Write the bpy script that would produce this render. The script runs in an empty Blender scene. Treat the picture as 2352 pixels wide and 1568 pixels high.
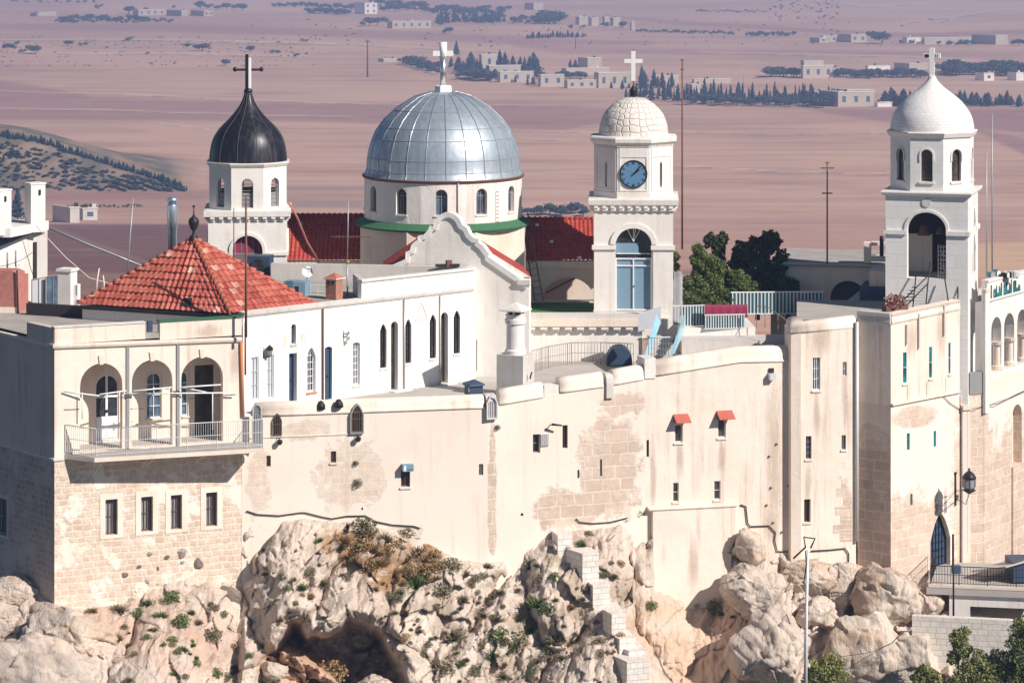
EXPO=0.22; HAZE=0.0003; SUNE=5.0; SKYE=0.06
import bpy, bmesh, math, random
import numpy as np
from mathutils import Vector, Matrix
from mathutils.geometry import delaunay_2d_cdt
R=math.radians
random.seed(7); rng=np.random.default_rng(7)
col=bpy.context.scene.collection
# ---- camera model: a level view camera with vertical shift; plain at z=0, camera 80 m up
FPX=6669.0; CX=1176.0; HY=-189.0; CZ=80.0
def P(px,py,Y): return Vector(((px-CX)*Y/FPX, Y, CZ-(py-HY)*Y/FPX))
def ZO(py,Y): return CZ-(py-HY)*Y/FPX
def XO(px,Y): return (px-CX)*Y/FPX
def lerp(a,b,t): return a+(b-a)*t
class Pl:
    """vertical plane through two ground points; n points out of the wall towards the viewer"""
    def __init__(s,x0,y0,x1,y1):
        s.o=Vector((x0,y0)); d=Vector((x1-x0,y1-y0)); s.L=d.length; s.t=d/s.L; s.n=Vector((s.t.y,-s.t.x))
    def pt(s,a,z,d=0.0):
        p=s.o+s.t*a+s.n*d; return Vector((p.x,p.y,z))
    def sz(s,px,py):
        dx=(px-CX)/FPX
        Y=(s.o.dot(s.n))/(dx*s.n.x+s.n.y)
        p=Vector((dx*Y,Y)); return (p-s.o).dot(s.t), CZ-(py-HY)*Y/FPX
    def shift(s,d):
        q=Pl(0,0,1,0); q.o=s.o+s.n*d; q.t=s.t.copy(); q.n=s.n.copy(); q.L=s.L; return q
    def rect(s,px0,px1,py0,py1):
        pc=(px0+px1)/2
        return s.sz(px0,py0)[0], s.sz(px1,py0)[0], s.sz(pc,py1)[1], s.sz(pc,py0)[1]
def Fac(pxl,Yl,pxr,Yr): return Pl(XO(pxl,Yl),Yl,XO(pxr,Yr),Yr)
def hole_rect(a0,a1,z0,z1): return [(a0,z0),(a1,z0),(a1,z1),(a0,z1)]
def hole_arch(a0,a1,z0,z1,kind='round',n=10):
    w=a1-a0; c=(a0+a1)/2; pts=[(a0,z0),(a1,z0)]
    if kind=='flat': return hole_rect(a0,a1,z0,z1)
    if kind=='segment': h=w*0.22
    elif kind=='pointed': h=w*0.8
    elif kind=='ogee': h=w*.85
    else: h=min(w/2,(z1-z0)*.95)
    zs=z1-h
    for i in range(n+1):
        t=i/n
        if kind=='pointed':
            x=abs(1-2*t); y=(1-x**1.9)
            u=c+(w/2)*(1-2*t); pts.append((u,zs+h*(1-x**1.7) ))
        elif kind=='ogee':
            x=abs(1-2*t); u=c+(w/2)*(1-2*t); pts.append((u,zs+h*(.8*(1-x**2.1)+.2*(1-x)**2)))
        else:
            a=math.pi*t; pts.append((c+w/2*math.cos(a), zs+h*math.sin(a)))
    # drop duplicates with jamb points
    out=[]
    for p in pts:
        if not out or (abs(p[0]-out[-1][0])+abs(p[1]-out[-1][1]))>1e-4: out.append(p)
    if abs(out[0][0]-out[-1][0])+abs(out[0][1]-out[-1][1])<1e-4: out.pop()
    return out
def inpoly(x,y,poly):
    c=False; j=len(poly)-1
    for i in range(len(poly)):
        xi,yi=poly[i]; xj,yj=poly[j]
        if (yi>y)!=(yj>y) and x<(xj-xi)*(y-yi)/(yj-yi)+xi: c=not c
        j=i
    return c
class MB:
    def __init__(s): s.v=[]; s.f=[]; s.m=[]; s.sm=[]; s.uv=[]; s.mats=[]
    def mi(s,mat):
        if mat not in s.mats: s.mats.append(mat)
        return s.mats.index(mat)
    def face(s,pts,mat,smooth=False,uv=None):
        b=len(s.v); s.v.extend([Vector(p) for p in pts]); s.f.append(tuple(range(b,b+len(pts))))
        s.m.append(s.mi(mat)); s.sm.append(smooth); s.uv.append(uv)
    def grid(s,rows,mat,smooth=True,closed=False,uvs=None):
        b=len(s.v); nr=len(rows); nc=len(rows[0])
        for r in rows: s.v.extend([Vector(p) for p in r])
        k=s.mi(mat)
        for i in range(nr-1):
            for j in range(nc if closed else nc-1):
                j2=(j+1)%nc
                s.f.append((b+i*nc+j,b+i*nc+j2,b+(i+1)*nc+j2,b+(i+1)*nc+j)); s.m.append(k); s.sm.append(smooth)
                if uvs:
                    u=uvs; uj2=u[i][j2] if j2 else (u[i][j][0]+(u[i][1][0]-u[i][0][0]),u[i][j][1])
                    uk2=u[i+1][j2] if j2 else (u[i+1][j][0]+(u[i+1][1][0]-u[i+1][0][0]),u[i+1][j][1])
                    s.uv.append([u[i][j],uj2,uk2,u[i+1][j]])
                else: s.uv.append(None)
    def pbox(s,pl,a0,a1,z0,z1,d0,d1,mat):
        if a0>a1: a0,a1=a1,a0
        if z0>z1: z0,z1=z1,z0
        if d0>d1: d0,d1=d1,d0
        A=[pl.pt(a,z,d) for d in (d1,d0) for (a,z) in ((a0,z0),(a1,z0),(a1,z1),(a0,z1))]
        s.hexa(A,mat)
    def hexa(s,A,mat):
        for q in ((0,1,2,3),(5,4,7,6),(1,5,6,2),(4,0,3,7),(3,2,6,7),(4,5,1,0)): s.face([A[i] for i in q],mat)
    def abox(s,x0,x1,y0,y1,z0,z1,mat):
        s.pbox(Pl(x0,y0,x1+1e-6,y0),0,x1-x0,z0,z1,0,-(y1-y0),mat)
    def prism(s,pl,poly,d0,d1,mat,smooth=False):
        if d0>d1: d0,d1=d1,d0
        n=len(poly)
        s.tri_fill(pl,poly,[],d1,mat,False); s.tri_fill(pl,poly,[],d0,mat,True)
        for i in range(n):
            a=poly[i]; b=poly[(i+1)%n]
            s.face([pl.pt(a[0],a[1],d1),pl.pt(a[0],a[1],d0),pl.pt(b[0],b[1],d0),pl.pt(b[0],b[1],d1)],mat,smooth)
    def tri_fill(s,pl,outer,holes,d,mat,flip):
        vs=[]; es=[]
        for lp in [outer]+holes:
            b=len(vs); vs+= [Vector(p) for p in lp]
            es+=[(b+i,b+(i+1)%len(lp)) for i in range(len(lp))]
        ov,oe,of,_,_,_=delaunay_2d_cdt(vs,es,[],0,1e-5)
        for f in of:
            cx=sum(ov[i].x for i in f)/len(f); cz=sum(ov[i].y for i in f)/len(f)
            if not inpoly(cx,cz,outer): continue
            if any(inpoly(cx,cz,h) for h in holes): continue
            p=[ov[i] for i in f]
            ar=sum(p[i].x*p[(i+1)%len(p)].y-p[(i+1)%len(p)].x*p[i].y for i in range(len(p)))
            if ar<0: p.reverse()
            if flip: p.reverse()
            s.face([pl.pt(q.x,q.y,d) for q in p],mat)
    def panel(s,pl,outer,holes,d0,d1,mat,rmat=None):
        """wall slab from d0 (front) to d1 (behind) with openings"""
        if d0<d1: d0,d1=d1,d0
        s.tri_fill(pl,outer,holes,d0,mat,False); s.tri_fill(pl,outer,holes,d1,mat,True)
        for lp,rev in [(outer,False)]+[(h,True) for h in holes]:
            ar=sum(lp[i][0]*lp[(i+1)%len(lp)][1]-lp[(i+1)%len(lp)][0]*lp[i][1] for i in range(len(lp)))
            q=lp if ar>0 else lp[::-1]
            for i in range(len(q)):
                a=q[i]; b=q[(i+1)%len(q)]
                F=[pl.pt(a[0],a[1],d0),pl.pt(a[0],a[1],d1),pl.pt(b[0],b[1],d1),pl.pt(b[0],b[1],d0)]
                if rev: F.reverse()
                s.face(F,(rmat or mat) if rev else mat)
    def tube(s,pts,r,mat,n=6,r2=None,smooth=True,cap=True):
        pts=[Vector(p) for p in pts]; rows=[]
        prev=None
        for i,p in enumerate(pts):
            d=(pts[min(i+1,len(pts)-1)]-pts[max(i-1,0)])
            if d.length<1e-9: d=Vector((0,0,1))
            d.normalize()
            up=Vector((0,0,1)) if abs(d.z)<.9 else Vector((1,0,0))
            if prev is not None: x=(prev-d*prev.dot(d)); x=x.normalized() if x.length>1e-6 else d.cross(up).normalized()
            else: x=d.cross(up).normalized()
            prev=x; y=d.cross(x)
            rr=r if r2 is None else lerp(r,r2,i/(len(pts)-1))
            rows.append([p+(x*math.cos(2*math.pi*k/n)+y*math.sin(2*math.pi*k/n))*rr for k in range(n)])
        s.grid(rows,mat,smooth and n>4,True)
        if cap: s.face(rows[0][::-1],mat); s.face(rows[-1],mat)
    def bar(s,a,b,w,mat): s.tube([a,b],w*.7,mat,4,smooth=False)
    def loft(s,cx,cy,n,rot,prof,mat,smooth=False,cap0=True,cap1=True,uvr=None):
        """stack of regular n-gons; prof = [(apothem,z)]"""
        k=1/math.cos(math.pi/n); rows=[]; uvs=[] if uvr else None; v=0
        for i,(a,z) in enumerate(prof):
            rows.append([Vector((cx+a*k*math.cos(rot+2*math.pi*j/n),cy+a*k*math.sin(rot+2*math.pi*j/n),z)) for j in range(n)])
            if uvr:
                if i: v+=math.hypot(a-prof[i-1][0],z-prof[i-1][1])
                uvs.append([(uvr*2*math.pi*j/n,v) for j in range(n)])
        s.grid(rows,mat,smooth,True,uvs)
        if cap0: s.face(rows[0][::-1],mat)
        if cap1: s.face(rows[-1],mat)
    def sweep(s,path,prof,mat,smooth=False,closed_prof=True,caps=True):
        """path: list of (x,y,z); prof: list of (out,up); out = to the right-hand/outer side (n of Pl)"""
        path=[Vector(p) for p in path]; rows=[]
        for i,p in enumerate(path):
            def nn(a,b):
                t=Vector((b.x-a.x,b.y-a.y)); t.normalize(); return Vector((t.y,-t.x))
            if i==0: n=nn(path[0],path[1]); k=1
            elif i==len(path)-1: n=nn(path[-2],path[-1]); k=1
            else:
                n1=nn(path[i-1],p); n2=nn(p,path[i+1]); n=n1+n2
                if n.length<.2: n=n1.copy()
                n.normalize(); k=1/max(.4,n.dot(n1))
            rows.append([Vector((p.x+n.x*k*o,p.y+n.y*k*o,p.z+u)) for o,u in prof])
        if closed_prof:
            s.grid(rows,mat,smooth,True)
            if caps: s.face(rows[0],mat); s.face(rows[-1][::-1],mat)
        else: s.grid(rows,mat,smooth)
    def build(s,name,parent=None,local=False,loc=None,fix=True,merge=True,vcol=None):
        me=bpy.data.meshes.new(name)
        if parent is not None:
            inv=IMW[parent.name] if not local else None
        elif loc is not None: inv=Matrix.Translation(-Vector(loc))
        else: inv=None
        vs=s.v
        nrm=[]
        # uv before moving (metres)
        me.from_pydata([tuple(v) for v in (vs if inv is None else [inv@v for v in vs])],[],s.f)
        for m in s.mats: me.materials.append(m)
        me.polygons.foreach_set('material_index',s.m); me.polygons.foreach_set('use_smooth',s.sm)
        me.update()
        if fix:
            bm=bmesh.new(); bm.from_mesh(me)
            if merge: bmesh.ops.remove_doubles(bm,verts=bm.verts,dist=1e-5)
            # uv layer must survive: written after
            bm.normal_update()
            # keep the order of faces so that explicit uvs line up
            if len(bm.faces)==len(s.f): bmesh.ops.recalc_face_normals(bm,faces=bm.faces)
            bm.to_mesh(me); bm.free()
        uvl=me.uv_layers.new(name='UVMap')
        A=np.zeros((len(me.loops),2),dtype=np.float32)
        wv=np.array([tuple(v.co) for v in me.vertices]) if len(me.vertices) else np.zeros((0,3))
        if inv is not None and len(wv):
            M=np.array(inv.inverted()); wv=wv@M[:3,:3].T+M[:3,3]
        same=len(me.polygons)==len(s.f)
        for i,p in enumerate(me.polygons):
            li=list(p.loop_indices); vi=[me.loops[l].vertex_index for l in li]
            if same and s.uv[i] is not None and len(s.uv[i])==len(li):
                # match by position
                src=[(inv@s.v[k] if inv is not None else s.v[k]) for k in s.f[i]]
                for l,v in zip(li,vi):
                    co=me.vertices[v].co; b=min(range(len(src)),key=lambda q:(src[q]-co).length_squared); A[l]=s.uv[i][b]
                continue
            w=wv[vi]; n=np.zeros(3)
            for a in range(len(vi)):
                b=(a+1)%len(vi); n+=np.cross(w[a]-w[0],w[b]-w[0])
            ln=np.linalg.norm(n); n=n/ln if ln>1e-12 else np.array([0,0,1.])
            if abs(n[2])>.985: t=np.array([1.,0,0]); u=np.array([0,1.,0])
            else:
                t=np.array([-n[1],n[0],0]); t/=np.linalg.norm(t); u=np.cross(n,t)
            A[li,0]=w@t; A[li,1]=w@u
        uvl.data.foreach_set('uv',A.ravel())
        ob=bpy.data.objects.new(name,me); col.objects.link(ob)
        if parent is not None:
            ob.parent=parent; IMW[ob.name]=IMW[parent.name]
        elif loc is not None:
            ob.location=loc; IMW[ob.name]=Matrix.Translation(-Vector(loc))
        else: IMW[ob.name]=Matrix.Identity(4)
        return ob
IMW={}
def thing(name,label,cat,loc,rz=0,group=None):
    o=bpy.data.objects.new(name,None); col.objects.link(o); o.empty_display_size=.5
    o.location=loc; o.rotation_euler=(0,0,rz); o['label']=label; o['category']=cat
    if group: o['group']=group
    IMW[o.name]=(Matrix.Translation(Vector(loc))@Matrix.Rotation(rz,4,'Z')).inverted()
    return o
def tag(o,label=None,cat=None,group=None,kind=None):
    for k,v in (('label',label),('category',cat),('group',group),('kind',kind)):
        if v: o[k]=v
    return o
def sub(parent_obj,name,mb,local=False):
    """a sub-part: child of a mesh part; its mesh shares the part's frame"""
    return mb.build(name,parent_obj,local)
# ---------------- numpy noise
def _h(ix,iy,s):
    n=(ix.astype(np.int64)*374761393+iy.astype(np.int64)*668265263+s*1442695041)&0x7fffffff
    n=(n^(n>>13))*1274126177&0x7fffffff
    n=(n^(n>>16))*461845907&0x7fffffff
    return ((n^(n>>15))&0xffffff)/float(0xffffff)
def vnoise(x,y,s=0):
    ix=np.floor(x); iy=np.floor(y); fx=x-ix; fy=y-iy; fx=fx*fx*(3-2*fx); fy=fy*fy*(3-2*fy)
    return ((_h(ix,iy,s)*(1-fx)+_h(ix+1,iy,s)*fx)*(1-fy)+(_h(ix,iy+1,s)*(1-fx)+_h(ix+1,iy+1,s)*fx)*fy)
def fbm(x,y,o=5,s=0):
    a=0;t=0;w=1.
    for i in range(o): a=a+w*vnoise(x*2**i,y*2**i,s+i*17); t+=w; w*=.5
    return a/t
def worley(x,y,s=0):
    ix=np.floor(x); iy=np.floor(y); d1=np.full(x.shape,9.); d2=np.full(x.shape,9.); idc=np.zeros(x.shape)
    for a in (-1,0,1):
        for b in (-1,0,1):
            cx=ix+a; cy=iy+b
            px=cx+_h(cx,cy,s+1); py=cy+_h(cx,cy,s+2)
            d=np.hypot(x-px,y-py); c=_h(cx,cy,s+3)
            nn=d<d1; d2=np.where(nn,d1,np.minimum(d2,d)); idc=np.where(nn,c,idc); d1=np.where(nn,d,d1)
    return d1,d2,idc
def facets(x,y,s=0,amp=1.):
    ix=np.floor(x); iy=np.floor(y); d1=np.full(x.shape,9.); h=np.zeros(x.shape); d2=np.full(x.shape,9.)
    for a in (-1,0,1):
        for b in (-1,0,1):
            cx=ix+a; cy=iy+b; px=cx+_h(cx,cy,s+1); py=cy+_h(cx,cy,s+2); dx=x-px; dy=y-py; d=np.hypot(dx,dy)
            hh=(_h(cx,cy,s+3)-.5)*1.6*dx+(_h(cx,cy,s+4)-.5)*1.6*dy+(_h(cx,cy,s+5)-.5)*.7
            nn=d<d1; d2=np.where(nn,d1,np.minimum(d2,d)); h=np.where(nn,hh,h); d1=np.where(nn,d,d1)
    return h*amp, d2-d1
def mesh_np(name,verts,faces,mats,smooth=True,attrs=None,loc=None):
    me=bpy.data.meshes.new(name)
    v=np.asarray(verts,dtype=np.float32)
    if loc is not None: v=v-np.array(loc,dtype=np.float32)
    f=np.asarray(faces,dtype=np.int32); k=f.shape[1]
    me.vertices.add(len(v)); me.vertices.foreach_set('co',v.ravel())
    me.loops.add(f.size); me.loops.foreach_set('vertex_index',f.ravel())
    me.polygons.add(len(f)); me.polygons.foreach_set('loop_start',np.arange(0,f.size,k,dtype=np.int32))
    me.polygons.foreach_set('loop_total',np.full(len(f),k,dtype=np.int32))
    me.polygons.foreach_set('use_smooth',np.full(len(f),smooth))
    for m in mats: me.materials.append(m)
    me.update(calc_edges=True); me.validate()
    if attrs:
        for nme,a in attrs.items():
            at=me.color_attributes.new(nme,'FLOAT_COLOR','POINT'); at.data.foreach_set('color',np.asarray(a,dtype=np.float32).ravel())
    ob=bpy.data.objects.new(name,me); col.objects.link(ob)
    if loc is not None: ob.location=loc
    return ob
def gridfaces(nr,nc):
    i=np.arange(nr-1)[:,None]; j=np.arange(nc-1)[None,:]; a=i*nc+j
    return np.stack([a,a+nc,a+nc+1,a+1],-1).reshape(-1,4)
# ---------------- materials
def srgb(r,g,b):
    f=lambda c:(c/255/12.92 if c/255<=.04045 else ((c/255+.055)/1.055)**2.4)
    return (f(r),f(g),f(b),1)
def c3(r,g,b): return (r,g,b,1)
class NT:
    def __init__(s,name,rough=.85,metal=0,spec=.3):
        s.m=bpy.data.materials.new(name); s.m.use_nodes=True; s.t=s.m.node_tree; s.N=s.t.nodes; s.b=s.N['Principled BSDF']
        s.b.inputs['Roughness'].default_value=rough; s.b.inputs['Metallic'].default_value=metal
        s.b.inputs['Specular IOR Level'].default_value=spec
    def setin(s,sock,v):
        if v is None: return
        if isinstance(v,bpy.types.NodeSocket): s.t.links.new(v,sock)
        else: sock.default_value=v
    def node(s,ty,_out=0,_p=None,**kw):
        n=s.N.new(ty)
        for k,v in (_p or {}).items(): setattr(n,k,v)
        for k,v in kw.items():
            key=int(k[1:]) if k[0]=='i' and k[1:].isdigit() else k.replace('_',' ')
            s.setin(n.inputs[key],v)
        return n.outputs[_out]
    def pos(s): return s.node('ShaderNodeNewGeometry')
    def uv(s): return s.node('ShaderNodeTexCoord',_out='UV')
    def obj(s): return s.node('ShaderNodeTexCoord',_out='Object')
    def map(s,v,sc=(1,1,1),loc=(0,0,0)): return s.node('ShaderNodeMapping',i0=v,i1=loc,i3=sc)
    def noise(s,v,sc,det=5,rough=.55,dist=0): return s.node('ShaderNodeTexNoise',Vector=v,Scale=sc,Detail=det,Roughness=rough,Distortion=dist)
    def vor(s,v,sc,feat='F1',out=0): return s.node('ShaderNodeTexVoronoi',_out=out,_p={'feature':feat},Vector=v,Scale=sc)
    def ramp(s,v,a,b,lo=0.,hi=1.): return s.node('ShaderNodeMapRange',i0=v,i1=a,i2=b,i3=lo,i4=hi)
    def mix(s,f,a,b,mode='MIX'):
        n=s.N.new('ShaderNodeMix'); n.data_type='RGBA'; n.blend_type=mode
        s.setin(n.inputs[0],f); s.setin(n.inputs[6],a); s.setin(n.inputs[7],b); return n.outputs[2]
    def math(s,op,a,b=0.): return s.node('ShaderNodeMath',_p={'operation':op},i0=a,i1=b)
    def bump(s,h,strength=.5,dist=.02,normal=None):
        o=s.node('ShaderNodeBump',Height=h,Strength=strength,Distance=dist)
        if normal is not None: s.t.links.new(normal,o.node.inputs['Normal'])
        return o
    def done(s,color,normal=None,rough=None):
        s.setin(s.b.inputs['Base Color'],color)
        if normal is not None: s.t.links.new(normal,s.b.inputs['Normal'])
        if rough is not None: s.setin(s.b.inputs['Roughness'],rough)
        return s.m
def plaster(name,base,base2,stain,st=.5,var=.6,bump=.35,sc=.5,drips=None):
    k=NT(name); p=k.pos()
    n1=k.ramp(k.noise(p,sc,6,.6),.38,.66); c=k.mix(k.math('MULTIPLY',n1,var),base,base2)
    st1=k.noise(k.map(p,(2.6,2.6,.16)),1.,6,.65); st2=k.noise(p,.33,4)
    f=k.math('MULTIPLY',k.ramp(st1,.5,.7),k.ramp(st2,.38,.58)); c=k.mix(k.math('MULTIPLY',f,st),c,stain)
    sp=k.ramp(k.noise(p,9,3,.6),.66,.72); c=k.mix(k.math('MULTIPLY',sp,.35*st),c,stain)
    if drips:
        sp3=k.N.new('ShaderNodeSeparateXYZ'); k.t.links.new(p,sp3.inputs[0]); e=None
        for (zx,zz,rx,rz) in drips:
            a=k.math('MULTIPLY',k.math('SUBTRACT',sp3.outputs[0],zx),1/rx); b_=k.math('MULTIPLY',k.math('SUBTRACT',sp3.outputs[2],zz),1/rz)
            q=k.math('SUBTRACT',1.,k.math('SQRT',k.math('ADD',k.math('MULTIPLY',a,a),k.math('MULTIPLY',b_,b_)))); e=q if e is None else k.math('MAXIMUM',e,q)
        e=k.math('ADD',e,k.math('MULTIPLY',k.math('SUBTRACT',k.noise(k.map(p,(6,6,.5)),1.,6,.7),.5),1.6)); c=k.mix(k.ramp(e,.05,.7,0,.6),c,c3(.42,.31,.24))
        c=k.mix(k.math('MULTIPLY',k.ramp(e,.2,.3),k.ramp(k.noise(p,6,5,.7),.6,.68,0,.6)),c,c3(.2,.14,.1))
    h=k.math('ADD',k.noise(p,14,5,.6),k.math('MULTIPLY',k.noise(p,2.2,3),2.))
    return k.done(c,k.bump(h,bump,.03))
def masonry(name,c1,c2,mortar,bw,bh,msize=.02,pl=None,cover=.0,stain=None,irr=.04,bump=.5,zones=None,rag=1.1):
    """coursed stone; pl/cover: remains of plaster over it"""
    k=NT(name); p=k.pos(); uv=k.uv()
    d=k.node('ShaderNodeVectorMath',_p={'operation':'SCALE'},i0=k.node('ShaderNodeTexNoise',_out=1,Vector=uv,Scale=2.2,Detail=2),Scale=irr*2)
    v=k.node('ShaderNodeVectorMath',_p={'operation':'ADD'},i0=uv,i1=d)
    n=k.N.new('ShaderNodeTexBrick'); n.offset=.43; n.squash=1.25; n.squash_frequency=3
    k.setin(n.inputs['Vector'],v); k.setin(n.inputs['Color1'],c1); k.setin(n.inputs['Color2'],c2); k.setin(n.inputs['Mortar'],mortar)
    for a,b in (('Scale',1.),('Mortar Size',msize),('Mortar Smooth',.25),('Bias',0.),('Brick Width',bw),('Row Height',bh)): n.inputs[a].default_value=b
    c=k.mix(k.ramp(k.noise(p,3.,5,.7),.35,.7,0,.5),n.outputs[0],stain or (c1[0]*.6,c1[1]*.55,c1[2]*.5,1))
    hb=k.math('SUBTRACT',k.noise(p,9,4,.6),k.math('MULTIPLY',n.outputs[1],1.4))
    if pl:
        stk=k.ramp(k.noise(k.map(p,(2.6,2.6,.16)),1.,6,.65),.55,.74,0,.32)
        if zones:
            sp=k.N.new('ShaderNodeSeparateXYZ'); k.t.links.new(p,sp.inputs[0]); e=None
            for (zx,zz,rx,rz) in zones:
                a=k.math('MULTIPLY',k.math('SUBTRACT',sp.outputs[0],zx),1/rx); b_=k.math('MULTIPLY',k.math('SUBTRACT',sp.outputs[2],zz),1/rz)
                q=k.math('SUBTRACT',1.,k.math('SQRT',k.math('ADD',k.math('MULTIPLY',a,a),k.math('MULTIPLY',b_,b_))))
                e=q if e is None else k.math('MAXIMUM',e,q)
            e=k.math('ADD',e,k.math('MULTIPLY',k.math('SUBTRACT',k.noise(p,1.1,7,.68),.5),rag*2.2)); m=k.ramp(e,.02,.12,1,0)
            edge=k.ramp(k.math('ABSOLUTE',k.math('SUBTRACT',e,.0)),0,.05,.5,0)
        else: m=k.ramp(k.noise(p,.8,6,.65),.5-cover,.56-cover); edge=0.
        c=k.mix(m,c,pl); c=k.mix(edge,c,c3(.36,.26,.2)); c=k.mix(stk,c,c3(.5,.36,.27)); c=k.mix(k.ramp(k.noise(p,.35,5,.6),.45,.65,0,.3),c,c3(.74,.58,.48))
        hb=k.math('MULTIPLY',hb,k.ramp(m,0,1,1,.03))
    return k.done(c,k.bump(hb,bump,.04))
def flat(name,c,rough=.6,metal=0,var=.15,sc=3.,bump=.1,spec=.3):
    k=NT(name,rough,metal,spec); p=k.obj()
    n=k.noise(p,sc,5,.6); col_=k.mix(k.ramp(n,.3,.7,0,var),c,(c[0]*.45,c[1]*.45,c[2]*.45,1))
    return k.done(col_,k.bump(k.noise(p,sc*5,3),bump,.01))
def glassy(name,c,rough=.12):
    k=NT(name,rough,0,.6); p=k.obj(); n=k.noise(p,1.7,3)
    return k.done(k.mix(k.ramp(n,.35,.65),c,(c[0]*.3,c[1]*.3,c[2]*.3,1)),k.bump(k.noise(p,2.5,2),.15,.02))
M={}
M['white']=plaster('white_plaster',c3(.8,.765,.715),c3(.72,.665,.6),c3(.42,.32,.24),.5,.7,.3)
M['bright']=plaster('bright_plaster',c3(.84,.825,.795),c3(.77,.735,.68),c3(.52,.4,.3),.4,.6,.2)
zd=lambda px,py,rx,ry,Y: (XO(px,Y),ZO(py,Y),rx*Y/FPX,ry*Y/FPX)
M['cream']=plaster('cream_plaster',c3(.84,.735,.635),c3(.78,.65,.54),c3(.5,.36,.27),.6,.8,.4,drips=[zd(1560,1055,13,55,145.6),zd(1658,1045,13,55,146.3),zd(1875,955,12,75,147.3),zd(1778,1050,24,220,147),zd(1770,1200,30,60,147),zd(1886,775,30,60,147.3),zd(1940,920,10,110,147.7),zd(1592,1300,16,85,145.3),zd(1500,1090,10,120,145),zd(2095,780,20,60,148),zd(2160,760,18,70,150),zd(1855,1110,10,60,147.2),zd(540,830,14,60,139.5),zd(480,760,40,22,139)])
M['oldwall']=plaster('weathered_plaster',c3(.81,.715,.61),c3(.68,.55,.44),c3(.36,.26,.19),.75,.9,.55,.7)
M['shadeside']=plaster('shade_toned_plaster',c3(.68,.55,.48),c3(.58,.45,.39),c3(.2,.15,.13),.4,.6,.4)  # plaster toned darker: the side wall's shade is put into the colour
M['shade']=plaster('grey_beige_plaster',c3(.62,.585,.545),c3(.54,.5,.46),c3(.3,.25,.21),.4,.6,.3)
M['warm']=plaster('warm_stone_trim',c3(.78,.68,.58),c3(.7,.56,.45),c3(.42,.28,.2),.4,.7,.3)
zn=lambda px,py,rx,ry,Y: (XO(px,Y),ZO(py,Y),rx*Y/FPX,ry*Y/FPX)
CR_=c3(.84,.735,.635)
M['faded']=masonry('faded_stone_plaster',c3(.74,.61,.5),c3(.8,.69,.585),c3(.82,.72,.62),.62,.34,.03,CR_,zones=[zn(805,1090,70,70,141),zn(590,1120,26,80,139),zn(1135,1130,9,170,142.5),zn(900,1240,60,30,141),zn(700,990,60,20,140)],irr=.07,bump=.3)
M['blocky']=masonry('exposed_block_plaster',c3(.58,.455,.355),c3(.7,.575,.475),c3(.78,.68,.58),.95,.6,.045,CR_,zones=[zn(1405,1075,75,120,144),zn(1270,1170,40,60,143.5),zn(1130,1120,10,170,142.5),zn(1430,930,55,25,144.5),zn(1330,1170,60,40,144)],irr=.06,bump=.45)
M['rubble']=masonry('coursed_rubble',c3(.66,.49,.37),c3(.77,.66,.54),c3(.8,.71,.6),.42,.3,.05,c3(.83,.75,.65),-.03,irr=.09)
M['ashlar']=masonry('large_ashlar',c3(.62,.47,.37),c3(.73,.6,.49),c3(.8,.71,.61),.95,.5,.03,CR_,zones=[zn(2090,1260,100,130,148),zn(2240,1150,60,260,151),zn(2330,1150,120,190,155),zn(1930,1250,40,150,147.5),zn(2100,960,60,25,148)],irr=.05,rag=.6)
M['rubble_grey']=masonry('shade_toned_rubble',c3(.46,.32,.26),c3(.56,.45,.39),c3(.62,.52,.46),.42,.3,.05,c3(.58,.48,.42),.0,irr=.09)  # darker copy of the rubble, carrying the side wall's shade in its colour
M['ashlar_bare']=masonry('bare_ashlar',c3(.5,.37,.29),c3(.6,.47,.38),c3(.68,.59,.51),.95,.52,.03,c3(.72,.61,.53),zones=[zn(2008,1180,75,190,147.6)],irr=.05,rag=.4)
M['limestone']=masonry('fine_limestone',c3(.8,.785,.765),c3(.76,.74,.72),c3(.52,.49,.46),1.5,.62,.008,irr=.0,bump=.2,stain=c3(.68,.64,.6))
M['block']=masonry('concrete_block',c3(.84,.79,.73),c3(.78,.72,.65),c3(.4,.33,.28),.5,.28,.012,irr=.0,bump=.4)
M['brick']=masonry('chimney_brick',c3(.42,.16,.1),c3(.5,.22,.14),c3(.45,.33,.27),.24,.085,.012,irr=.01)
M['floor']=flat('terrace_floor',c3(.5,.46,.42),.9,0,.35,.6,.3)
M['bitumen']=flat('bitumen',c3(.045,.04,.04),.75,0,.5,3,.6)
M['roofgrey']=flat('roof_screed',c3(.46,.42,.38),.9,0,.5,.7,.5)
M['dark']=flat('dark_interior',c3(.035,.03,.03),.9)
M['iron']=flat('black_iron',c3(.03,.028,.027),.5,.3)
M['grey']=flat('grey_metal',c3(.42,.43,.44),.45,.4)
M['rail']=flat('pale_rail',c3(.68,.69,.7),.5,.2)
M['alu']=flat('aluminium',c3(.75,.77,.8),.28,.9,.25)
M['galv']=flat('galvanised_pipe',c3(.6,.7,.82),.3,.8,.3)
M['wood']=flat('brown_wood',c3(.13,.085,.06),.65)
M['rust']=flat('rusty_pole',c3(.17,.085,.06),.75)
M['wframe']=flat('white_frame',c3(.8,.81,.82),.5,0,.1)
M['gframe']=flat('grey_frame',c3(.3,.29,.29),.5,0,.15)
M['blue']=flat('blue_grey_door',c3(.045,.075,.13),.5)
M['bluepanel']=flat('pale_blue_panel',c3(.2,.315,.41),.55,0,.12,8)
M['teal']=glassy('teal_glass',c3(.03,.24,.25))
M['pane']=glassy('dark_pane',c3(.05,.055,.07))
M['panebrown']=glassy('brown_pane',c3(.1,.075,.065),.3)
M['paneblue']=glassy('blue_pane',c3(.13,.2,.28))
M['curtain']=flat('grey_curtain',c3(.3,.3,.31),.8,0,.5,6)
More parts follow.
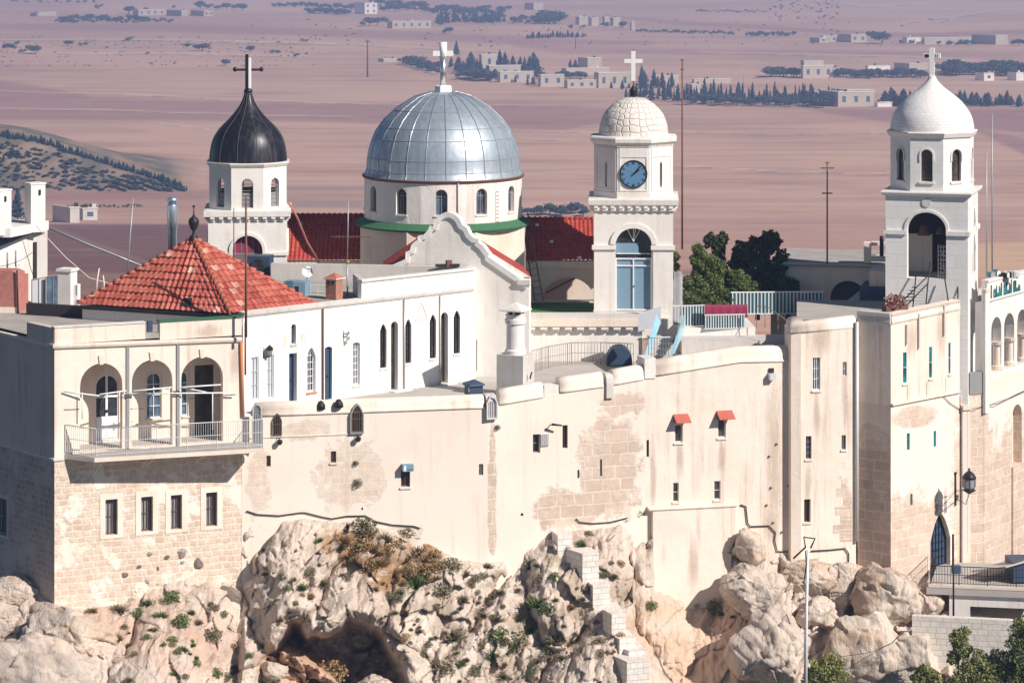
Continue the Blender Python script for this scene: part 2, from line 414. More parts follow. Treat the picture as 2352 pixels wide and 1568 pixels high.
M['shut']=flat('grey_shutter',c3(.58,.6,.64),.6)
M['glassrail']=flat('blue_glass_panel',c3(.32,.58,.7),.2,0,.2,2,.05,.6)
M['seam']=flat('dark_seam',c3(.09,.09,.1),.5)
M['farwall']=flat('distant_wall',c3(.5,.43,.36),.9,0,.3,.2)
M['clock']=flat('blue_clock_face',c3(.12,.25,.4),.5,0,.25,4)
M['red']=flat('red_awning',c3(.5,.13,.09),.7)
M['crimson']=flat('crimson_cloth',c3(.3,.04,.09),.9,0,.3)
M['pinkplaster']=flat('pink_roughcast',c3(.5,.2,.17),.95,0,.5,5,.8)
M['green']=flat('green_felt',c3(.06,.17,.09),.95,0,.4,6,.5)
M['turf']=flat('artificial_turf',c3(.06,.2,.06),.95,0,.4,5,.6)
M['wire']=flat('black_cable',c3(.03,.028,.025),.7)
M['yellow']=flat('yellow_box',c3(.6,.4,.05),.6)
M['orange']=flat('orange_paint',c3(.6,.24,.1),.7)
M['white_paint']=flat('white_paint',c3(.82,.82,.8),.5,0,.1)
M['trunk']=flat('bark',c3(.11,.08,.06),.9,0,.5,4,.8)
M['tealboard']=flat('teal_board',c3(.05,.16,.18),.6)
def tiles(name,c1,c2,pale,du,dv,palef=.985,soot=.0):
    k=NT(name,.8); uv=k.uv()
    s=k.node('ShaderNodeVectorMath',_p={'operation':'DIVIDE'},i0=uv,i1=(du,dv,1)); fl=k.node('ShaderNodeVectorMath',_p={'operation':'FLOOR'},i0=s)
    wn=k.node('ShaderNodeTexWhiteNoise',_out=0,Vector=fl)
    c=k.mix(wn,c1,c2); c=k.mix(k.math('GREATER_THAN',wn,palef),c,pale)
    big=k.noise(k.pos(),.9,4); c=k.mix(k.ramp(big,.45,.7,0,.35),c,(c1[0]*.45,c1[1]*.4,c1[2]*.4,1))
    sep=k.N.new('ShaderNodeSeparateXYZ'); k.t.links.new(s,sep.inputs[0])
    fu=k.math('FRACT',sep.outputs[0]); fv=k.math('FRACT',sep.outputs[1])
    h=k.math('ADD',k.math('SINE',k.math('MULTIPLY',fu,math.pi)),k.math('MULTIPLY',fv,-.8))
    e=k.math('LESS_THAN',fv,.1); c=k.mix(k.math('MULTIPLY',e,.45),c,(.08,.03,.02,1))
    return k.done(c,k.bump(h,.6,.05))
M['tiles']=tiles('terracotta_tiles',c3(.42,.085,.06),c3(.62,.2,.14),c3(.72,.42,.34),.30,.40,.94)
M['tiles2']=tiles('deep_red_tiles',c3(.40,.055,.04),c3(.48,.09,.06),c3(.62,.5,.45),.24,.34,.997)
M['ridge']=flat('ridge_tiles',c3(.55,.17,.11),.8,0,.4,3,.5)
def metaldome():
    k=NT('weathered_zinc',.42,.5,.5); p=k.pos()
    st=k.noise(k.map(p,(3.5,3.5,.35)),1.,6,.65); c=k.mix(k.ramp(st,.35,.7),c3(.46,.52,.57),c3(.27,.33,.38))
    c=k.mix(k.ramp(k.noise(p,1.3,5,.7),.55,.75,0,.5),c,c3(.75,.77,.78))
    return k.done(c,k.bump(k.noise(p,1.6,4),.35,.05),k.ramp(st,.3,.7,.38,.55))
M['zinc']=metaldome()
def blackdome():
    k=NT('black_painted_metal',.33,.35,.5); p=k.pos()
    st=k.noise(k.map(p,(5,5,.4)),1.,5,.6); c=k.mix(k.ramp(st,.45,.75),c3(.018,.018,.026),c3(.06,.05,.055))
    return k.done(c,None,k.ramp(st,.3,.7,.28,.5))
M['blackdome']=blackdome()
def scales(name,c,c2,line,du,dv,w=.06):
    k=NT(name,.8); uv=k.uv()
    n=k.N.new('ShaderNodeTexBrick'); n.offset=.5
    d=k.node('ShaderNodeVectorMath',_p={'operation':'SCALE'},i0=k.node('ShaderNodeTexNoise',_out=1,Vector=uv,Scale=3.,Detail=1),Scale=.12)
    k.setin(n.inputs['Vector'],k.node('ShaderNodeVectorMath',_p={'operation':'ADD'},i0=uv,i1=d)); k.setin(n.inputs['Color1'],c); k.setin(n.inputs['Color2'],c2); k.setin(n.inputs['Mortar'],line)
    for a,b in (('Scale',1.),('Mortar Size',w*.25),('Mortar Smooth',.1),('Brick Width',du),('Row Height',dv)): n.inputs[a].default_value=b
    h=k.math('SUBTRACT',k.noise(k.pos(),5,3),n.outputs[1])
    return k.done(n.outputs[0],k.bump(h,.5,.03))
def hexscales(name,c,c2,line,sc,w):
    k=NT(name,.8); uv=k.map(k.uv(),(1.,1.08,1))
    e=k.node('ShaderNodeTexVoronoi',_out=0,_p={'feature':'DISTANCE_TO_EDGE'},Vector=uv,Scale=sc,Randomness=.42); v=k.node('ShaderNodeTexVoronoi',_out=1,Vector=uv,Scale=sc,Randomness=.42)
    sp=k.N.new('ShaderNodeSeparateXYZ'); k.t.links.new(v,sp.inputs[0]); cc=k.mix(sp.outputs[0],c,c2); m=k.ramp(e,w*.4,w,1,0)
    return k.done(k.mix(m,cc,line),k.bump(k.math('ADD',k.ramp(e,0,.14),k.math('MULTIPLY',k.noise(k.pos(),5,3),.3)),.7,.05))
M['scales']=hexscales('stone_dome_scales',c3(.8,.73,.65),c3(.72,.65,.58),c3(.3,.25,.21),2.6,.03)
M['fishscale']=scales('fine_dome_scales',c3(.85,.83,.82),c3(.8,.77,.75),c3(.56,.5,.47),.2,.16,.03)
def rockmat():
    k=NT('limestone_rock',.95,0,.1); p=k.pos()
    att=k.node('ShaderNodeVertexColor',_p={'layer_name':'tint'})
    n1=k.noise(p,.35,6,.6); c=k.mix(k.ramp(n1,.35,.65),c3(.74,.635,.54),c3(.64,.52,.43))
    c=k.mix(k.ramp(k.noise(p,.75,7,.7),.52,.68,0,.75),c,c3(.42,.375,.32))
    rt=k.node('ShaderNodeMapping',i0=p,i2=(0,R(28),0),i3=(2.6,1.6,.6)); st=k.noise(rt,1.,8,.72,.8); c=k.mix(k.ramp(st,.5,.72,0,.5),c,c3(.4,.325,.265))
    fs=k.noise(k.node('ShaderNodeMapping',i0=p,i2=(0,R(24),0),i3=(9,5,1.2)),1.,5,.7,.4); c=k.mix(k.ramp(fs,.55,.66,0,.4),c,c3(.4,.31,.26)); pit=k.ramp(k.noise(p,4.5,4,.6),.69,.73,0,.75); c=k.mix(pit,c,c3(.13,.1,.08))
    cr=k.node('ShaderNodeTexVoronoi',_out=0,_p={'feature':'DISTANCE_TO_EDGE'},Vector=k.node('ShaderNodeVectorMath',_p={'operation':'ADD'},i0=k.map(p,(1,1,.55)),i1=k.node('ShaderNodeVectorMath',_p={'operation':'SCALE'},i0=k.node('ShaderNodeTexNoise',_out=1,Vector=p,Scale=1.2,Detail=5),Scale=.9)),Scale=.8)
    crk=k.ramp(cr,.0,.03,1,0); c=k.mix(k.math('MULTIPLY',crk,k.ramp(k.noise(p,.9,3),.5,.62,0,.6)),c,c3(.16,.115,.09))  # crack lines also darkened in colour, like ambient shade
    c=k.mix(k.ramp(k.noise(p,7,6,.75),.55,.75,0,.35),c,c3(.3,.24,.2))
    mul=k.N.new('ShaderNodeMix'); mul.data_type='RGBA'; mul.blend_type='MIX'
    k.t.links.new(att.node.outputs['Alpha'],mul.inputs[0]); k.t.links.new(c,mul.inputs[6]); k.t.links.new(att.node.outputs['Color'],mul.inputs[7])
    h=k.math('ADD',k.math('MULTIPLY',k.noise(p,1.6,8,.65),2.2),k.math('ADD',k.math('MULTIPLY',st,2.),k.math('MULTIPLY',crk,-.25)))
    h=k.math('ADD',k.math('ADD',h,k.math('MULTIPLY',fs,1.2)),k.math('SUBTRACT',k.math('MULTIPLY',k.noise(p,11,5,.7),.6),k.math('MULTIPLY',pit,.8)))
    return k.done(mul.outputs[2],k.bump(h,.6,.12))
M['rock']=rockmat()
def leafmat(name,a,b,c,sc=1.5):
    k=NT(name,.7,0,.2); p=k.pos(); rn=k.node('ShaderNodeObjectInfo',_out='Random')
    n=k.noise(p,sc,4,.7); cc=k.mix(k.ramp(n,.35,.65),a,b); cc=k.mix(k.ramp(k.noise(p,sc*6,2),.5,.7,0,.7),cc,c)
    cc=k.mix(k.math('MULTIPLY',rn,.4),cc,b)
    k.b.inputs['Subsurface Weight'].default_value=0
    return k.done(cc)
M['pineleaf']=leafmat('pine_foliage',c3(.045,.075,.03),c3(.065,.09,.035),c3(.025,.045,.02))
M['greenleaf']=leafmat('green_foliage',c3(.11,.15,.04),c3(.16,.19,.06),c3(.05,.085,.025))
M['oliveleaf']=leafmat('olive_foliage',c3(.2,.235,.07),c3(.28,.28,.1),c3(.12,.15,.05))
M['scrub']=leafmat('scrub_foliage',c3(.17,.155,.085),c3(.24,.2,.12),c3(.1,.11,.05),4)
M['drygrass']=leafmat('dry_grass',c3(.36,.22,.1),c3(.28,.2,.1),c3(.42,.28,.14),4)
M['greentuft']=leafmat('green_tuft',c3(.11,.17,.05),c3(.16,.2,.07),c3(.08,.12,.04),4)
M['farleaf']=leafmat('distant_conifer',c3(.008,.034,.045),c3(.014,.045,.055),c3(.006,.026,.04),.4)  # haze blue is mixed into the leaf colour itself
M['farbush']=leafmat('distant_broadleaf',c3(.02,.048,.055),c3(.045,.06,.06),c3(.014,.035,.045),.4)  # leaf colour tinted towards the haze blue as well
# ================= camera, light, world, air
sc=bpy.context.scene
cam=bpy.data.cameras.new('camera'); co=bpy.data.objects.new('camera',cam); col.objects.link(co); sc.camera=co
cam.sensor_width=36; cam.lens=36*FPX/2352; co.location=(0,0,CZ); co.rotation_euler=(R(90),0,0)
cam.shift_y=-(784-HY)/2352; cam.clip_start=1; cam.clip_end=20000
SAZ=52; SEL=36
sd=Vector((math.sin(R(SAZ))*math.cos(R(SEL)),-math.cos(R(SAZ))*math.cos(R(SEL)),math.sin(R(SEL))))
sl=bpy.data.lights.new('sun','SUN'); sl.energy=SUNE; sl.angle=R(.5); sl.color=(1,.925,.85)
so=bpy.data.objects.new('sun',sl); col.objects.link(so); so.rotation_euler=sd.to_track_quat('Z','Y').to_euler()
w=bpy.data.worlds.new('World'); sc.world=w; w.use_nodes=True
sky=w.node_tree.nodes.new('ShaderNodeTexSky'); sky.sky_type='NISHITA'; sky.sun_disc=False
sky.sun_elevation=R(SEL); sky.sun_rotation=R(180-SAZ); sky.altitude=2500; sky.dust_density=.4; sky.air_density=.9; sky.ozone_density=2.5
w.node_tree.links.new(sky.outputs[0],w.node_tree.nodes['Background'].inputs[0])
w.node_tree.nodes['Background'].inputs[1].default_value=SKYE
sc.view_settings.view_transform='Standard'; sc.view_settings.look='None'; sc.view_settings.exposure=EXPO; sc.view_settings.gamma=1
sc.cycles.use_denoising=True; sc.cycles.volume_bounces=1; sc.cycles.max_bounces=8; sc.cycles.use_adaptive_sampling=True
def haze():
    b=MB(); b.abox(-1500,1500,-30,5200,-1.5,84,None)
    k=bpy.data.materials.new('air_haze'); k.use_nodes=True; t=k.node_tree; t.nodes.clear()
    o=t.nodes.new('ShaderNodeOutputMaterial'); v=t.nodes.new('ShaderNodeVolumePrincipled')
    v.inputs['Color'].default_value=(.40,.56,.92,1); v.inputs['Density'].default_value=HAZE; v.inputs['Anisotropy'].default_value=.15
    t.links.new(v.outputs[0],o.inputs['Volume']); b.mats=[k]
    b.mats=[k]; b.m=[0]*len(b.f)
    ob=b.build('haze'); tag(ob,kind='stuff',label='thin blue haze hanging over the distant plain',cat='haze')
if HAZE>0: haze()
# ================= plain
PROF=[(152,54.),(165,54.2),(200,53.6),(300,42.3),(420,29.8),(600,16.0),(720,3.2),(770,0),(20000,0)]
def prof(Y): return np.interp(Y,[a for a,b in PROF],[b for a,b in PROF])
def hillz(X,Y):
    px=CX+X*FPX/Y
    top=np.interp(px,[-200,0,60,120,250,330,430,470],[18.,15.2,14.,11.8,6.6,3.6,.6,0])
    f=np.interp(Y,[835,884,910,1000],[0,1,1,0]); f=f*f*(3-2*f)
    return top*f
def groundz(X,Y):
    X=np.asarray(X,float); Y=np.asarray(Y,float)
    z=prof(Y)+hillz(X,Y)
    und=(fbm(X/260+3,Y/420+8,3,5)-.5)*3.2*np.clip((Y-1000)/500,0,1)
    return z+und*1.0
def gpt(px,py,it=0):
    """ground point seen at a pixel: march along the ray"""
    Ys=np.geomspace(420 if it==0 else it,6000,1600); X=(px-CX)*Ys/FPX; z=CZ-(py-HY)*Ys/FPX
    g=groundz(X,Ys); k=np.argmax(z<g)
    if k==0: k=len(Ys)-1
    return Vector((float(X[k]),float(Ys[k]),float(g[k])))
nr,nc=760,520
Ys=np.geomspace(162,9000,nr); us=np.linspace(-.27,.27,nc)
YY,UU=np.meshgrid(Ys,us,indexing='ij'); XX=UU*YY
ZZ=groundz(XX,YY)
PXg=CX+XX*FPX/YY; PYg=HY+(CZ-ZZ)*FPX/YY; PYf=HY+(CZ-prof(YY))*FPX/YY
def line(pts): 
    xs=[a for a,b in pts]; ys=[b for a,b in pts]
    return np.interp(PXg,xs,ys)
def colr(r,g,b): return np.array(srgb(r,g,b)[:3])
base=np.ones(PXg.shape+(3,))*colr(198,160,138)
def band(m,c,k=1.): 
    global base
    m=(np.clip(m,0,1)*k)[...,None]; base=base*(1-m)+np.array(c)*m
sm=lambda x,w=4.: 1/(1+np.exp(-np.clip(x/w,-30,30)))
n_big=fbm(PXg/420,PYf/22,4,3); band(sm(n_big-.52,.03),colr(158,124,112),.4)
n2=fbm(PXg/260+9,PYf/7,4,13); band(sm(n2-.56,.03),colr(206,170,150),.4)
n3=fbm(PXg/700+2,PYf/3.2,3,23); band(sm(n3-.58,.02),colr(210,178,156),.15); band(sm(.4-n3,.02),colr(156,126,118),.14)
DK=colr(160,122,116); LT=colr(200,168,146)
def strip(top,bot,c,k=1.,w=1.5): band(sm(PYf-line(top),w)*sm(line(bot)-PYf,w)*sm(PXg-top[0][0],6)*sm(top[-1][0]-PXg,6),c,k)
strip([(-300,170),(0,183),(110,200),(220,222),(620,231),(1290,240),(1500,252)],[(-300,272),(0,275),(600,274),(1290,300),(1500,252)],DK,.8)
strip([(-300,50),(0,53),(330,58),(700,66),(1200,84),(1300,90),(1500,96)],[(-300,70),(0,72),(600,82),(1200,104),(1500,104)],DK,.75)
strip([(1380,35),(1600,52),(1764,60),(2100,78),(2500,66)],[(1380,38),(1600,62),(1764,70),(2100,86),(2500,78)],DK,.9)
strip([(1150,45),(1176,100),(1300,105),(2352,128)],[(1150,46),(1176,108),(1300,124),(2352,138)],DK,.6)
strip([(1840,246),(1920,248),(2600,250)],[(1840,247),(1920,262),(2052,283),(2250,296),(2600,330)],DK,.9)
strip([(2230,290),(2352,318),(2500,330)],[(2230,296),(2352,355),(2500,380)],DK,.85)
strip([(1176,463),(2040,466),(2352,470)],[(1176,467),(2040,471),(2352,476)],LT,.9,1.)
strip([(1176,352),(1764,350),(2040,368)],[(1176,356),(1764,355),(2040,372)],LT,.6,1.)
strip([(1100,500),(1420,505),(1560,500),(2352,505)],[(1100,700),(2352,700)],colr(186,146,132),.6,3)
strip([(500,428),(850,430)],[(500,433),(850,436)],colr(100,105,112),.6,2)
strip([(500,456),(840,462)],[(500,468),(840,480)],colr(120,112,112),.6,3)
strip([(2050,183),(2500,184)],[(2050,191),(2500,190)],LT,.9,1.)
strip([(1460,183),(2040,183)],[(1460,189),(2040,190)],LT,.9,1.)
strip([(-300,300),(0,305),(420,420),(600,428)],[(-300,700),(600,700)],colr(168,132,118),.3,6)
strip([(-300,438),(430,440),(480,440)],[(-300,462),(480,462)],DK,.9,2)
pf=sm(PYf-515,1.); band(pf*sm(700-PXg,40),colr(112,82,84),.92)
band(sm(PYf-line([(100,512),(340,600),(400,620)]),1.2)*sm(line([(100,520),(340,610),(400,632)])-PYf,1.2)*pf,colr(140,112,108),.8)
band(sm(PYf-line([(0,620),(480,632)]),1.)*sm(700-PXg,40),colr(142,112,104),.9)
hm=np.clip(hillz(XX,YY)/2.,0,1); hn=fbm(XX/9,YY/9,4,31)
band(hm,colr(138,120,102),.9); band(hm*sm(hn-.46,.03),colr(84,88,80),.8)
# sandy village shelf behind the bell tower
strip([(2230,560),(2352,556),(2500,556)],[(2230,640),(2500,640)],colr(214,178,146),.9,2)
TR=[[(0,94),(420,96),(900,108),(1176,120)],[(0,122),(300,126),(700,131)],[(500,97),(850,104)],[(0,247),(240,250),(600,262),(840,268)],[(360,280),(480,296),(620,330)],[(0,208),(300,214),(600,228),(860,236),(1290,240)],[(1560,300),(1764,306),(2040,304)],[(1560,380),(1764,392),(2040,398)],[(1200,300),(1370,303)],[(1200,318),(1370,322)],[(1600,120),(2100,133),(2352,150)],[(1860,2),(2000,14),(2140,6)],[(2060,52),(2160,40),(2300,24)],[(850,124),(1000,150),(1176,172)]]
for q in TR:
    xs=[a for a,b_ in q]; inr=sm(PXg-xs[0],8)*sm(xs[-1]-PXg,8); ly=line(q)+(fbm(PXg/40,PYf*0+q[0][1],2,int(q[0][1]))-.5)*2; band(np.exp(-((PYf-ly)/1.3)**2)*inr,colr(222,194,170),.7); band(np.exp(-((PYf-ly-2.4)/1.2)**2)*inr*sm(fbm(PXg/30,PYf*0+3,3,int(q[0][1])+5)-.5,.02),colr(96,84,78),.5)
# thin plough and terrace lines
pl=vnoise(PXg/300,PYf/1.15,77); band(sm(pl-.8,.03)*np.clip((PYf-70)/100,0,1),colr(118,92,88),.30)
verts=np.stack([XX,YY,ZZ],-1).reshape(-1,3)
colA=np.concatenate([base,np.ones(base.shape[:2]+(1,))],-1).reshape(-1,4)
def plainmat():
    k=NT('ploughed_plain',.95,0,.05); p=k.pos(); att=k.node('ShaderNodeVertexColor',_p={'layer_name':'tint'})
    f=k.noise(k.map(p,(.012,.16,1)),1.,6,.7,.3); c=k.mix(k.ramp(k.math('ADD',f,k.math('MULTIPLY',k.math('SUBTRACT',k.noise(k.map(p,(.03,.7,1)),1.,4,.6),.5),.5)),.42,.66,0,.2),att,c3(.22,.15,.13))
    c=k.mix(k.ramp(k.noise(p,.05,7,.7),.5,.7,0,.22),c,c3(.5,.37,.29))
    return k.done(c)
plain=mesh_np('ground',verts,gridfaces(nr,nc),[plainmat()],True,{'tint':colA}); plain['kind']='structure'
plain['label']='ploughed pinkish plain reaching to the far hills'
# ================= cliff under the walls
BL=[(-300,1350),(0,1345),(60,1350),(125,1376),(200,1392),(290,1372),(360,1332),(455,1308),(545,1312),(562,1200),(600,1180),(700,1182),(830,1190),(950,1212),(1000,1245),(1060,1278),(1150,1278),(1225,1245),(1258,1214),(1330,1204),(1478,1178),(1500,1200),(1502,1340),(1600,1368),(1662,1350),(1682,1222),(1760,1232),(1820,1262),(1960,1292),(2045,1312),(2110,1342),(2200,1410),(2500,1430)]
YW=[(-300,142),(0,138.6),(125,136),(555,139.6),(1118,142.2),(1482,145),(1815,147.2),(1965,147.9),(2046,147),(2110,147.4),(2180,145.5),(2500,145.5)]
def bl(px): return np.interp(px,[a for a,b in BL],[b for a,b in BL])
def yw(px): return np.interp(px,[a for a,b in YW],[b for a,b in YW])
CAVE=[(598,1500),(628,1478),(655,1442),(668,1418),(690,1425),(712,1452),(745,1448),(775,1436),(806,1418),(840,1424),(872,1436),(880,1452),(905,1500),(935,1545),(960,1600),(985,1720),(560,1720),(575,1560)]
def polydist(px,py,poly):
    ins=np.zeros(px.shape,bool); d=np.full(px.shape,1e9); n=len(poly)
    for i in range(n):
        x0,y0=poly[i]; x1,y1=poly[(i+1)%n]
        t=np.clip(((px-x0)*(x1-x0)+(py-y0)*(y1-y0))/((x1-x0)**2+(y1-y0)**2),0,1)
        d=np.minimum(d,np.hypot(px-x0-t*(x1-x0),py-y0-t*(y1-y0)))
        c=((y0>py)!=(y1>py))&(px<(x1-x0)*(py-y0)/(y1-y0+1e-12)+x0); ins^=c
    return np.where(ins,d,-d)
def lumps(x,y,s,p=1.):
    d1,d2,idc=worley(x,y,s); e=np.clip((d2-d1)*1.6,0,1)
    return np.sqrt(1-(1-e)**2)*(.6+.4*idc), idc
def cliffY(px,py):
    wob=(fbm(px/70,py/70,3,90)-.5)*26
    b=bl(px+wob*.4); t=py-b
    sl=.0165+.010*(fbm(px/300+4,py/400,2,44)-.5)+np.interp(px,[0,500,600,2352],[.012,.010,0,0])
    near=np.interp(px,[430,556,660],[1,.4,1]); sl=sl*(near+(1-near)*np.clip((t-130)/200,0,1))
    ts=py-sum(bl(px+o) for o in (-70,-45,-20,0,20,45,70))/7; wt=np.exp(-np.maximum(t,0)/45); te=t*wt+np.maximum(ts,0)*(1-wt)
    Y=yw(px)+.35-te*sl
    wx=px+ (fbm(px/60,py/60,3,7)-.5)*60; wy=py+(fbm(px/60+50,py/60,3,8)-.5)*60
    l1,_=lumps((wx+wy*.35)/215+.3,wy/300+.2,50); l2,_=lumps((wx+wy*.25)/74,wy/210,60); l3,_=lumps(wx/26,wy/60,70)
    amp=np.clip(t/40,0,1)
    soft=sm(px-1440,25)*sm(1760-px,25)           # smooth pale shoulder
    left=sm(520-px,30); soft=np.maximum(soft,left*.85)
    A1=lerp(1.6,1.1,soft); A2=lerp(.34,.12,soft); A3=lerp(.05,.02,soft)
    Y=Y-amp*(A1*(l1-.45)+A2*(l2-.5)+A3*(l3-.5))
    F1,g1=facets((wx+wy*.3)/62,wy/88,200); F2,g2=facets((px+py*.4)/20,py/30,230)
    Y=Y-amp*(F1*.8*(1-.7*soft)+F2*.26*(1-.6*soft))+amp*.10*np.exp(-(g1/.05)**2)*sm(fbm(px/70,py/70,2,61)-.5,.03)
    rd=1-np.abs(2*fbm(px/26,py/95+7,4,99)-1); Y=Y+amp*.16*(rd-.6)*(1-.6*soft)
    Y=Y-amp*.14*(fbm(px/9,py/22,3,98)-.5)
    # bulging rim over the cave and the hollow itself
    dc=polydist(px+ (fbm(px/25,py/25,2,12)-.5)*14,py+(fbm(px/25,py/25,2,14)-.5)*14,CAVE)
    rim=np.exp(-((dc+26)/24)**2)*sm(1560-py,20); Y=Y-1.0*rim
    h=np.clip(dc/26,0,1); h=h*h*(3-2*h)
    floor_=np.clip((py-np.interp(px,[560,640,700,760,800,850,960],[1455,1468,1490,1528,1574,1640,1700]))/26,0,1)
    deep=5.5*h*(1-floor_)+ (1.4*h)*floor_
    Y=Y+deep+h*(.9*(fbm(px/30,py/12,4,5)-.5)+facets((px-py*.6)/34,py/16,260)[0]*.5)
    return Y,t,dc,h,floor_
step=2.2
pxs=np.arange(-90,2450,step); pys=np.arange(1120,1660,step*.92)
PX,PY=np.meshgrid(pxs,pys)
CY,T,DC,HH,FL=cliffY(PX,PY)
# keep the sheet behind the wall above its foot line
CY=np.where(T<0,yw(PX)+.35+np.minimum(-T*.05,2.5),CY)
cv=np.stack([(PX-CX)*CY/FPX,CY,CZ-(PY-HY)*CY/FPX],-1).reshape(-1,3)
keep=(T>-40)
tint=np.zeros(PX.shape+(4,)); 
def tp(mask,c,k):
    global tint
    m=np.clip(mask,0,1)*k; a=tint[...,3]; na=a+m*(1-a)
    tint[...,:3]=np.where((na>1e-6)[...,None],(tint[...,:3]*(a*(1-m))[...,None]+np.array(c)*m[...,None])/np.maximum(na,1e-6)[...,None],tint[...,:3]); tint[...,3]=na
nv=fbm(PX/22,PY/14,4,41); nv2=fbm(PX/60,PY/40,4,42)
blob=lambda x,y,a,b,ang=0: sm(1-np.hypot(((PX-x)*math.cos(ang)+(PY-y)*math.sin(ang))/a,(-(PX-x)*math.sin(ang)+(PY-y)*math.cos(ang))/b),.12)
dry=np.maximum.reduce([blob(810,1262,75,40,.35),blob(900,1302,78,34,.5),blob(975,1270,48,32,.5),blob(880,1330,50,26,.4)])
tp(dry*sm(nv-.36,.03),colr(158,118,76),.85)
tp(sm(nv2-.6,.03)*sm(PX-860,60)*sm(1500-PX,40),colr(130,110,82),.5)
tp(blob(330,1440,190,75,.45)*sm(nv2-.38,.06),colr(206,162,134),.4)
tp(blob(490,1480,60,90,-.5)*sm(nv-.4,.06),colr(186,140,118),.35)
tp(blob(690,1530,95,45,.2),colr(200,150,114),.6)
tp(blob(1620,1480,190,110,.2)*sm(nv2-.35,.08),colr(214,172,136),.5)
f=gridfaces(len(pys),len(pxs)); kf=keep.reshape(-1)[f].all(1); f=f[kf][:,::-1]
cl=mesh_np('rocky_cliff',cv,f,[M['rock']],True,{'tint':tint.reshape(-1,4)})
tag(cl,'pale limestone cliff with a hollow cave under the monastery walls','cliff',kind='structure')
def cpt(px,py,off=0):
    Y=float(cliffY(np.array([[float(px)]]),np.array([[float(py)]]))[0][0,0])-off
    return P(px,py,Y)
# ================= boulders
def ico(sub_):
    bm=bmesh.new(); bmesh.ops.create_icosphere(bm,subdivisions=sub_,radius=1); v=np.array([tuple(q.co) for q in bm.verts]); f=np.array([[q.index for q in p.verts] for p in bm.faces]); bm.free(); return v,f
ICO5=ico(6); ICO4=ico(5)
def boulder(px0,px1,py0,py1,Y,seed,label,rot=0.,depth=1.,ang=.3,tc=None,name='boulder',group='boulders heaped below the monastery wall'):
    c=P((px0+px1)/2,(py0+py1)/2,Y); k=Y/FPX; rx=(px1-px0)/2*k; rz=(py1-py0)/2*k; ry=(rx+rz)/2*depth
    v,f=(ICO5 if rx>1. else ICO4); d=v.copy()
    r_=np.random.default_rng(seed)
    for i in range(13):    # blunt facets
        n=r_.normal(size=3); n/=np.linalg.norm(n); h=.66+.24*r_.random(); q=np.maximum(d@n-h,0); d=d-q[:,None]*n*.85
    a=fbm(v[:,0]*1.2+seed,v[:,2]*1.2+v[:,1]*1.1,3,seed)-.5; b2=fbm(v[:,0]*5+v[:,1]*3,v[:,2]*5-v[:,1]*3,4,seed+5)-.5
    c1=facets(v[:,0]*2.1+seed,v[:,2]*2.1+v[:,1]*1.3,seed+3)[0]; cr=1-np.abs(2*fbm(v[:,0]*2.2+v[:,1],v[:,2]*1.6+9,3,seed+8)-1)
    d=d*(1+.36*a+.10*b2+.10*c1-.07*np.clip(cr-.84,0,1)*5)[:,None]
    d=d/np.abs(d).max(0)
    d=d*np.array([rx,ry,rz])*1.13
    ca,sa=math.cos(rot),math.sin(rot); d=np.stack([d[:,0]*ca-d[:,2]*sa,d[:,1],d[:,0]*sa+d[:,2]*ca],1)
    st_=np.clip((fbm(v[:,0]*1.5+seed*3,v[:,2]*2+v[:,1],3,seed+31)-.5)*6,0,1); t=np.zeros((len(d),4)); t[:,:3]=[(.5,.34,.22),(.36,.31,.27)][seed//7%2]; t[:,3]=st_*.5
    if tc: t[:]=(*tc,.8)
    ob=mesh_np(name,d,f,[M['rock']],True,{'tint':t}); ob.location=c
    tag(ob,label,name,group); return ob
BO=[(1684,1762,1213,1300,1.,'pale boulder wedged tight under the foot of the whitewashed wall, topmost of its heap',.2),
(1662,1800,1296,1412,1.2,'broad rounded boulder with a shaded underside, just below the topmost wedged one',-.45),
(1792,1912,1282,1368,1.1,'grey pitted boulder behind the white lamp post, close to the cable',.15),
(1884,1978,1284,1398,1.3,'pale upright boulder with a dark hole beside the drainpipe foot',.1),
(1958,2118,1300,1446,1.6,'huge brown streaked boulder under the corner of the stone tower block',-.25),
(1828,1918,1374,1446,1.9,'small mossy boulder squeezed between larger rocks behind the lamp post',.2),
(1884,2088,1398,1572,2.2,'huge pale boulder with soft leaf shadows, lowest beside the shrubs',-.35),
(1675,1872,1402,1600,2.3,'massive smooth boulder split by a long crack, at the foot of the lamp post',.1),
(2088,2168,1344,1424,1.5,'squat cracked boulder touching the concrete underpass',.1),
(2000,2160,1440,1600,1.6,'cracked sloping rock beneath the block wall',-.2),
(-40,88,1326,1384,1.5,'white rounded boulder against the shaded wall of the stone house',.1),
(-60,66,1384,1480,2.2,'darkly hollowed boulder with knobbly edges at the cliff side',.2),
(60,262,1402,1508,1.8,'long smooth grey boulder lying below the house corner',-.2),
(-60,250,1468,1640,3.0,'enormous pale smooth boulder in the lowest corner of the cliff',-.15),
(215,345,1505,1620,2.6,'rounded cream boulder leaning on the enormous pale one',.3),
(1740,1800,1398,1440,1.9,'little wedge shaped rock plugging the gap under the broad boulder',.4),
(800,900,1556,1610,.9,'cracked orange slab of fallen rock lying in the cave mouth',.25),
(600,660,1520,1562,.8,'rough tan block lying at the dim entrance of the cave',-.1)]
for i,(a,b,c,d,off,lab,ro) in enumerate(BO):
    Yc=float(cliffY(np.array([[(a+b)/2.]]),np.array([[(c+d)/2.]]))[0][0,0]) if c<1480 or a>1000 or a<560 else 137.4
    boulder(a,b,c,d,float(yw((a+b)/2))-((c+d)/2-float(bl((a+b)/2)))*.0165-off*.28 if not(560<a<1000) else 136.2,100+i*7,lab,ro)
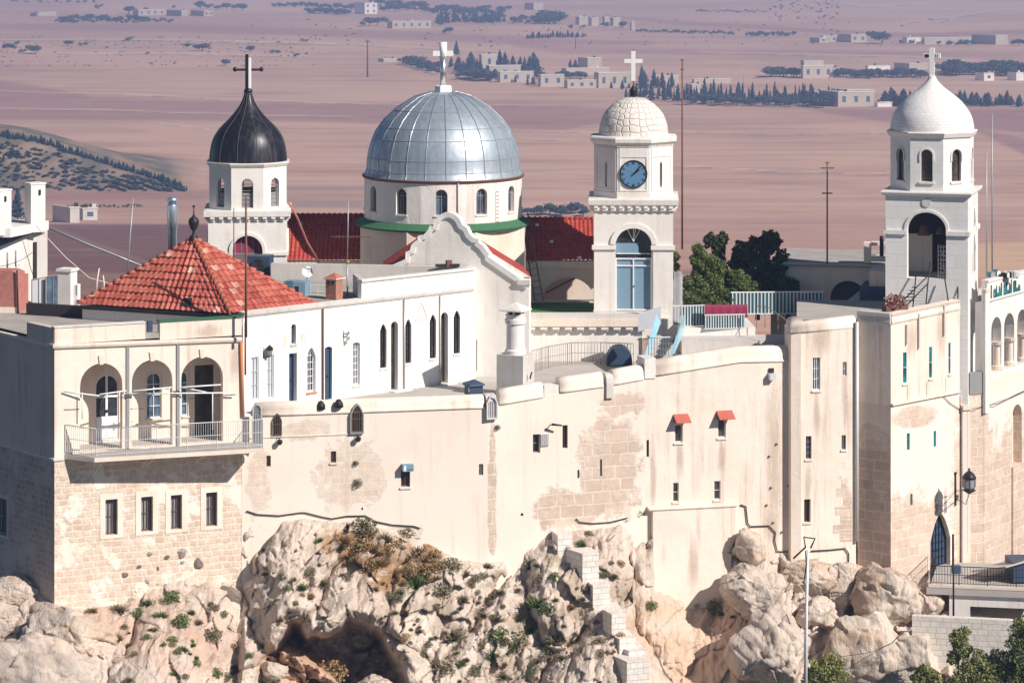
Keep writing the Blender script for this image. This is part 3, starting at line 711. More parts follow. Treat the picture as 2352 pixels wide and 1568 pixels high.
for i,(a,b,c,d,lab,dk) in enumerate([(441,467,1281,1306,'largest dark round stone bedded in the wall foot near the cliff crest',1),(276,294,1313,1327,'dark pointed stone in the wall foot below the second barred window',1),(253,279,1336,1368,'tall dark hollow looking stone at the wall foot',1),(401,430,1259,1280,'flat grey stone set in the pale wall foot',0),(335,350,1266,1278,'small grey stone between the barred windows and the cliff',0),(373,390,1275,1284,'small dark wedge stone in the wall foot',1),(332,344,1328,1340,'grey pebble like stone just above the cliff crest',0),(271,307,1368,1390,'broad brownish stone lying on the cliff crest by the wall',0),(196,215,1380,1392,'dark lump of stone beneath the plastered wall foot',1),(507,552,1343,1397,'big dark brown stone wedged in the cliff beside the house corner',1),(310,326,1298,1305,'narrow dark stone chip in the wall foot',1),(358,366,1300,1310,'tiny dark stone chip in the wall foot',1),(410,424,1288,1295,'thin grey stone chip in the wall foot',0)]):
    xm=(a+b)/2; Y_=float(yw(xm))-.02 if c<1345 and a<500 and d<=1341 else cpt(xm,(c+d)/2).y
    boulder(a,b,c,d,Y_,500+i,lab,.3,.45,tc=((.16,.13,.11) if dk else (.38,.35,.32)),name='stone',group='stones in the wall foot')
# ================= scrub tufts on the rock
def leafball(n,rx,rz,size,seed,mat,name,up=.3,shape='ball',loc=None):
    r=np.random.default_rng(seed)
    u=r.normal(size=(n,3)); u/=np.linalg.norm(u,axis=1)[:,None]; rad=r.random(n)**.45
    if shape=='tuft':
        u[:,2]=np.abs(u[:,2]); base_=u*np.array([rx*.25,rx*.25,0])*r.random((n,1)); tip=base_+u*np.array([rx,rx,rz])*(.6+.5*r.random((n,1)))
        sd_=np.cross(u,r.normal(size=(n,3))); sd_/=np.linalg.norm(sd_,axis=1)[:,None]; s=sd_*size
        v=np.stack([base_-s,base_+s,tip],1).reshape(-1,3); f=np.arange(3*n).reshape(-1,3)
        return v,f
    c=u*rad[:,None]*np.array([rx,rx,rz]); c[:,2]+=rz*up
    a=r.normal(size=(n,3)); a/=np.linalg.norm(a,axis=1)[:,None]; b=np.cross(a,r.normal(size=(n,3))); b/=np.linalg.norm(b,axis=1)[:,None]
    a*=size*(.6+.8*r.random((n,1))); b*=size*.6
    v=np.stack([c-a,c+b,c+a,c-b],1).reshape(-1,3); f=np.arange(4*n).reshape(-1,4)
    return v,f
SP={}
for nm,mt in (('scrub','scrub'),('greentuft','greentuft'),('drygrass','drygrass')):
    L=[]
    for s in range(3):
        v,f=leafball(260,1,1,.085,s+3,None,'t',shape='tuft'); me=mesh_np('shrub',v,f,[M[mt]],False); L.append(me.data); bpy.data.objects.remove(me)
        v,f=leafball(420,.95,.75,.12,s+13,None,'t',.55); me=mesh_np('shrub',v,f,[M[mt]],False); L.append(me.data); bpy.data.objects.remove(me)
    SP[nm]=L
def shrub(px,py,r,kind,label,group='scrub tufts on the cliff',i=0):
    c=cpt(px,py,.05); k=c.y/FPX*r*1.3
    o=bpy.data.objects.new('shrub',SP[kind][i%6]); col.objects.link(o); o.location=c-Vector((0,0,k*.25)); o.scale=(k,k*.9,k*(.75+.25*random.random())); o.rotation_euler=(0.25,0,random.random()*6)
    tag(o,label,'shrub',group); return o
SH=[(800,1206,16,'scrub'),(835,1214,26,'scrub'),(885,1236,18,'scrub'),(932,1226,18,'scrub'),(958,1234,8,'scrub'),(1035,1300,24,'scrub'),(1068,1318,14,'scrub'),(1080,1338,12,'scrub'),
(955,1338,30,'greentuft'),(890,1370,14,'scrub'),(920,1360,12,'greentuft'),(712,1316,14,'scrub'),(740,1336,18,'scrub'),(800,1325,14,'scrub'),(783,1350,6,'scrub'),(658,1352,10,'greentuft'),(690,1347,16,'greentuft'),(628,1384,8,'greentuft'),
(862,1352,10,'scrub'),(910,1250,14,'drygrass'),(960,1262,24,'drygrass'),(1000,1280,18,'drygrass'),(870,1290,26,'drygrass'),(820,1260,30,'drygrass'),(790,1240,22,'drygrass'),(845,1236,22,'drygrass'),(905,1316,20,'drygrass'),(980,1310,20,'drygrass'),(1000,1326,16,'drygrass'),
(1015,1362,22,'scrub'),(1062,1376,16,'scrub'),(1108,1325,12,'scrub'),(1120,1300,12,'scrub'),(915,1376,12,'scrub'),(905,1407,12,'scrub'),(930,1465,14,'drygrass'),(962,1448,10,'scrub'),(1000,1395,9,'scrub'),(1040,1460,30,'scrub'),(980,1480,12,'scrub'),(1110,1410,14,'scrub'),(1128,1385,10,'scrub'),(1145,1360,12,'scrub'),(1105,1480,16,'scrub'),(1140,1420,18,'scrub'),(1150,1460,22,'greentuft'),(1130,1500,22,'greentuft'),(1016,1540,26,'scrub'),(1060,1520,12,'scrub'),(1090,1540,14,'scrub'),
(1155,1550,18,'scrub'),(760,1545,34,'drygrass'),(1232,1384,28,'greentuft'),(1255,1400,22,'greentuft'),(1190,1420,18,'scrub'),(1192,1478,26,'scrub'),(1275,1466,24,'scrub'),(1262,1500,16,'scrub'),(1232,1518,12,'scrub'),(1298,1515,10,'scrub'),(1322,1454,8,'scrub'),(1380,1472,14,'scrub'),(1335,1490,12,'scrub'),(1378,1500,12,'scrub'),(1215,1300,14,'scrub'),(1240,1330,18,'scrub'),(1408,1322,14,'scrub'),(1380,1318,8,'scrub'),(1335,1248,14,'greentuft'),(1352,1226,10,'scrub'),(1436,1190,12,'greentuft'),(1468,1180,14,'greentuft'),
(1506,1262,8,'scrub'),(1495,1390,14,'greentuft'),(1630,1372,18,'drygrass'),(1638,1398,18,'greentuft'),(1660,1408,10,'greentuft'),(1598,1390,8,'greentuft'),(1690,1260,20,'greentuft'),(1698,1280,14,'greentuft'),(1760,1384,16,'greentuft'),(1628,1455,6,'scrub'),(1684,1415,8,'scrub'),
(308,1362,15,'greentuft'),(366,1332,16,'scrub'),(386,1330,8,'greentuft'),(338,1386,16,'greentuft'),(396,1375,18,'greentuft'),(368,1412,18,'greentuft'),(318,1406,12,'greentuft'),(275,1398,22,'scrub'),(830,1246,20,'drygrass'),(858,1262,22,'drygrass'),(890,1262,18,'drygrass'),(935,1286,20,'drygrass'),(850,1300,20,'drygrass'),(900,1335,18,'drygrass'),(945,1312,18,'drygrass'),(975,1285,16,'drygrass'),(1010,1306,16,'drygrass'),(345,1445,8,'greentuft'),(420,1432,20,'greentuft'),(440,1406,10,'greentuft'),(515,1412,12,'greentuft'),(485,1385,8,'drygrass'),(338,1464,9,'greentuft'),(355,1445,10,'scrub'),(395,1472,12,'greentuft'),(420,1490,14,'greentuft'),(378,1480,6,'greentuft'),(450,1510,9,'greentuft'),(452,1526,11,'greentuft'),(400,1546,10,'greentuft'),(495,1546,16,'greentuft'),(455,1430,12,'scrub'),(490,1462,22,'scrub'),(268,1465,18,'drygrass'),(286,1440,8,'scrub'),(436,1500,6,'greentuft'),(425,1555,10,'scrub'),(540,1530,16,'scrub'),(575,1505,10,'greentuft'),(300,1480,10,'scrub'),(520,1555,12,'scrub'),(210,1402,14,'scrub')]
KW={'scrub':'grey brown scrub tuft rooted in the cliff face','greentuft':'green bushy tuft growing on the cliff face','drygrass':'orange brown dry grass tuft on the cliff shoulder'}
KG={'scrub':'grey scrub tufts on the cliff','greentuft':'green tufts on the cliff','drygrass':'dry grass tufts on the cliff'}
for i,(a,b,r_,k_) in enumerate(SH): shrub(a,b,r_,k_,KW[k_],KG[k_],i)
for i in range(150):      # more small ones between
    a=random.choice([(870,1160),(870,1160),(1160,1300),(1300,1440),(260,540),(600,860)]); x=random.uniform(*a); y=float(bl(x))+random.uniform(40,330)
    if y>1568 or polydist(np.array([x]),np.array([y]),CAVE)[0]>-12: continue
    k_=random.choice(['scrub','scrub','scrub','drygrass','greentuft']); shrub(x,y,random.uniform(4,12),k_,KW[k_],KG[k_],i)
# ================= distant trees and houses
def conifer_mesh(seed,w_,n=170,name='conifer'):
    r=np.random.default_rng(seed); t=r.random(n)**.8; a=r.random(n)*6.283; rad=w_*(1-t)**.8*np.sqrt(r.random(n))*(.75+.5*r.random(n))
    c=np.stack([np.cos(a)*rad,np.sin(a)*rad,.06+t*.94],1); d=np.stack([np.cos(a)*.10,np.sin(a)*.10,-.05+.1*r.random(n)],1)*(1.2-t)[:,None]; s=np.stack([-np.sin(a),np.cos(a),np.zeros(n)],1)*.07*(1.25-t)[:,None]
    u=np.zeros((n,3)); u[:,2]=.10
    v=np.stack([c-s,c+d,c+s,c+u],1).reshape(-1,3); f=np.arange(4*n).reshape(-1,4)
    tr=np.array([[-.015,0,0],[.015,0,0],[.008,0,.8],[-.008,0,.8],[0,-.015,0],[0,.015,0],[0,.008,.8],[0,-.008,.8]]); v=np.concatenate([v,tr]); k=4*n
    f=np.concatenate([f,[[k,k+1,k+2,k+3],[k+4,k+5,k+6,k+7]]])
    # a solid tapered core keeps far sprays dense
    m=8; ring=lambda rr,z:[[math.cos(6.283*i/m)*rr,math.sin(6.283*i/m)*rr,z] for i in range(m)]
    core=np.array(ring(w_*.5,.1)+ring(w_*.42,.4)+ring(w_*.2,.75)+ring(.01,.97)); k=len(v); v=np.concatenate([v,core])
    f=np.concatenate([f,[[k+q*m+i,k+q*m+(i+1)%m,k+(q+1)*m+(i+1)%m,k+(q+1)*m+i] for q in range(3) for i in range(m)]])
    o=mesh_np(name,v,f,[M['farleaf']],False); me=o.data; bpy.data.objects.remove(o); return me
def bush_mesh(seed,asp,mat='farbush',n=230,trunk=.18):
    r=np.random.default_rng(seed); cs=r.normal(size=(7,3))*np.array([.22,.22,.14]); cs[:,2]+=.62
    k=r.integers(0,7,n); u=r.normal(size=(n,3)); u/=np.linalg.norm(u,axis=1)[:,None]; c=cs[k]+u*(.20+.12*r.random((n,1)))*np.array([1,1,.8])
    a=r.normal(size=(n,3)); a/=np.linalg.norm(a,axis=1)[:,None]; b=np.cross(a,u); b/=np.linalg.norm(b,axis=1)[:,None]; a=a*.085; b=b*.06
    v=np.stack([c-a,c+b,c+a,c-b],1).reshape(-1,3); f=np.arange(4*n).reshape(-1,4)
    cv=[];cf=[]
    iv,if_=ico(1); q0=len(v)
    tri=[]
    for q in range(7):
        cv.append(iv*np.array([.19,.19,.15])+cs[q]); tri.append(if_+q0+q*len(iv))
    v=np.concatenate([v]+cv); tri=np.concatenate(tri)
    tr=np.array([[-.03,0,0],[.03,0,0],[.015,0,.6],[-.015,0,.6],[0,-.03,0],[0,.03,0],[0,.015,.6],[0,-.015,.6]]); k2=len(v); v=np.concatenate([v,tr])
    f=np.concatenate([f,[[k2,k2+1,k2+2,k2+3],[k2+4,k2+5,k2+6,k2+7]],np.concatenate([tri,tri[:,:1]],1)[:0]])
    me=bpy.data.meshes.new('bush'); v=v*np.array([asp,asp,1]); me.from_pydata(v.tolist(),[],f.tolist()+tri.tolist()); me.materials.append(M[mat]); me.update(); return me
CON=[conifer_mesh(i,.2+.05*(i%3)) for i in range(4)]; CYP=[conifer_mesh(10+i,.13) for i in range(3)]
BUS=[bush_mesh(i,1.0+.25*(i%3)) for i in range(4)]
FT=[]
def ftree(px,py,hpx,kind,label,group,wide=1.,name=None,Y0=0):
    g=gpt(px,py,Y0); h=hpx*g.y/FPX
    L={'con':CON,'cyp':CYP,'bus':BUS}[kind]
    if kind=='bus': FT.append((hpx,g,h,label,group,wide)); return
    return put_tree(L,g,h,kind,label,group,wide,name)
def put_tree(L,g,h,kind,label,group,wide,name=None):
    o=bpy.data.objects.new(name or {'con':'conifer_tree','cyp':'cypress_tree','bus':'broadleaf_tree'}[kind],random.choice(L)); col.objects.link(o)
    o.location=(g.x,g.y,g.z-.1); ww=h*wide*random.uniform(.85,1.2); o.scale=(ww,ww,h); o.rotation_euler=(0,0,random.random()*6); tag(o,label,'tree',group); return o
def row(x0,y0,x1,y1,n,h0,h1,kind,label,group,jx=3,jy=2,wide=1.,Y0=0,ease=None):
    for i in range(n):
        t=(i+.5)/n; ftree(lerp(x0,x1,t)+random.uniform(-jx,jx),lerp(y0,y1,t)+random.uniform(-jy,jy),random.uniform(h0,h1),kind,label,group,wide,Y0=Y0)
L1='dark cypress in the dense belt between clock tower and pale two storey house'
row(1440,228,1925,240,74,22,48,'cyp',L1,'cypress belt behind the clock tower',6,6)
row(1585,240,1925,246,34,16,30,'bus','low dark tree at the foot of the dense cypress belt','low trees of the cypress belt',6,3)
for x,y,h in ((1474,205,52),(1502,203,42),(1511,203,28),(1521,203,36),(1543,204,36),(1429,206,22),(1480,204,40)): ftree(x,y,h,'con','tall pointed conifer standing clear beside the clock tower cross','tall conifers by the clock tower cross',1.1)
L2='blue dark tree in the grove around the hamlet next to the silver dome cross'
row(930,150,1010,168,16,12,26,'bus',L2,'grove by the silver dome cross',5,5,1.2); row(1040,160,1110,176,18,18,36,'con',L2,'grove by the silver dome cross',6,5,1.3); row(1070,182,1140,186,12,22,34,'bus',L2,'grove by the silver dome cross',6,4,1.2)
for x,y,h in ((1082,172,50),(1048,128,34),(1148,162,46),(1160,163,42),(1178,165,36),(1195,165,34),(1205,168,36),(1226,168,46),(1234,172,36),(1216,170,40),(1310,168,30),(1322,166,28),(1224,196,20),(1212,196,18),(1183,190,14),(1404,204,16),(1207,186,12)): ftree(x,y,h,'con','pointed conifer rising among the hamlet houses near the silver dome','conifers among the hamlet houses',1.3)
row(1196,178,1245,182,8,14,26,'bus','bushy tree beside the hamlet houses','bushy trees by the hamlet'); row(1280,180,1345,182,9,12,20,'bus','bushy tree beside the hamlet houses','bushy trees by the hamlet')
L3='small faded conifer in the far row above the hamlet'
row(1205,88,1345,86,22,9,17,'con',L3,'far conifer row',3,1.5,1.4); row(1462,74,1690,80,40,5,9,'bus','tiny bush in the long far hedge line','far hedge line',3,1.5,1.3); row(1714,84,1765,84,10,9,14,'bus','tiny bush in the long far hedge line','far hedge line'); row(1764,84,1830,84,10,7,12,'bus','tiny bush in the long far hedge line','far hedge line')
L4='hazy tree in the far wood at the upper edge of the plain'
row(625,14,830,22,34,7,13,'bus',L4,'far wood',4,3,1.3); row(708,32,800,34,20,8,16,'bus',L4,'far wood',4,2,1.3); row(870,20,1160,40,60,8,20,'bus',L4,'far wood',5,8,1.3); row(1000,52,1165,52,24,10,30,'con',L4,'far wood',4,3,1.4); row(1176,54,1290,54,20,6,20,'bus',L4,'far wood',5,3,1.3)
for x,y,h in ((1247,52,30),(1262,56,32),(866,60,24),(848,60,22),(832,62,14),(905,64,16),(1010,60,10),(1032,78,18),(1020,78,8),(1310,68,12),(1430,66,18),(1340,66,10),(1390,64,14)): ftree(x,y,h,'bus','hazy clump standing loose in front of the far wood','loose clumps before the far wood',1.2)
row(20,6,220,8,14,4,8,'bus','tiny tree on the uppermost field edge','trees on the top field edge',8,1,1.3); row(130,50,345,50,46,7,14,'bus','bush in the low dark plantation by the long white sheds','plantation by the white sheds',4,5,1.4); row(345,50,400,52,10,6,10,'bus','bush in the low dark plantation by the long white sheds','plantation by the white sheds')
SC=[(18,116,19),(38,104,10),(51,122,9),(82,124,24),(156,106,14),(198,104,8),(186,106,8),(296,96,11),(465,118,20),(340,126,7),(518,152,17),(575,120,16),(226,22,12),(296,32,19),(460,22,22),(475,22,14),(498,24,14),(520,22,16),(540,22,12),(557,26,19),(336,25,9),(400,20,8),(637,124,9),(625,124,9),(680,132,11),(700,98,8),(640,100,6),(245,112,5),(347,148,5),(400,148,5),(704,126,6)]
for x,y,h in SC: ftree(x,y,h,'bus','round lone tree scattered on the open ploughed field','lone trees on the open field',1.5)
# hillside at the side: conifer hedge and olive orchard
LH='small dark conifer in the diagonal hedge down the hill crest'
for i in range(96):
    t=(i+.5)/96; x=lerp(-10,430,t); y=float(np.interp(x,[-10,25,60,120,145,160,250,330,430],[312,318,322,336,350,352,380,402,436]))
    ftree(x+random.uniform(-2,2),y+random.uniform(-1,3),random.uniform(10,19),'con',LH,'conifer hedge on the hill crest',1.3,Y0=800)
LO='low olive bush on the slope under the diagonal conifer hedge'
for i in range(420):
    x=random.uniform(-8,425); top=float(np.interp(x,[0,100,250,430],[330,348,396,438])); y=random.uniform(top,max(top+2,440)); y=top+round((y-top)/11)*11+(x*.08)%5
    if y>441: continue
    ftree(x,y,random.uniform(4,9),'bus',LO,'olive bushes on the hill slope',1.8,Y0=800)
for x,y,h in ((40,362,18),(28,360,22),(8,368,14),(64,362,14),(40,505,70)): ftree(x,y,h,'con','dark fir standing on the bare lower slope of the hill','firs on the bare slope',1.3,Y0=700 if y<480 else 500)
row(140,478,330,476,18,5,10,'bus','tiny sapling in the row beyond the flat roofs','sapling row beyond the flat roofs',2,1,1.)
LK='faint round tree in the small field row between silver dome and clock tower'
row(1200,492,1350,494,9,18,30,'bus',LK,'field row between dome and clock tower',5,3,1.3)
LR='hazy brownish tree in the wood behind the bell tower cross'
row(1925,178,2130,178,40,14,24,'bus',LR,'wood behind the bell tower',4,3,1.1); row(2170,170,2355,172,44,20,34,'bus',LR,'wood behind the bell tower',4,4,1.1); row(1764,176,1838,178,12,16,26,'bus',LR,'wood behind the bell tower',4,2,1.2)
row(2030,243,2100,245,14,18,40,'con','slim conifer in the field corner beside the bell tower dome','conifers beside the bell tower dome',4,3,1.2); row(2175,242,2360,244,20,18,40,'con','slim conifer in the field corner beside the bell tower dome','conifers beside the bell tower dome',6,3,1.5)
row(2070,100,2240,103,26,7,13,'bus','low hazy tree between the two far farm sheds','low trees by the far sheds',4,2,1.3)
for i in range(230): ftree(random.uniform(0,720),random.choice([88,97,103,112,121,131,143,152])+random.uniform(-2,2),random.uniform(1.6,3.2),'bus','tiny stump','field stumps',1.6)
for i in range(160): ftree(random.uniform(560,2200),random.uniform(46,110),random.uniform(1.6,4),'bus','tiny bush','field stumps',1.6)
ftree(2026,101,34,'bus','big round tree beside the far white farmhouse',None,1.3); ftree(2340,106,18,'bus','bushy tree beside the large dark sided warehouse',None,1.6)
for i in range(60): ftree(random.uniform(1764,1925),random.uniform(4,44),random.uniform(2.5,5),'bus','tiny orchard bush high on the far slope','orchard on the far slope',1.4)
for x in range(1600,1764,7): ftree(x,random.uniform(26,30),random.uniform(3,6),'bus','tiny orchard bush high on the far slope','orchard on the far slope',1.4)
FT.sort(key=lambda q:-q[0])
for hp,g,h,lb,gr,wd in FT[:285]: put_tree(BUS,g,h,'bus',lb,gr,wd)
def lump_rest():
    low=[bush_mesh(20+i,1.1,n=70) for i in range(4)]; D=[]
    for me in low:
        v=np.zeros(len(me.vertices)*3); me.vertices.foreach_get('co',v); D.append((v.reshape(-1,3),[tuple(p.vertices) for p in me.polygons]))
    V=[];F3=[];o=0
    for i,(hp,g,h,lb,gr,wd) in enumerate(FT[285:]):
        v,f=D[i%4]; a=random.random()*6; ww=h*wd*random.uniform(.85,1.2); ca,sa=math.cos(a),math.sin(a)
        w_=np.stack([(v[:,0]*ca-v[:,1]*sa)*ww+g.x,(v[:,0]*sa+v[:,1]*ca)*ww+g.y,v[:,2]*h+g.z-.1],1); V.append(w_)
        for q in f: F3+= [(q[0]+o,q[1]+o,q[2]+o)]+([(q[0]+o,q[2]+o,q[3]+o)] if len(q)>3 else [])
        o+=len(v)
    ob=mesh_np('distant_bushes',np.concatenate(V),F3,[M['farbush']],False); tag(ob,'countless tiny bushes and small trees dotted over the far plain','bushes',kind='stuff')
lump_rest()
# houses on the plain
def house(px0,px1,pyt,pyb,dark,label,wins=(0,0),mat='white',name='farmhouse',roofbox=False,yaw=.55,Y0=0,group=None):
    g=gpt((px0+px1)/2,pyb,Y0); k=g.y/FPX; W=(px1-px0)*k; H=(pyb-pyt)*k
    wd=W*dark; wl=W-wd
    root=thing(name,label,'house',(g.x,g.y,g.z),0,group)
    xl=g.x-W/2; xc=xl+wd; xr=g.x+W/2
    ya=g.y+ (wd*1.1); yb=g.y+wl*.22   # corner nearest at xc
    m=M[mat if mat=='shade' else ('white' if H>0 and (px1-px0)<60 and mat=='white' and px0>1900 or 800<px0<870 else 'farwall')]; b=MB()
    dx,dy=xr-xc,yb-g.y; ex,ey=(xl-xc, ya-g.y) if wd>0.3 else (-dy*2.,dx*.8)
    A=[Vector((xc,g.y,g.z-.5)),Vector((xr,yb,g.z-.5)),Vector((xr+ex,yb+ey,g.z-.5)),Vector((xc+ex,g.y+ey,g.z-.5))]
    top=[v+Vector((0,0,H+.5)) for v in A]
    for i in range(4): b.face([A[i],A[(i+1)%4],top[(i+1)%4],top[i]],m)
    b.face(top,M['floor']); b.build('wall',root)
    pl=Pl(xc,g.y,xr,yb); b=MB(); 
    b.pbox(pl,-.2,pl.L+.2,g.z+H,g.z+H+max(.25,H*.05),.2,-.3,M['white']); 
    pl2=Pl(xc+ex,g.y+ey,xc,g.y); b.pbox(pl2,0,pl2.L-.2,g.z+H,g.z+H+max(.25,H*.05),.2,-.3,M['white'])
    b.pbox(pl,.4,pl.L-.4,g.z+H-.03,g.z+H+.3,-1.2,-2.2,M['floor']); b.build('roof',root)
    if roofbox:
        b=MB(); b.pbox(pl,pl.L*.05,pl.L*.7,g.z+H+.1,g.z+H*1.42,-1,-pl.L*.4,m); b.build('rooftop_room',root)
    for q in range(random.choice([0,1,1,2])):
        b=MB(); a=pl.L*random.uniform(.15,.85); b.pbox(pl,a-.5,a+.5,g.z+H+.05,g.z+H+1.1,-1.2,-2.2,M['white' if q else 'bitumen']); b.build('roof_tank',root)
    nx,nz=wins
    for i in range(nx):
        for j in range(nz):
            a=pl.L*(i+.5)/nx; z=g.z+H*(j+.52)/nz; w_=min(pl.L/nx*.5,1.6); h_=H/nz*.42
            bb=MB(); bb.pbox(pl,a-w_/2,a+w_/2,z-h_/2,z+h_/2,.02,-.3,M['paneblue']); bb.build('window',root)
    return root
house(813,866,8,33,.47,'white cube house with four windows at the top of the plain',(2,2),name='cube_house')
house(66,89,31,38,.85,'low grey shed at the far end of the plantation'); house(89,128,29,38,0.,'low white shed between bushes at the plantation')
house(303,378,23,36,.2,'long low white shed with dark doors',(4,1),name='farm_shed'); house(378,432,25,38,.72,'low shed with a long shaded side in the middle of the row',name='farm_shed'); house(434,491,26,38,.6,'last white shed of the row with a shaded side',(2,1),name='farm_shed')
house(1205,1248,8,23,.48,'small white barn with a black shaded side at the upper plain',name='barn')
house(1100,1142,127,158,0.15,'tall hazy house between conifers next to the cream block',(1,1)); house(1116,1196,152,186,.1,'cream flat roofed house with terrace in the hamlet',(3,1)); house(1142,1226,166,190,.08,'lower white annex with small windows in the hamlet',(3,1))
house(1328,1382,134,160,.4,'hazy pair of pale blocks above the hamlet'); house(1236,1296,173,200,.1,'sandy ruined looking house in the hamlet',(2,1),'cream'); house(1296,1370,186,204,.1,'low sandy house row at the hamlet edge',(3,1),'cream'); house(1365,1448,168,203,.12,'long pale house beside the clock tower cross',(3,1)); house(1290,1400,158,172,.1,'flat hazy terrace roof above the hamlet',(0,0),'cream')
house(881,911,136,143,.0,'tiny white shed alone in the field by the pole'); house(889,990,50,66,.12,'hazy farmhouse with bright walls before the far wood',(5,1),'cream')
for a,b_,t_ in ((1322,1350,40),(1352,1375,42),(1384,1400,40),(1402,1425,42),(1447,1459,52)): house(a,b_,t_,t_+18,.3,'hazy pinkish house in the far upper village',(0,0),'cream',group='houses of the far upper village')
house(1500,1560,175,195,.1,'pale house behind the tall conifers by the clock tower'); house(1590,1680,183,192,.05,'long white wall house over the cypress belt'); house(1585,1610,195,215,.05,'small cream house half hidden in the cypress belt')
house(1862,1902,88,99,.5,'low white house with a dark gable at the upper plain',(1,1)); house(1884,1925,84,97,.2,'white farmhouse with lean-to at the upper plain',(2,1)); house(1928,1992,80,98,.42,'white farmhouse with dark barn side beside the big round tree',(2,1),roofbox=False)
house(2074,2116,87,101,.22,'long hazy greenhouse shaped shed',); house(2120,2235,88,103,.03,'very long faded low shed near the bell tower cross',(0,0),'cream')
house(2240,2316,82,103,.62,'large dark sided warehouse at the plain edge',name='warehouse')
house(1840,1916,152,181,.06,'white house with rooftop room and veranda behind the fields',(3,1),roofbox=True); house(1914,1930,157,178,.1,'narrow white annex of the veranda house',(1,2))
house(1988,2046,152,163,.1,'bright low house in the wood behind the bell tower'); house(2058,2134,147,161,.4,'dark sided flat house in the wood by the bell tower cross')
house(2243,2284,169,186,.42,'small gabled house beyond the bell tower dome',(1,1)); house(2317,2352,168,186,.5,'dark shed beyond the bell tower dome')
house(1873,1925,212,235,.0,'cream house behind the end of the cypress belt',(0,0)); house(1925,2010,213,246,.0,'pale two storey house with three blue windows',(3,1),roofbox=False,name='two_storey_house'); house(1945,2009,208,216,.0,'white parapet building just behind the pale two storey house',(0,0))
house(2012,2050,236,246,.1,'heap of low white garden walls beside the two storey house')
house(178,223,480,506,.28,'small grey hut with one square window beyond the flat roofs',(1,1),'shade',name='hut',Y0=520)
house(112,182,478,512,.7,'half open shed with a pale tilted sheet roof',(0,0),'shade',name='shed',Y0=520)
house(2262,2352,585,640,.1,'sandy ruined walls on the slope beyond the bell tower',(0,0),'warm',name='ruined_house',Y0=400)
# masts and poles on the plain
def pole(px,pyt,pyb,wpx,mat,label,Y=None,cross=None,name='utility_pole',lean=0,cat='pole'):
    if Y is None: g=gpt(px,pyb)
    else: g=P(px,pyb,Y)
    k=g.y/FPX; H=(pyb-pyt)*k; b=MB(); b.tube([g-Vector((0,0,.3)),g+Vector((lean*k,0,H))],wpx*k/2,M[mat],8,wpx*k/2*.7)
    root=thing(name,label,cat,g); b.build('post',root)
    for dy,wc in (cross or []):
        b=MB(); z=g.z+H-dy*k; xx=lean*k*(1-dy/(pyb-pyt)); b.bar((g.x+xx-wc*k,g.y,z),(g.x+xx+wc*k,g.y,z),max(.05,1.4*k),M[mat]); b.build('crossarm',root)
    return root
pole(844,92,178,4,'trunk','pinkish utility pole standing alone in the field by the silver dome',cross=[(4,6)])
pole(1900,372,594,4.,'rust','brown utility pole rising from the flat roof by the pines',158.5,[(2,4),(14,15),(72,12)])
pole(1567,138,560,4.5,'rust','tall rusty mast beside the clock tower',162,[(0,4),(22,4),(134,3)],name='radio_mast')
pole(2266,346,622,4,'grey','grey steel mast beside the bell tower, shorter of the two',153,name='steel_mast'); pole(2279,262,610,3.2,'grey','thin grey antenna rod beside the bell tower, taller of the two',157,[(0,2)],name='steel_mast')
pole(290,456,640,3.5,'grey','leaning grey antenna pole behind the tiled pyramid roof',152,lean=16,name='antenna_pole')
pole(1322,78,113,2,'trunk','thin far pole with a little frame on the plain'); pole(1708,147,208,1.5,'grey','hair thin far mast by the cypress belt'); pole(1858,123,146,1.5,'grey','thin mast on the veranda house')
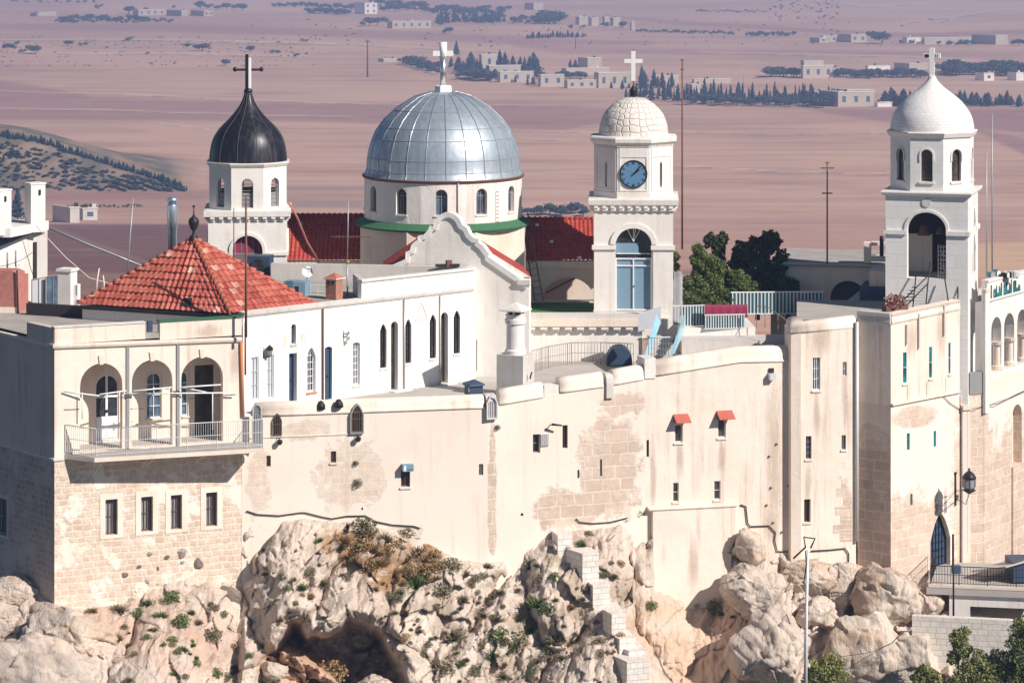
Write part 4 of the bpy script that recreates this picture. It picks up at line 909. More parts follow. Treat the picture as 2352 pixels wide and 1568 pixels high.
# ================= building kit
def window(root,pl,px0,px1,py0,py1,kind='flat',fr='gframe',pane='pane',nx=1,nz=1,depth=.2,sill=None,sur=None,name='window',raw=None,bw=None,bars_in_front=False,handle=False):
    a0,a1,z0,z1=raw if raw else pl.rect(px0,px1,py0,py1)
    w=a1-a0; hole=hole_arch(a0,a1,z0,z1,kind); f=min(.06,w*.12); bw=bw or max(.018,min(.03,w*.06))
    inn=hole_arch(a0+f,a1-f,z0+f,z1-f,kind)
    b=MB(); b.panel(pl,[(x,z) for x,z in hole_arch(a0+.002,a1-.002,z0+.002,z1-.002,kind)],[inn],-depth+.03,-depth-.03,M[fr])
    for i in range(1,nx):
        a=lerp(a0+f,a1-f,i/nx); zt=z1-f
        if kind!='flat':
            u=abs(2*(a-a0)/w-1); zt=z1-f-(w/2*(1-math.sqrt(max(0,1-u*u))))*1.05
        b.pbox(pl,a-bw/2,a+bw/2,z0+f,zt,-depth+.02,-depth-.02,M[fr])
    for j in range(1,nz): z=lerp(z0+f,z1-f,j/nz); b.pbox(pl,a0+f,a1-f,z-bw/2,z+bw/2,-depth+.024,-depth-.016,M[fr])
    ob=b.build(name,root)
    b=MB(); b.prism(pl,inn,-depth-.04,-depth-.07,M[pane]); b.build('pane' if name=='window' else 'leaf_panel',ob)
    if handle:
        b=MB(); b.pbox(pl,a0+w*.46,a0+w*.54,lerp(z0,z1,.42),lerp(z0,z1,.46),-depth+.08,-depth+.02,M['iron']); b.build('handle',ob)
    if sill:
        b=MB(); b.pbox(pl,a0-.06,a1+.06,z0-.09,z0-.003,.07,-.02,M[sill]); b.build('sill',ob)
    if sur:
        e=sur[1]; b=MB()
        if kind=='flat': out=hole_rect(a0-e,a1+e,z0-e*.6,z1+e)
        else: out=hole_arch(a0-e,a1+e,z0+.004,z1+e,kind)
        b.panel(pl,out,[hole_arch(a0,a1,z0+(.0 if kind=='flat' else .0041),z1,kind)] if kind=='flat' else [], .025,.003,M[sur[0]]) if kind=='flat' else arch_ring(b,pl,a0,a1,z0,z1,e,.03,M[sur[0]],kind)
        b.build('surround',ob)
    return hole
def arch_ring(b,pl,a0,a1,z0,z1,e,d,mat,kind='round',jambs=True):
    i=hole_arch(a0,a1,z0,z1,kind,14); o=hole_arch(a0-e,a1+e,z0,z1+e,kind,14)
    i=i[1:]+[i[0]]; o=o[1:]+[o[0]]   # start at right bottom, round to left bottom
    n=min(len(i),len(o))
    rows=[]
    for k in range(n): rows.append([pl.pt(*i[k],-.01),pl.pt(*i[k],d),pl.pt(*o[k],d),pl.pt(*o[k],-.01)])
    if not jambs: rows=rows[1:-1]
    b.grid(rows,mat,False,True); b.face(rows[0],mat); b.face(rows[-1][::-1],mat)
class Wall:
    def __init__(s,root,pl,outer_px,mat,th=.45,name='wall'):
        s.root=root; s.pl=pl; s.outer=[pl.sz(*p) for p in outer_px]; s.mat=mat; s.th=th; s.name=name; s.holes=[]
    def win(s,*a,**k): h=window(s.root,s.pl,*a,**k); s.holes.append(h); return h
    def build(s,extra=None):
        b=MB(); b.panel(s.pl,s.outer,s.holes,0,-s.th,M[s.mat])
        if extra: extra(b)
        return b.build(s.name,s.root)
def backing(root,pl,a0,a1,z0,z1,d=-1.2,mat='dark',name='interior'):
    b=MB(); b.pbox(pl,a0,a1,z0,z1,d,d-.1,M[mat]); return b.build(name,root)
# ---- railings
def railing(parent_or_none,pts,h,mat='rail',gap=.13,r=.012,name='railing',rail_r=.022,mid=None,posts=1.5,label=None,cat=None,group=None,fancy=False):
    b=MB(); pts=[Vector(p) for p in pts]; Z=Vector((0,0,h))
    for a,c in zip(pts[:-1],pts[1:]):
        b.tube([a+Z,c+Z],rail_r,M[mat],6); b.tube([a+Vector((0,0,.08)),c+Vector((0,0,.08))],rail_r*.7,M[mat],4)
        if mid: b.tube([a+Vector((0,0,mid)),c+Vector((0,0,mid))],rail_r*.7,M[mat],4)
        L=(c-a).length; n=max(1,int(L/gap))
        for i in range(n+1):
            p=a.lerp(c,i/n); big=(i%max(1,int(posts/gap)))==0
            b.tube([p+Vector((0,0,0 if big else .08)),p+Z],r*(2. if big else 1.),M[mat],4,smooth=False,cap=False)
    ob=b.build(name,parent_or_none,loc=None if parent_or_none else tuple(pts[0]))
    if label: tag(ob,label,cat,group)
    return ob
# ================= stone house with loggia
FS=Fac(125,136,555,139.6)          # sunny front
FL_=Pl(XO(125,136)-5.2,136+6.6,XO(125,136),136)  # shaded side
root=thing('stone_house','stone house with a three arch loggia and long balcony above four barred windows','house',P(330,1370,138))
W=Wall(root,FS,[(125,1470),(556,1420),(556,786),(125,803)],'cream',.4,'upper_wall')
zf=FS.sz(147,1041)[1]  # loggia floor
zsplit=zf-.22
W.outer=[(0,zsplit),(FS.L,zsplit),(FS.L,FS.sz(555,784)[1]),(0,FS.sz(125,800)[1])]
for (a,b_,t_) in ((184,281,834),(303,396,826),(416,512,819)):
    s0,s1,_,z1=FS.rect(a,b_,t_,1040); z1=FS.sz((a+b_)/2,t_)[1]
    W.holes.append(hole_arch(s0,s1,zf+.03,z1,'round',14))
    bb=MB(); c=(s0+s1)/2; bb.prism(FS,[(c-.09,z1-.06),(c+.09,z1-.06),(c+.14,z1+.38),(c-.14,z1+.38)],.07,-.02,M['warm']); bb.build('keystone',root)
W.build()
lw=Wall(root,FS,[(125,1480),(556,1400),(556,1046),(125,1046)],'rubble',.5,'lower_wall')
lw.outer=[(0,FS.sz(125,1480)[1]),(FS.L,FS.sz(555,1420)[1]),(FS.L,zsplit),(0,zsplit)]
for x0,x1,y0,y1 in ((242,270,1146,1228),(324,351,1140,1220),(392,418,1136,1215),(473,499,1130,1208)):
    lw.win(x0,x1,y0,y1,fr='wood',pane='curtain',nx=3,nz=2,depth=.25,sur=('cream',.26),bw=.03)
lw.build()
# shaded side wall with a window
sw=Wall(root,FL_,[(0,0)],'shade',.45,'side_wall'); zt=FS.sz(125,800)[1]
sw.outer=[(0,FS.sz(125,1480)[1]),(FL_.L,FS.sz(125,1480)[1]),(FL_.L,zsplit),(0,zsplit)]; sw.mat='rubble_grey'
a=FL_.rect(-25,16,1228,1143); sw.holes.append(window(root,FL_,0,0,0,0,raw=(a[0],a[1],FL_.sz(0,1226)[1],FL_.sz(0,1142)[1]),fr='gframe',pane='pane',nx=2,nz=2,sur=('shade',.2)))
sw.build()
b=MB(); b.panel(FL_,[(0,zsplit),(FL_.L-.005,zsplit),(FL_.L-.005,zt),(0,zt)],[],0,-.4,M['shadeside']); b.build('side_wall',root)
# bands, parapets
def band3(pl,a0,a1,z0,z1,d,mat,root_,name='cornice'):
    b=MB(); b.pbox(pl,a0,a1,z0,z1,d,-.05,M[mat]); return b.build(name,root_)
zc=FS.sz(125,800)[1]
b=MB(); pth=[FL_.pt(0,zc,0),FS.pt(0,zc,0),FS.pt(FS.L-.01,FS.sz(555,784)[1],0)]
b.sweep(pth,[(-.05,0),(.10,0),(.14,.1),(.12,.2),(-.05,.22)],M['warm']); b.build('cornice',root)
b=MB(); pth=[FL_.pt(0,zsplit,0),FS.pt(0,zsplit,0),FS.pt(.45,zsplit,0)]
b.sweep(pth,[(-.05,-.1),(.07,-.1),(.09,0),(-.05,.04)],M['warm']); b.build('string_course',root)
zp0=zc+.2; zp1=FS.sz(125,753)[1]
b=MB(); s1=FS.sz(333,760)[0]; b.pbox(FS,0,s1,zp0,zp1,.03,-.35,M['cream']); 
b.pbox(FL_,FL_.L-2.6,FL_.L-.035,zp0,zp1-.01,.03,-.35,M['shadeside']); b.build('parapet',root)
s2=FS.sz(367,760)[0]; b=MB(); b.pbox(FS,s2,FS.L-.01,FS.sz(367,790)[1]+.2,FS.sz(480,733)[1],.03,-.35,M['cream']); b.build('parapet',root)
b=MB(); b.pbox(FS,s2-.05,FS.L-.02,FS.sz(480,733)[1],FS.sz(480,733)[1]+.07,.09,-.4,M['green']); b.build('green_flashing',root)
b=MB(); b.pbox(FS,0-.03,s1+.03,zp1,zp1+.05,.08,-.4,M['white']); b.build('parapet_cap',root)
b=MB(); b.pbox(FS,s1+.01,s2-.01,zp0,zp0+.25,-.02,-.3,M['roofgrey']); b.pbox(FS,s1+.25,s2-.25,zp0+.25,zp1,-.35,-.6,M['blue']); b.build('drain_recess',root)
# loggia interior
LB=FS.shift(-2.0); zl=W.outer[2][1]-.1
bw_=Wall(root,LB,[(0,0)],'cream',.3,'loggia_back_wall'); bw_.outer=[(.1,zf),(FS.L,zf),(FS.L,zl),(.1,zl)]
def lrect(px0,px1,py0,py1): 
    r=LB.rect(px0,px1,py1,py0); return (r[0],r[1],LB.sz((px0+px1)/2,py1)[1],LB.sz((px0+px1)/2,py0)[1])
bw_.holes.append(window(root,LB,0,0,0,0,raw=lrect(219,273,860,1010),kind='round',fr='wframe',pane='pane',nx=2,nz=3,depth=.1,name='balcony_door',bw=.11,handle=True))
r_=lrect(222,270,958,1006); b=MB(); b.pbox(LB,r_[0],r_[1],r_[2],r_[3],-.05,-.068,M['wframe']); b.build('door_panel',root)
bw_.holes.append(window(root,LB,0,0,0,0,raw=lrect(336,371,855,960),kind='round',fr='wframe',pane='paneblue',nx=2,nz=4,depth=.1,sill='warm',sur=('warm',.08)))
bw_.holes.append(window(root,LB,0,0,0,0,raw=lrect(404,432,852,955),kind='round',fr='wframe',pane='paneblue',nx=2,nz=4,depth=.1,sill='warm'))
bw_.holes.append(window(root,LB,0,0,0,0,raw=lrect(447,492,838,1035),kind='flat',fr='wood',pane='panebrown',nx=1,nz=1,depth=.15,name='balcony_door'))
bw_.build()
b=MB(); b.pbox(FS,.05,FS.L-.02,zf-.25,zf,-.42,-2.05,M['floor']); b.build('loggia_floor',root)
b=MB(); b.pbox(FS,.05,FS.L-.02,zl,zl+.2,-.42,-2.3,M['cream']); b.pbox(FS,.02,.1,zf,zl,-.42,-2.0,M['cream']); b.build('loggia_ceiling',root)
for x0,x1 in ((289.5,296.5),(405,412)):
    s0,s1=FS.sz(x0,900)[0],FS.sz(x1,900)[0]; b=MB(); b.pbox(FS,s0,s1,zf,zc+.02,.06,.003,M['gframe']); b.build('downpipe_channel',root)
# balcony
A_=FS.pt(FS.sz(147,1040)[0],zf,0.02); 
zb=zf-.05
def at_z(px,z,Yt): return Vector((XO(px,Yt),Yt,z))
Yb=(CZ-zb)*FPX/(1051.5-HY); B_=at_z(217,zb,Yb); Yc_=(CZ-zb)*FPX/(1028.5-HY); C_=at_z(606,zb,Yc_); D_=at_z(601,zb,138.95); E_=FS.pt(FS.L,zb,.02)
b=MB(); poly=[A_,B_,C_,D_,E_]
top=[Vector((p.x,p.y,zb)) for p in poly]; bot=[Vector((p.x,p.y,zb-.2)) for p in poly]
b.face(top,M['floor']); b.face(bot[::-1],M['warm'])
for i in range(5): b.face([top[i],bot[i],bot[(i+1)%5],top[(i+1)%5]],M['warm'])
bal=b.build('balcony_slab',root)
b=MB(); zr=Vector((0,0,0.02)); railing(bal,[A_+Vector((.06,-.0,.05)),B_+Vector((.06,.06,.05)),C_+Vector((-.05,.06,.05)),D_+Vector((-.05,-.05,.05))],1.3,'rail',.11,.011,mid=.68)
b=MB()
for px in (170,):
    pass
for t in (0.05,.35,.65,.93):
    p=B_.lerp(C_,t); q=FS.pt((Vector((p.x,p.y))-FS.o).dot(FS.t),zb-.85,.02) if t<.85 else None
    if q is None: continue
    b.tube([Vector((p.x,p.y+.15,zb-.2)),q],.035,M['warm'] if t>.1 else M['rail'],6)
b.build('bracket',bal)
# awning frame of white tubes in front of the loggia
aw=thing('awning_frame','white tubular awning frame without cloth hanging before the loggia arches','awning frame',FS.pt(3,FS.sz(300,900)[1],.1))
def seg(mb,pl,x0,y0,x1,y1,d0,d1,r,mat): 
    s0,z0=pl.sz(x0,y0); s1,z1=pl.sz(x1,y1); mb.tube([pl.pt(s0,z0,d0),pl.pt(s1,z1,d1)],r,M[mat],6)
for q in ((144,898,222,905,.12,.5),(222,902,288,896,.5,.14),(299,894,390,887,.5,.3),(402,886,503,881,.5,.3),(288,903,541,899,.12,.35)):
    b=MB(); seg(b,FS,q[0],q[1],q[2],q[3],q[4],q[5],.035,'white_paint'); b.build('rail_tube',aw)
for q in ((349,887,349,905),(484,899,484,985),(405,886,470,898),(185,899,185,960)):
    b=MB(); seg(b,FS,*q,.3,.3,.028,'white_paint'); b.build('support_tube',aw)
for q in ((222,912,300,912),(430,915,541,905),(147,940,182,939),(300,938,330,938),(404,913,420,912)):
    b=MB(); seg(b,FS,*q,.03,.03,.012,'wire'); b.build('cable',aw)
# flat roof
b=MB(); zr=zp0+.1; pts=[FS.pt(.1,zr,-.3),FS.pt(FS.L,zr,-.3),Vector((XO(560,146),146,zr)),Vector((XO(60,147),147,zr)),Vector((XO(-120,146),146,zr)),FL_.pt(.1,zr,-.3)]
b.face(pts,M['roofgrey']); b.face([p-Vector((0,0,.3)) for p in pts][::-1],M['roofgrey']); b.build('flat_roof',root)
# ================= pavilion with tiled pyramid roof
pr=thing('tiled_roof','orange red pyramid tile roof with a black ball finial above the stone house','roof',P(445,700,143))
zE=60.86
def atz(px,py,z): Y=(CZ-z)*FPX/(py-HY); return Vector((XO(px,Y),Y,z))
Fp=atz(531,722,zE); Rp=atz(730,703,zE-.0); Lp=atz(178,699,zE); Bp=Lp+Rp-Fp
ctr=(Lp+Rp)/2; ap=Vector((ctr.x,ctr.y,ZO(549,ctr.y))); ap=P(445,549,ctr.y)
def tiled_face(a,b_,c,du,dv,amp,mat,root_,seed,wave=True):
    """triangle a-b eave, c apex, real tile relief"""
    ex=(b_-a); L=ex.length; ex=ex.normalized(); mid=c-a; u0=mid.dot(ex); up=mid-ex*u0; H=up.length; up=up.normalized(); n=ex.cross(up); n=n if n.z>0 else -n
    nu=int(L/(du/6)); nvr=int(H/dv)+1; mb=MB(); r=random.Random(seed); rows=[];uvs=[]
    for j in range(nvr):
        for e in (0,1):
            v=min(H,(j+(0.02 if e==0 else .98))*dv); k=v/H; lo=u0*k; hi=L+(u0-L)*k; row=[];uv=[]
            for i in range(nu+1):
                u=lerp(lo,hi,i/nu); ph=u/du+(.5 if False else 0); h=amp*abs(math.cos(math.pi*ph)) ; h+=(.06 if e==0 else 0.0)+.015*math.sin(j*2.1+ math.floor(ph)*5.3)
                row.append(a+ex*u+up*v+n*h); uv.append((u,v))
            rows.append(row); uvs.append(uv)
    V=np.array([[tuple(p) for p in rw] for rw in rows]).reshape(-1,3); nc_=nu+1
    f=gridfaces(len(rows),nc_); loc=np.array(tuple(root_.location))
    ob=mesh_np('tile_slope',V-loc,f,[M[mat]],False); ob.parent=root_; IMW[ob.name]=IMW[root_.name]
    uvl=ob.data.uv_layers.new(name='UVMap'); li=np.zeros(len(ob.data.loops),dtype=np.int32); ob.data.loops.foreach_get('vertex_index',li)
    U=np.array([[tuple(p) for p in rw] for rw in uvs]).reshape(-1,2); uvl.data.foreach_set('uv',U[li].astype(np.float32).ravel()); return ob
tiled_face(Lp,Fp,ap,.30,.40,.07,'tiles',pr,1); tiled_face(Fp,Rp,ap,.30,.40,.09,'tiles',pr,2)
b=MB(); b.face([Rp,Bp,ap],M['tiles']); b.face([Bp,Lp,ap],M['tiles']); b.build('tile_slope',pr)
b=MB()
for q,e in ((Fp,1),(Lp,0),(Rp,0)):
    n=16
    for i in range(n):
        p0=q.lerp(ap,i/n)+Vector((0,0,.1)); p1=q.lerp(ap,(i+1)/n)+Vector((0,0,.03)); b.tube([p0,p1],.15 if e else .11,M['ridge'],8,.11 if e else .09)
b.build('hip_tiles',pr)
b=MB(); w0=[Lp,Fp,Rp,Bp]; c0=(Lp+Rp)/2; inn=[c0+(p-c0)*.96 for p in w0]
for i in range(4):
    j=(i+1)%4; b.face([inn[i]-Vector((0,0,1.3)),inn[j]-Vector((0,0,1.3)),inn[j]-Vector((0,0,.05)),inn[i]-Vector((0,0,.05))],M['white'])
b.build('wall',pr)
b=MB(); b.sweep([Lp-Vector((0,0,.18)),Fp-Vector((0,0,.18)),Rp-Vector((0,0,.18))],[(-.25,-.02),(.12,-.02),(.16,.14),(.10,.14),(.07,.04),(-.25,.04)],M['bitumen']); b.build('gutter',pr)
b=MB(); b.loft(ap.x,ap.y,12,0,[(.24,ap.z-.05),(.2,ap.z+.12),(.09,ap.z+.22),(.06,ap.z+.4),(.16,ap.z+.5),(.16,ap.z+.52),(.24,ap.z+.72),(.26,ap.z+.85),(.22,ap.z+1.0),(.08,ap.z+1.12),(.03,ap.z+1.25),(.025,ap.z+1.6)],M['iron'],True); b.bar((ap.x-.07,ap.y,ap.z+1.62),(ap.x+.07,ap.y,ap.z+1.62),.06,M['iron']); b.build('finial',pr)
hc=Lp.lerp(Fp,.72).lerp(ap,.12); b=MB(); nrm=(Fp-Lp).cross(ap-Lp).normalized(); nrm=nrm if nrm.z>0 else -nrm; ex=(Fp-Lp).normalized(); upv=nrm.cross(ex)
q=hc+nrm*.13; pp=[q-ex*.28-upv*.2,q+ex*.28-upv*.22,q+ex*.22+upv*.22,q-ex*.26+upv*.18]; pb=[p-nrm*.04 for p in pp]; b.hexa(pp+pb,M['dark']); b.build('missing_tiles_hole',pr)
# black bitumen upstand in front of the eave
b=MB(); a=atz(62,700,60.6); c_=atz(533,728,60.6); a.z=c_.z=60.2; pl_=Pl(a.x,a.y-.25,c_.x,c_.y-.25); b.pbox(pl_,0,pl_.L,60.0,60.72,0,-.3,M['bitumen']); up_=b.build('roof_kerb',loc=(a.x,a.y,60)); tag(up_,'long black bitumen kerb between the flat roof and the tiled eave','kerb')
# ================= long white building
FW=Fac(557,139.7,1087,149.6); zE2=60.9
wb=thing('white_building','long bright white building with pointed and arched windows along the terrace','building',FW.pt(5,56.2))
zt=56.2
W=Wall(wb,FW,[(0,0)],'bright',.5,'facade'); W.outer=[(.02,zt-1.5),(FW.L,zt-1.5),(FW.L,zE2),(.02,zE2)]
Ww=lambda *a,**k: W.win(*a,**k)
Ww(577,594,820,917,fr='shut',pane='shut',nx=2,nz=3,depth=.08); Ww(613,629,815,914,fr='shut',pane='shut',nx=2,nz=3,depth=.08)
Ww(669,680,744,790,kind='round',fr='gframe',pane='paneblue',nx=2,nz=3,sill='shade')
W.holes.append(window(wb,FW,0,0,0,0,raw=(FW.sz(664,900)[0],FW.sz(682,900)[0],zt+.04,FW.sz(673,811)[1]),fr='blue',pane='blue',nx=2,nz=4,name='door',depth=.3,handle=True))
Ww(705,725,798,900,kind='pointed',fr='wframe',pane='pane',nx=3,nz=6,sill='orange')
W.holes.append(window(wb,FW,0,0,0,0,raw=(FW.sz(746,900)[0],FW.sz(763,900)[0],zt+.04,FW.sz(755,796)[1]),kind='segment',fr='blue',pane='blue',name='door',depth=.12,handle=True))
Ww(810,827,786,884,kind='segment',fr='wframe',pane='pane',nx=4,nz=6,sill='white')
for q in ((873,888,744,845),(931,945,733,834),(987,1002,722,823),(1042,1057,713,812)): Ww(*q,kind='pointed',fr='iron',pane='panebrown',nx=2,nz=7,depth=.16,sill='white')
for q in ((898,914,738),(1013,1029,717)):
    W.holes.append(window(wb,FW,0,0,0,0,raw=(FW.sz(q[0],850)[0],FW.sz(q[1],850)[0],zt+.04,FW.sz((q[0]+q[1])/2,q[2])[1]),kind='round',fr='wood',pane='panebrown',nx=1,nz=2,name='door',depth=.3,handle=True))
W.build()
for s0,s1,mm in ((653,692,'white'),(742,768,'white'),(893,934,'white'),(1008,1037,'white')):
    b=MB(); b.pbox(FW,FW.sz(s0,930)[0],FW.sz(s1,930)[0],zt-.02,zt+.05,.5,0.003,M[mm]); b.build('doorstep',wb)
for px,py0,r_,mt in ((740,735,.05,'rust'),(926.5,694,.045,'grey'),(1009,681,.035,'grey'),(820+21,700,.0,None)):
    if mt is None: continue
    s0=FW.sz(px,800)[0]; b=MB(); b.tube([FW.pt(s0,zt+.05,.07),FW.pt(s0,zE2-.15,.07)],r_,M[mt],6); b.build('drainpipe',wb)
# small details on the facade
s0,z0=FW.sz(967,735); s1,z1=FW.sz(956,735); b=MB(); L_=[FW.sz(954,736),FW.sz(968,694),FW.sz(981,730)]
for i in range(3): b.bar(FW.pt(*L_[i],.02),FW.pt(*L_[(i+1)%3],.02),.03,M['warm'])
b.build('triangle_moulding',wb)
b=MB(); b.pbox(FW,*FW.rect(652,659,772,798)[:2],FW.sz(655,796)[1],FW.sz(655,772)[1],.02,.003,M['warm']); b.build('tile_plaque',wb); b=MB(); b.pbox(FW,*FW.rect(692,700,764,782)[:2],FW.sz(696,782)[1],FW.sz(696,765)[1],.02,.003,M['warm']); b.build('tile_plaque',wb)
# eave moulding, parapet
s830=FW.sz(831,690)[0]
b=MB(); b.sweep([FW.pt(.0,zE2,0),FW.pt(FW.L,zE2,0)],[(-.3,-.12),(.06,-.12),(.13,-.02),(.17,.1),(-.3,.14)],M['white']); b.build('eave_moulding',wb)
zPt=61.92; b=MB(); b.pbox(FW,s830,FW.L-.01,zE2+.12,zPt-.09,-.02,-.32,M['bright']); b.build('parapet',wb)
b=MB(); b.sweep([FW.pt(s830-.03,zPt-.09,0),FW.pt(FW.L+.05,zPt-.09,0)],[(-.38,0),(.05,0),(.09,.07),(.05,.13),(-.38,.13)],M['white']); b.build('parapet_cap',wb)
e=FW.pt(FW.L,0,0); FE=Pl(e.x,e.y,e.x+.5,e.y+4.5); b=MB(); b.pbox(FE,0.002,FE.L,zt-1.5,zPt-.1,0,-.4,M['bright']); b.build('end_wall',wb)
BKY=151.6; FB=Fac(622,151.9,1085,150.2); b=MB(); b.pbox(FB,0,FB.L-.3,zE2-.6,zPt,0,-.4,M['shade']); b.build('rear_parapet',wb)
b=MB(); pts=[FW.pt(.1,zE2+.02,-.3),FW.pt(FW.L-.2,zE2+.02,-.3),FB.pt(FB.L-.5,zE2+.02,.2),FB.pt(-.5,zE2+.02,.2)]; b.face(pts,M['roofgrey']); b.build('flat_roof',wb)
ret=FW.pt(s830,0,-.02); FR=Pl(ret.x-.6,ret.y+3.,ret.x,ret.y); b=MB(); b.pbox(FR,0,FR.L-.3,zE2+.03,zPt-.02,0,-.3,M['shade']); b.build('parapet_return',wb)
# lantern and iron ornament on the facade
def lantern(pl,px,py0,py1,label,k=1.,group='iron lanterns'):
    s,z1=pl.sz(px,py0); _,z0=pl.sz(px,py1); h=z1-z0; r=h*.2
    g=thing('wall_lantern',label,'lantern',pl.pt(s,z0,.0),0,None)
    c=pl.pt(s,0,r*1.9)
    b=MB(); b.loft(c.x,c.y,6,0,[(r*.25,z0+h*.12),(r*.8,z0+h*.3),(r,z0+h*.62),(r*.9,z0+h*.64)],M['curtain']); b.build('glass',g)
    b=MB(); b.loft(c.x,c.y,6,0,[(r*1.25,z0+h*.64),(r*.9,z0+h*.82),(r*.2,z0+h*.95),(r*.1,z0+h)],M['iron']); b.build('cap',g)
    b=MB(); p=[pl.pt(s-r*1.5,z0+h*.8,.0),pl.pt(s-r*1.5,z0,.0)]; b.tube(p,.02,M['iron'],5); b.tube([pl.pt(s-r*1.5,z0+h*.1,0),Vector((c.x,c.y,z0+h*.1))],.018,M['iron'],5); b.tube([pl.pt(s-r*1.5,z0+h*.3,0),Vector((c.x,c.y,z0+h*.12))],.012,M['iron'],4); b.build('bracket',g)
    for i in range(6):
        pass
lantern(FW,612,790,822,'small black wall lantern with bracket above the shuttered windows of the white building')
orn=thing('iron_ornament','scrolled black wrought iron ornament hanging on the bright white facade','ornament',FW.pt(*FW.sz(795,795),0))
b=MB(); cx_,cz_=FW.sz(795,775)
for a0,rr,ox,oz in ((0,.16,-.1,.1),(2,.13,.12,-.02),(4,.1,-.05,-.22),(1,.08,.14,.22)):
    b.tube([FW.pt(cx_+ox+rr*(1-i/16)*math.cos(a0+i*.5),cz_+oz+rr*(1-i/16)*math.sin(a0+i*.5),.05) for i in range(15)],.016,M['iron'],5)
b.tube([FW.pt(cx_-.2,cz_+.36,.04),FW.pt(cx_-.14,cz_-.4,.04)],.014,M['iron'],5); b.build('scroll',orn)
# things on its flat roof
ch=thing('brick_chimney','square red brick chimney with a tiled cap on the white building roof','chimney',P(768,704,145.3)); c=P(768,704,145.3)
def rbox(c,w,d,z0,z1,rz,mat,b): 
    ca,sa=math.cos(rz),math.sin(rz); P4=[(-w/2,-d/2),(w/2,-d/2),(w/2,d/2),(-w/2,d/2)]; q=[(c[0]+x*ca-y*sa,c[1]+x*sa+y*ca) for x,y in P4]
    b.hexa([Vector((q[0][0],q[0][1],z0)),Vector((q[1][0],q[1][1],z0)),Vector((q[1][0],q[1][1],z1)),Vector((q[0][0],q[0][1],z1)),Vector((q[3][0],q[3][1],z0)),Vector((q[2][0],q[2][1],z0)),Vector((q[2][0],q[2][1],z1)),Vector((q[3][0],q[3][1],z1))],mat)
yaw=-.55; z1=ZO(640,145.3); b=MB(); rbox(c,.62,.62,zE2,z1,yaw,M['brick'],b); b.build('shaft',ch)
b=MB(); 
for s_ in (-.14,.14): rbox((c.x+s_*math.cos(yaw)+.315*math.sin(yaw),c.y+s_*math.sin(yaw)-.315*math.cos(yaw)),.12,.03,z1-.22,z1-.1,yaw,M['dark'],b)
b.build('smoke_opening',ch)
b=MB(); rbox(c,.8,.8,z1,z1+.06,yaw,M['warm'],b); b.build('slab',ch)
b=MB(); b.loft(c.x,c.y,4,yaw+R(45),[(.38,z1+.06),(.02,z1+.3)],M['ridge']); b.build('cap',ch)
dish=thing('satellite_dish','round white satellite dish standing on the flat roof beside the air conditioner','satellite dish',P(706,672,148))
c=P(705,625,148); nn=Vector((.25,-.93,.28)).normalized(); t1=nn.cross(Vector((0,0,1))).normalized(); t2=t1.cross(nn); rows=[]
for i in range(5):
    rr=.29*i/4; rows.append([c+nn*(.1*(rr/.29)**2)+(t1*math.cos(a*.3927)+t2*math.sin(a*.3927))*max(rr,.004) for a in range(16)])
b=MB(); b.grid(rows,M['white_paint'],True,True); rows2=[[p-nn*.02 for p in r_] for r_ in rows]; b.grid(rows2,M['white_paint'],True,True); b.grid([rows[-1],rows2[-1]],M['white_paint'],False,True); b.build('reflector',dish)
b=MB(); b.tube([c-nn*.02,P(706,672,148.1)],.03,M['grey'],6); b.tube([c-t2*.25,c+nn*.4],.012,M['grey'],5); b.build('mount',dish)
ac=thing('air_conditioner','big pale blue air conditioning cabinet on the white building roof','air conditioner',P(682,690,147)); c=P(682,690,147)
z0_=zE2; z1_=ZO(645,147); b=MB(); rbox(c,1.15,.9,z0_,z1_,-.25,M['bluepanel'],b); b.build('casing',ac)
b=MB(); fx=lambda a,z,d: Vector((c.x+a*math.cos(-.25)+(.45+d)*math.sin(-.25),c.y+a*math.sin(-.25)-(.45+d)*math.cos(-.25),z))
pf_=Pl(fx(-.5,0,0).x,fx(-.5,0,0).y,fx(.5,0,0).x,fx(.5,0,0).y); b.pbox(pf_,.55,.75,z0_+.2,z0_+.5,.02,-.02,M['dark']); 
for i in range(6): b.pbox(pf_,.05,.45,z0_+.12+i*.12,z0_+.15+i*.12,.02,-.01,M['blue'])
b.build('grille',ac)
rk=thing('roof_rack','light grey metal rack of bars beside the air conditioner','rack',P(735,695,147)); b=MB()
for i in range(6): b.tube([P(713,655+i*7,147),P(748,656+i*7,147)],.014,M['rail'],4)
for x in (713,730,748): b.tube([P(x,652,147),P(x,697,147)],.016,M['rail'],4)
b.build('bars',rk)
an=thing('television_antenna','tall antenna mast with a horizontal comb aerial on the white building roof','antenna',P(798,700,146.5)); Y=146.5
b=MB(); b.tube([P(798,700,Y),P(798,600,Y)],.045,M['grey'],6); b.tube([P(798,600,Y),P(800,462,Y)],.028,M['grey'],6); b.build('mast',an)
b=MB(); b.tube([P(761,544,Y),P(856,544,Y)],.02,M['rust'],4)
for i in range(12): x=764+i*8; b.tube([P(x,541,Y-.25),P(x,547,Y+.25)],.008,M['grey'],4)
b.build('aerial',an); b=MB(); c=P(800,600,Y-.1); rbox(c,.13,.1,c.z-.06,c.z+.06,0,M['yellow'],b); b.build('junction_box',an)
pole(537,478,702,3,'rust','thin brown rod standing near the foot of the black domed tower',143.5,name='antenna_pole')
pole(565,452,760,6.5,'rust','thick dark pole rising before the tiled roof beside the stone house',138.9,name='iron_pole')
b=MB(); seg(b,FS,553,786,557,955,.08,.08,.09,'orange'); seg(b,FS,562,740,562,860,.1,.1,.05,'rust'); ob=b.build('drainpipe',root)
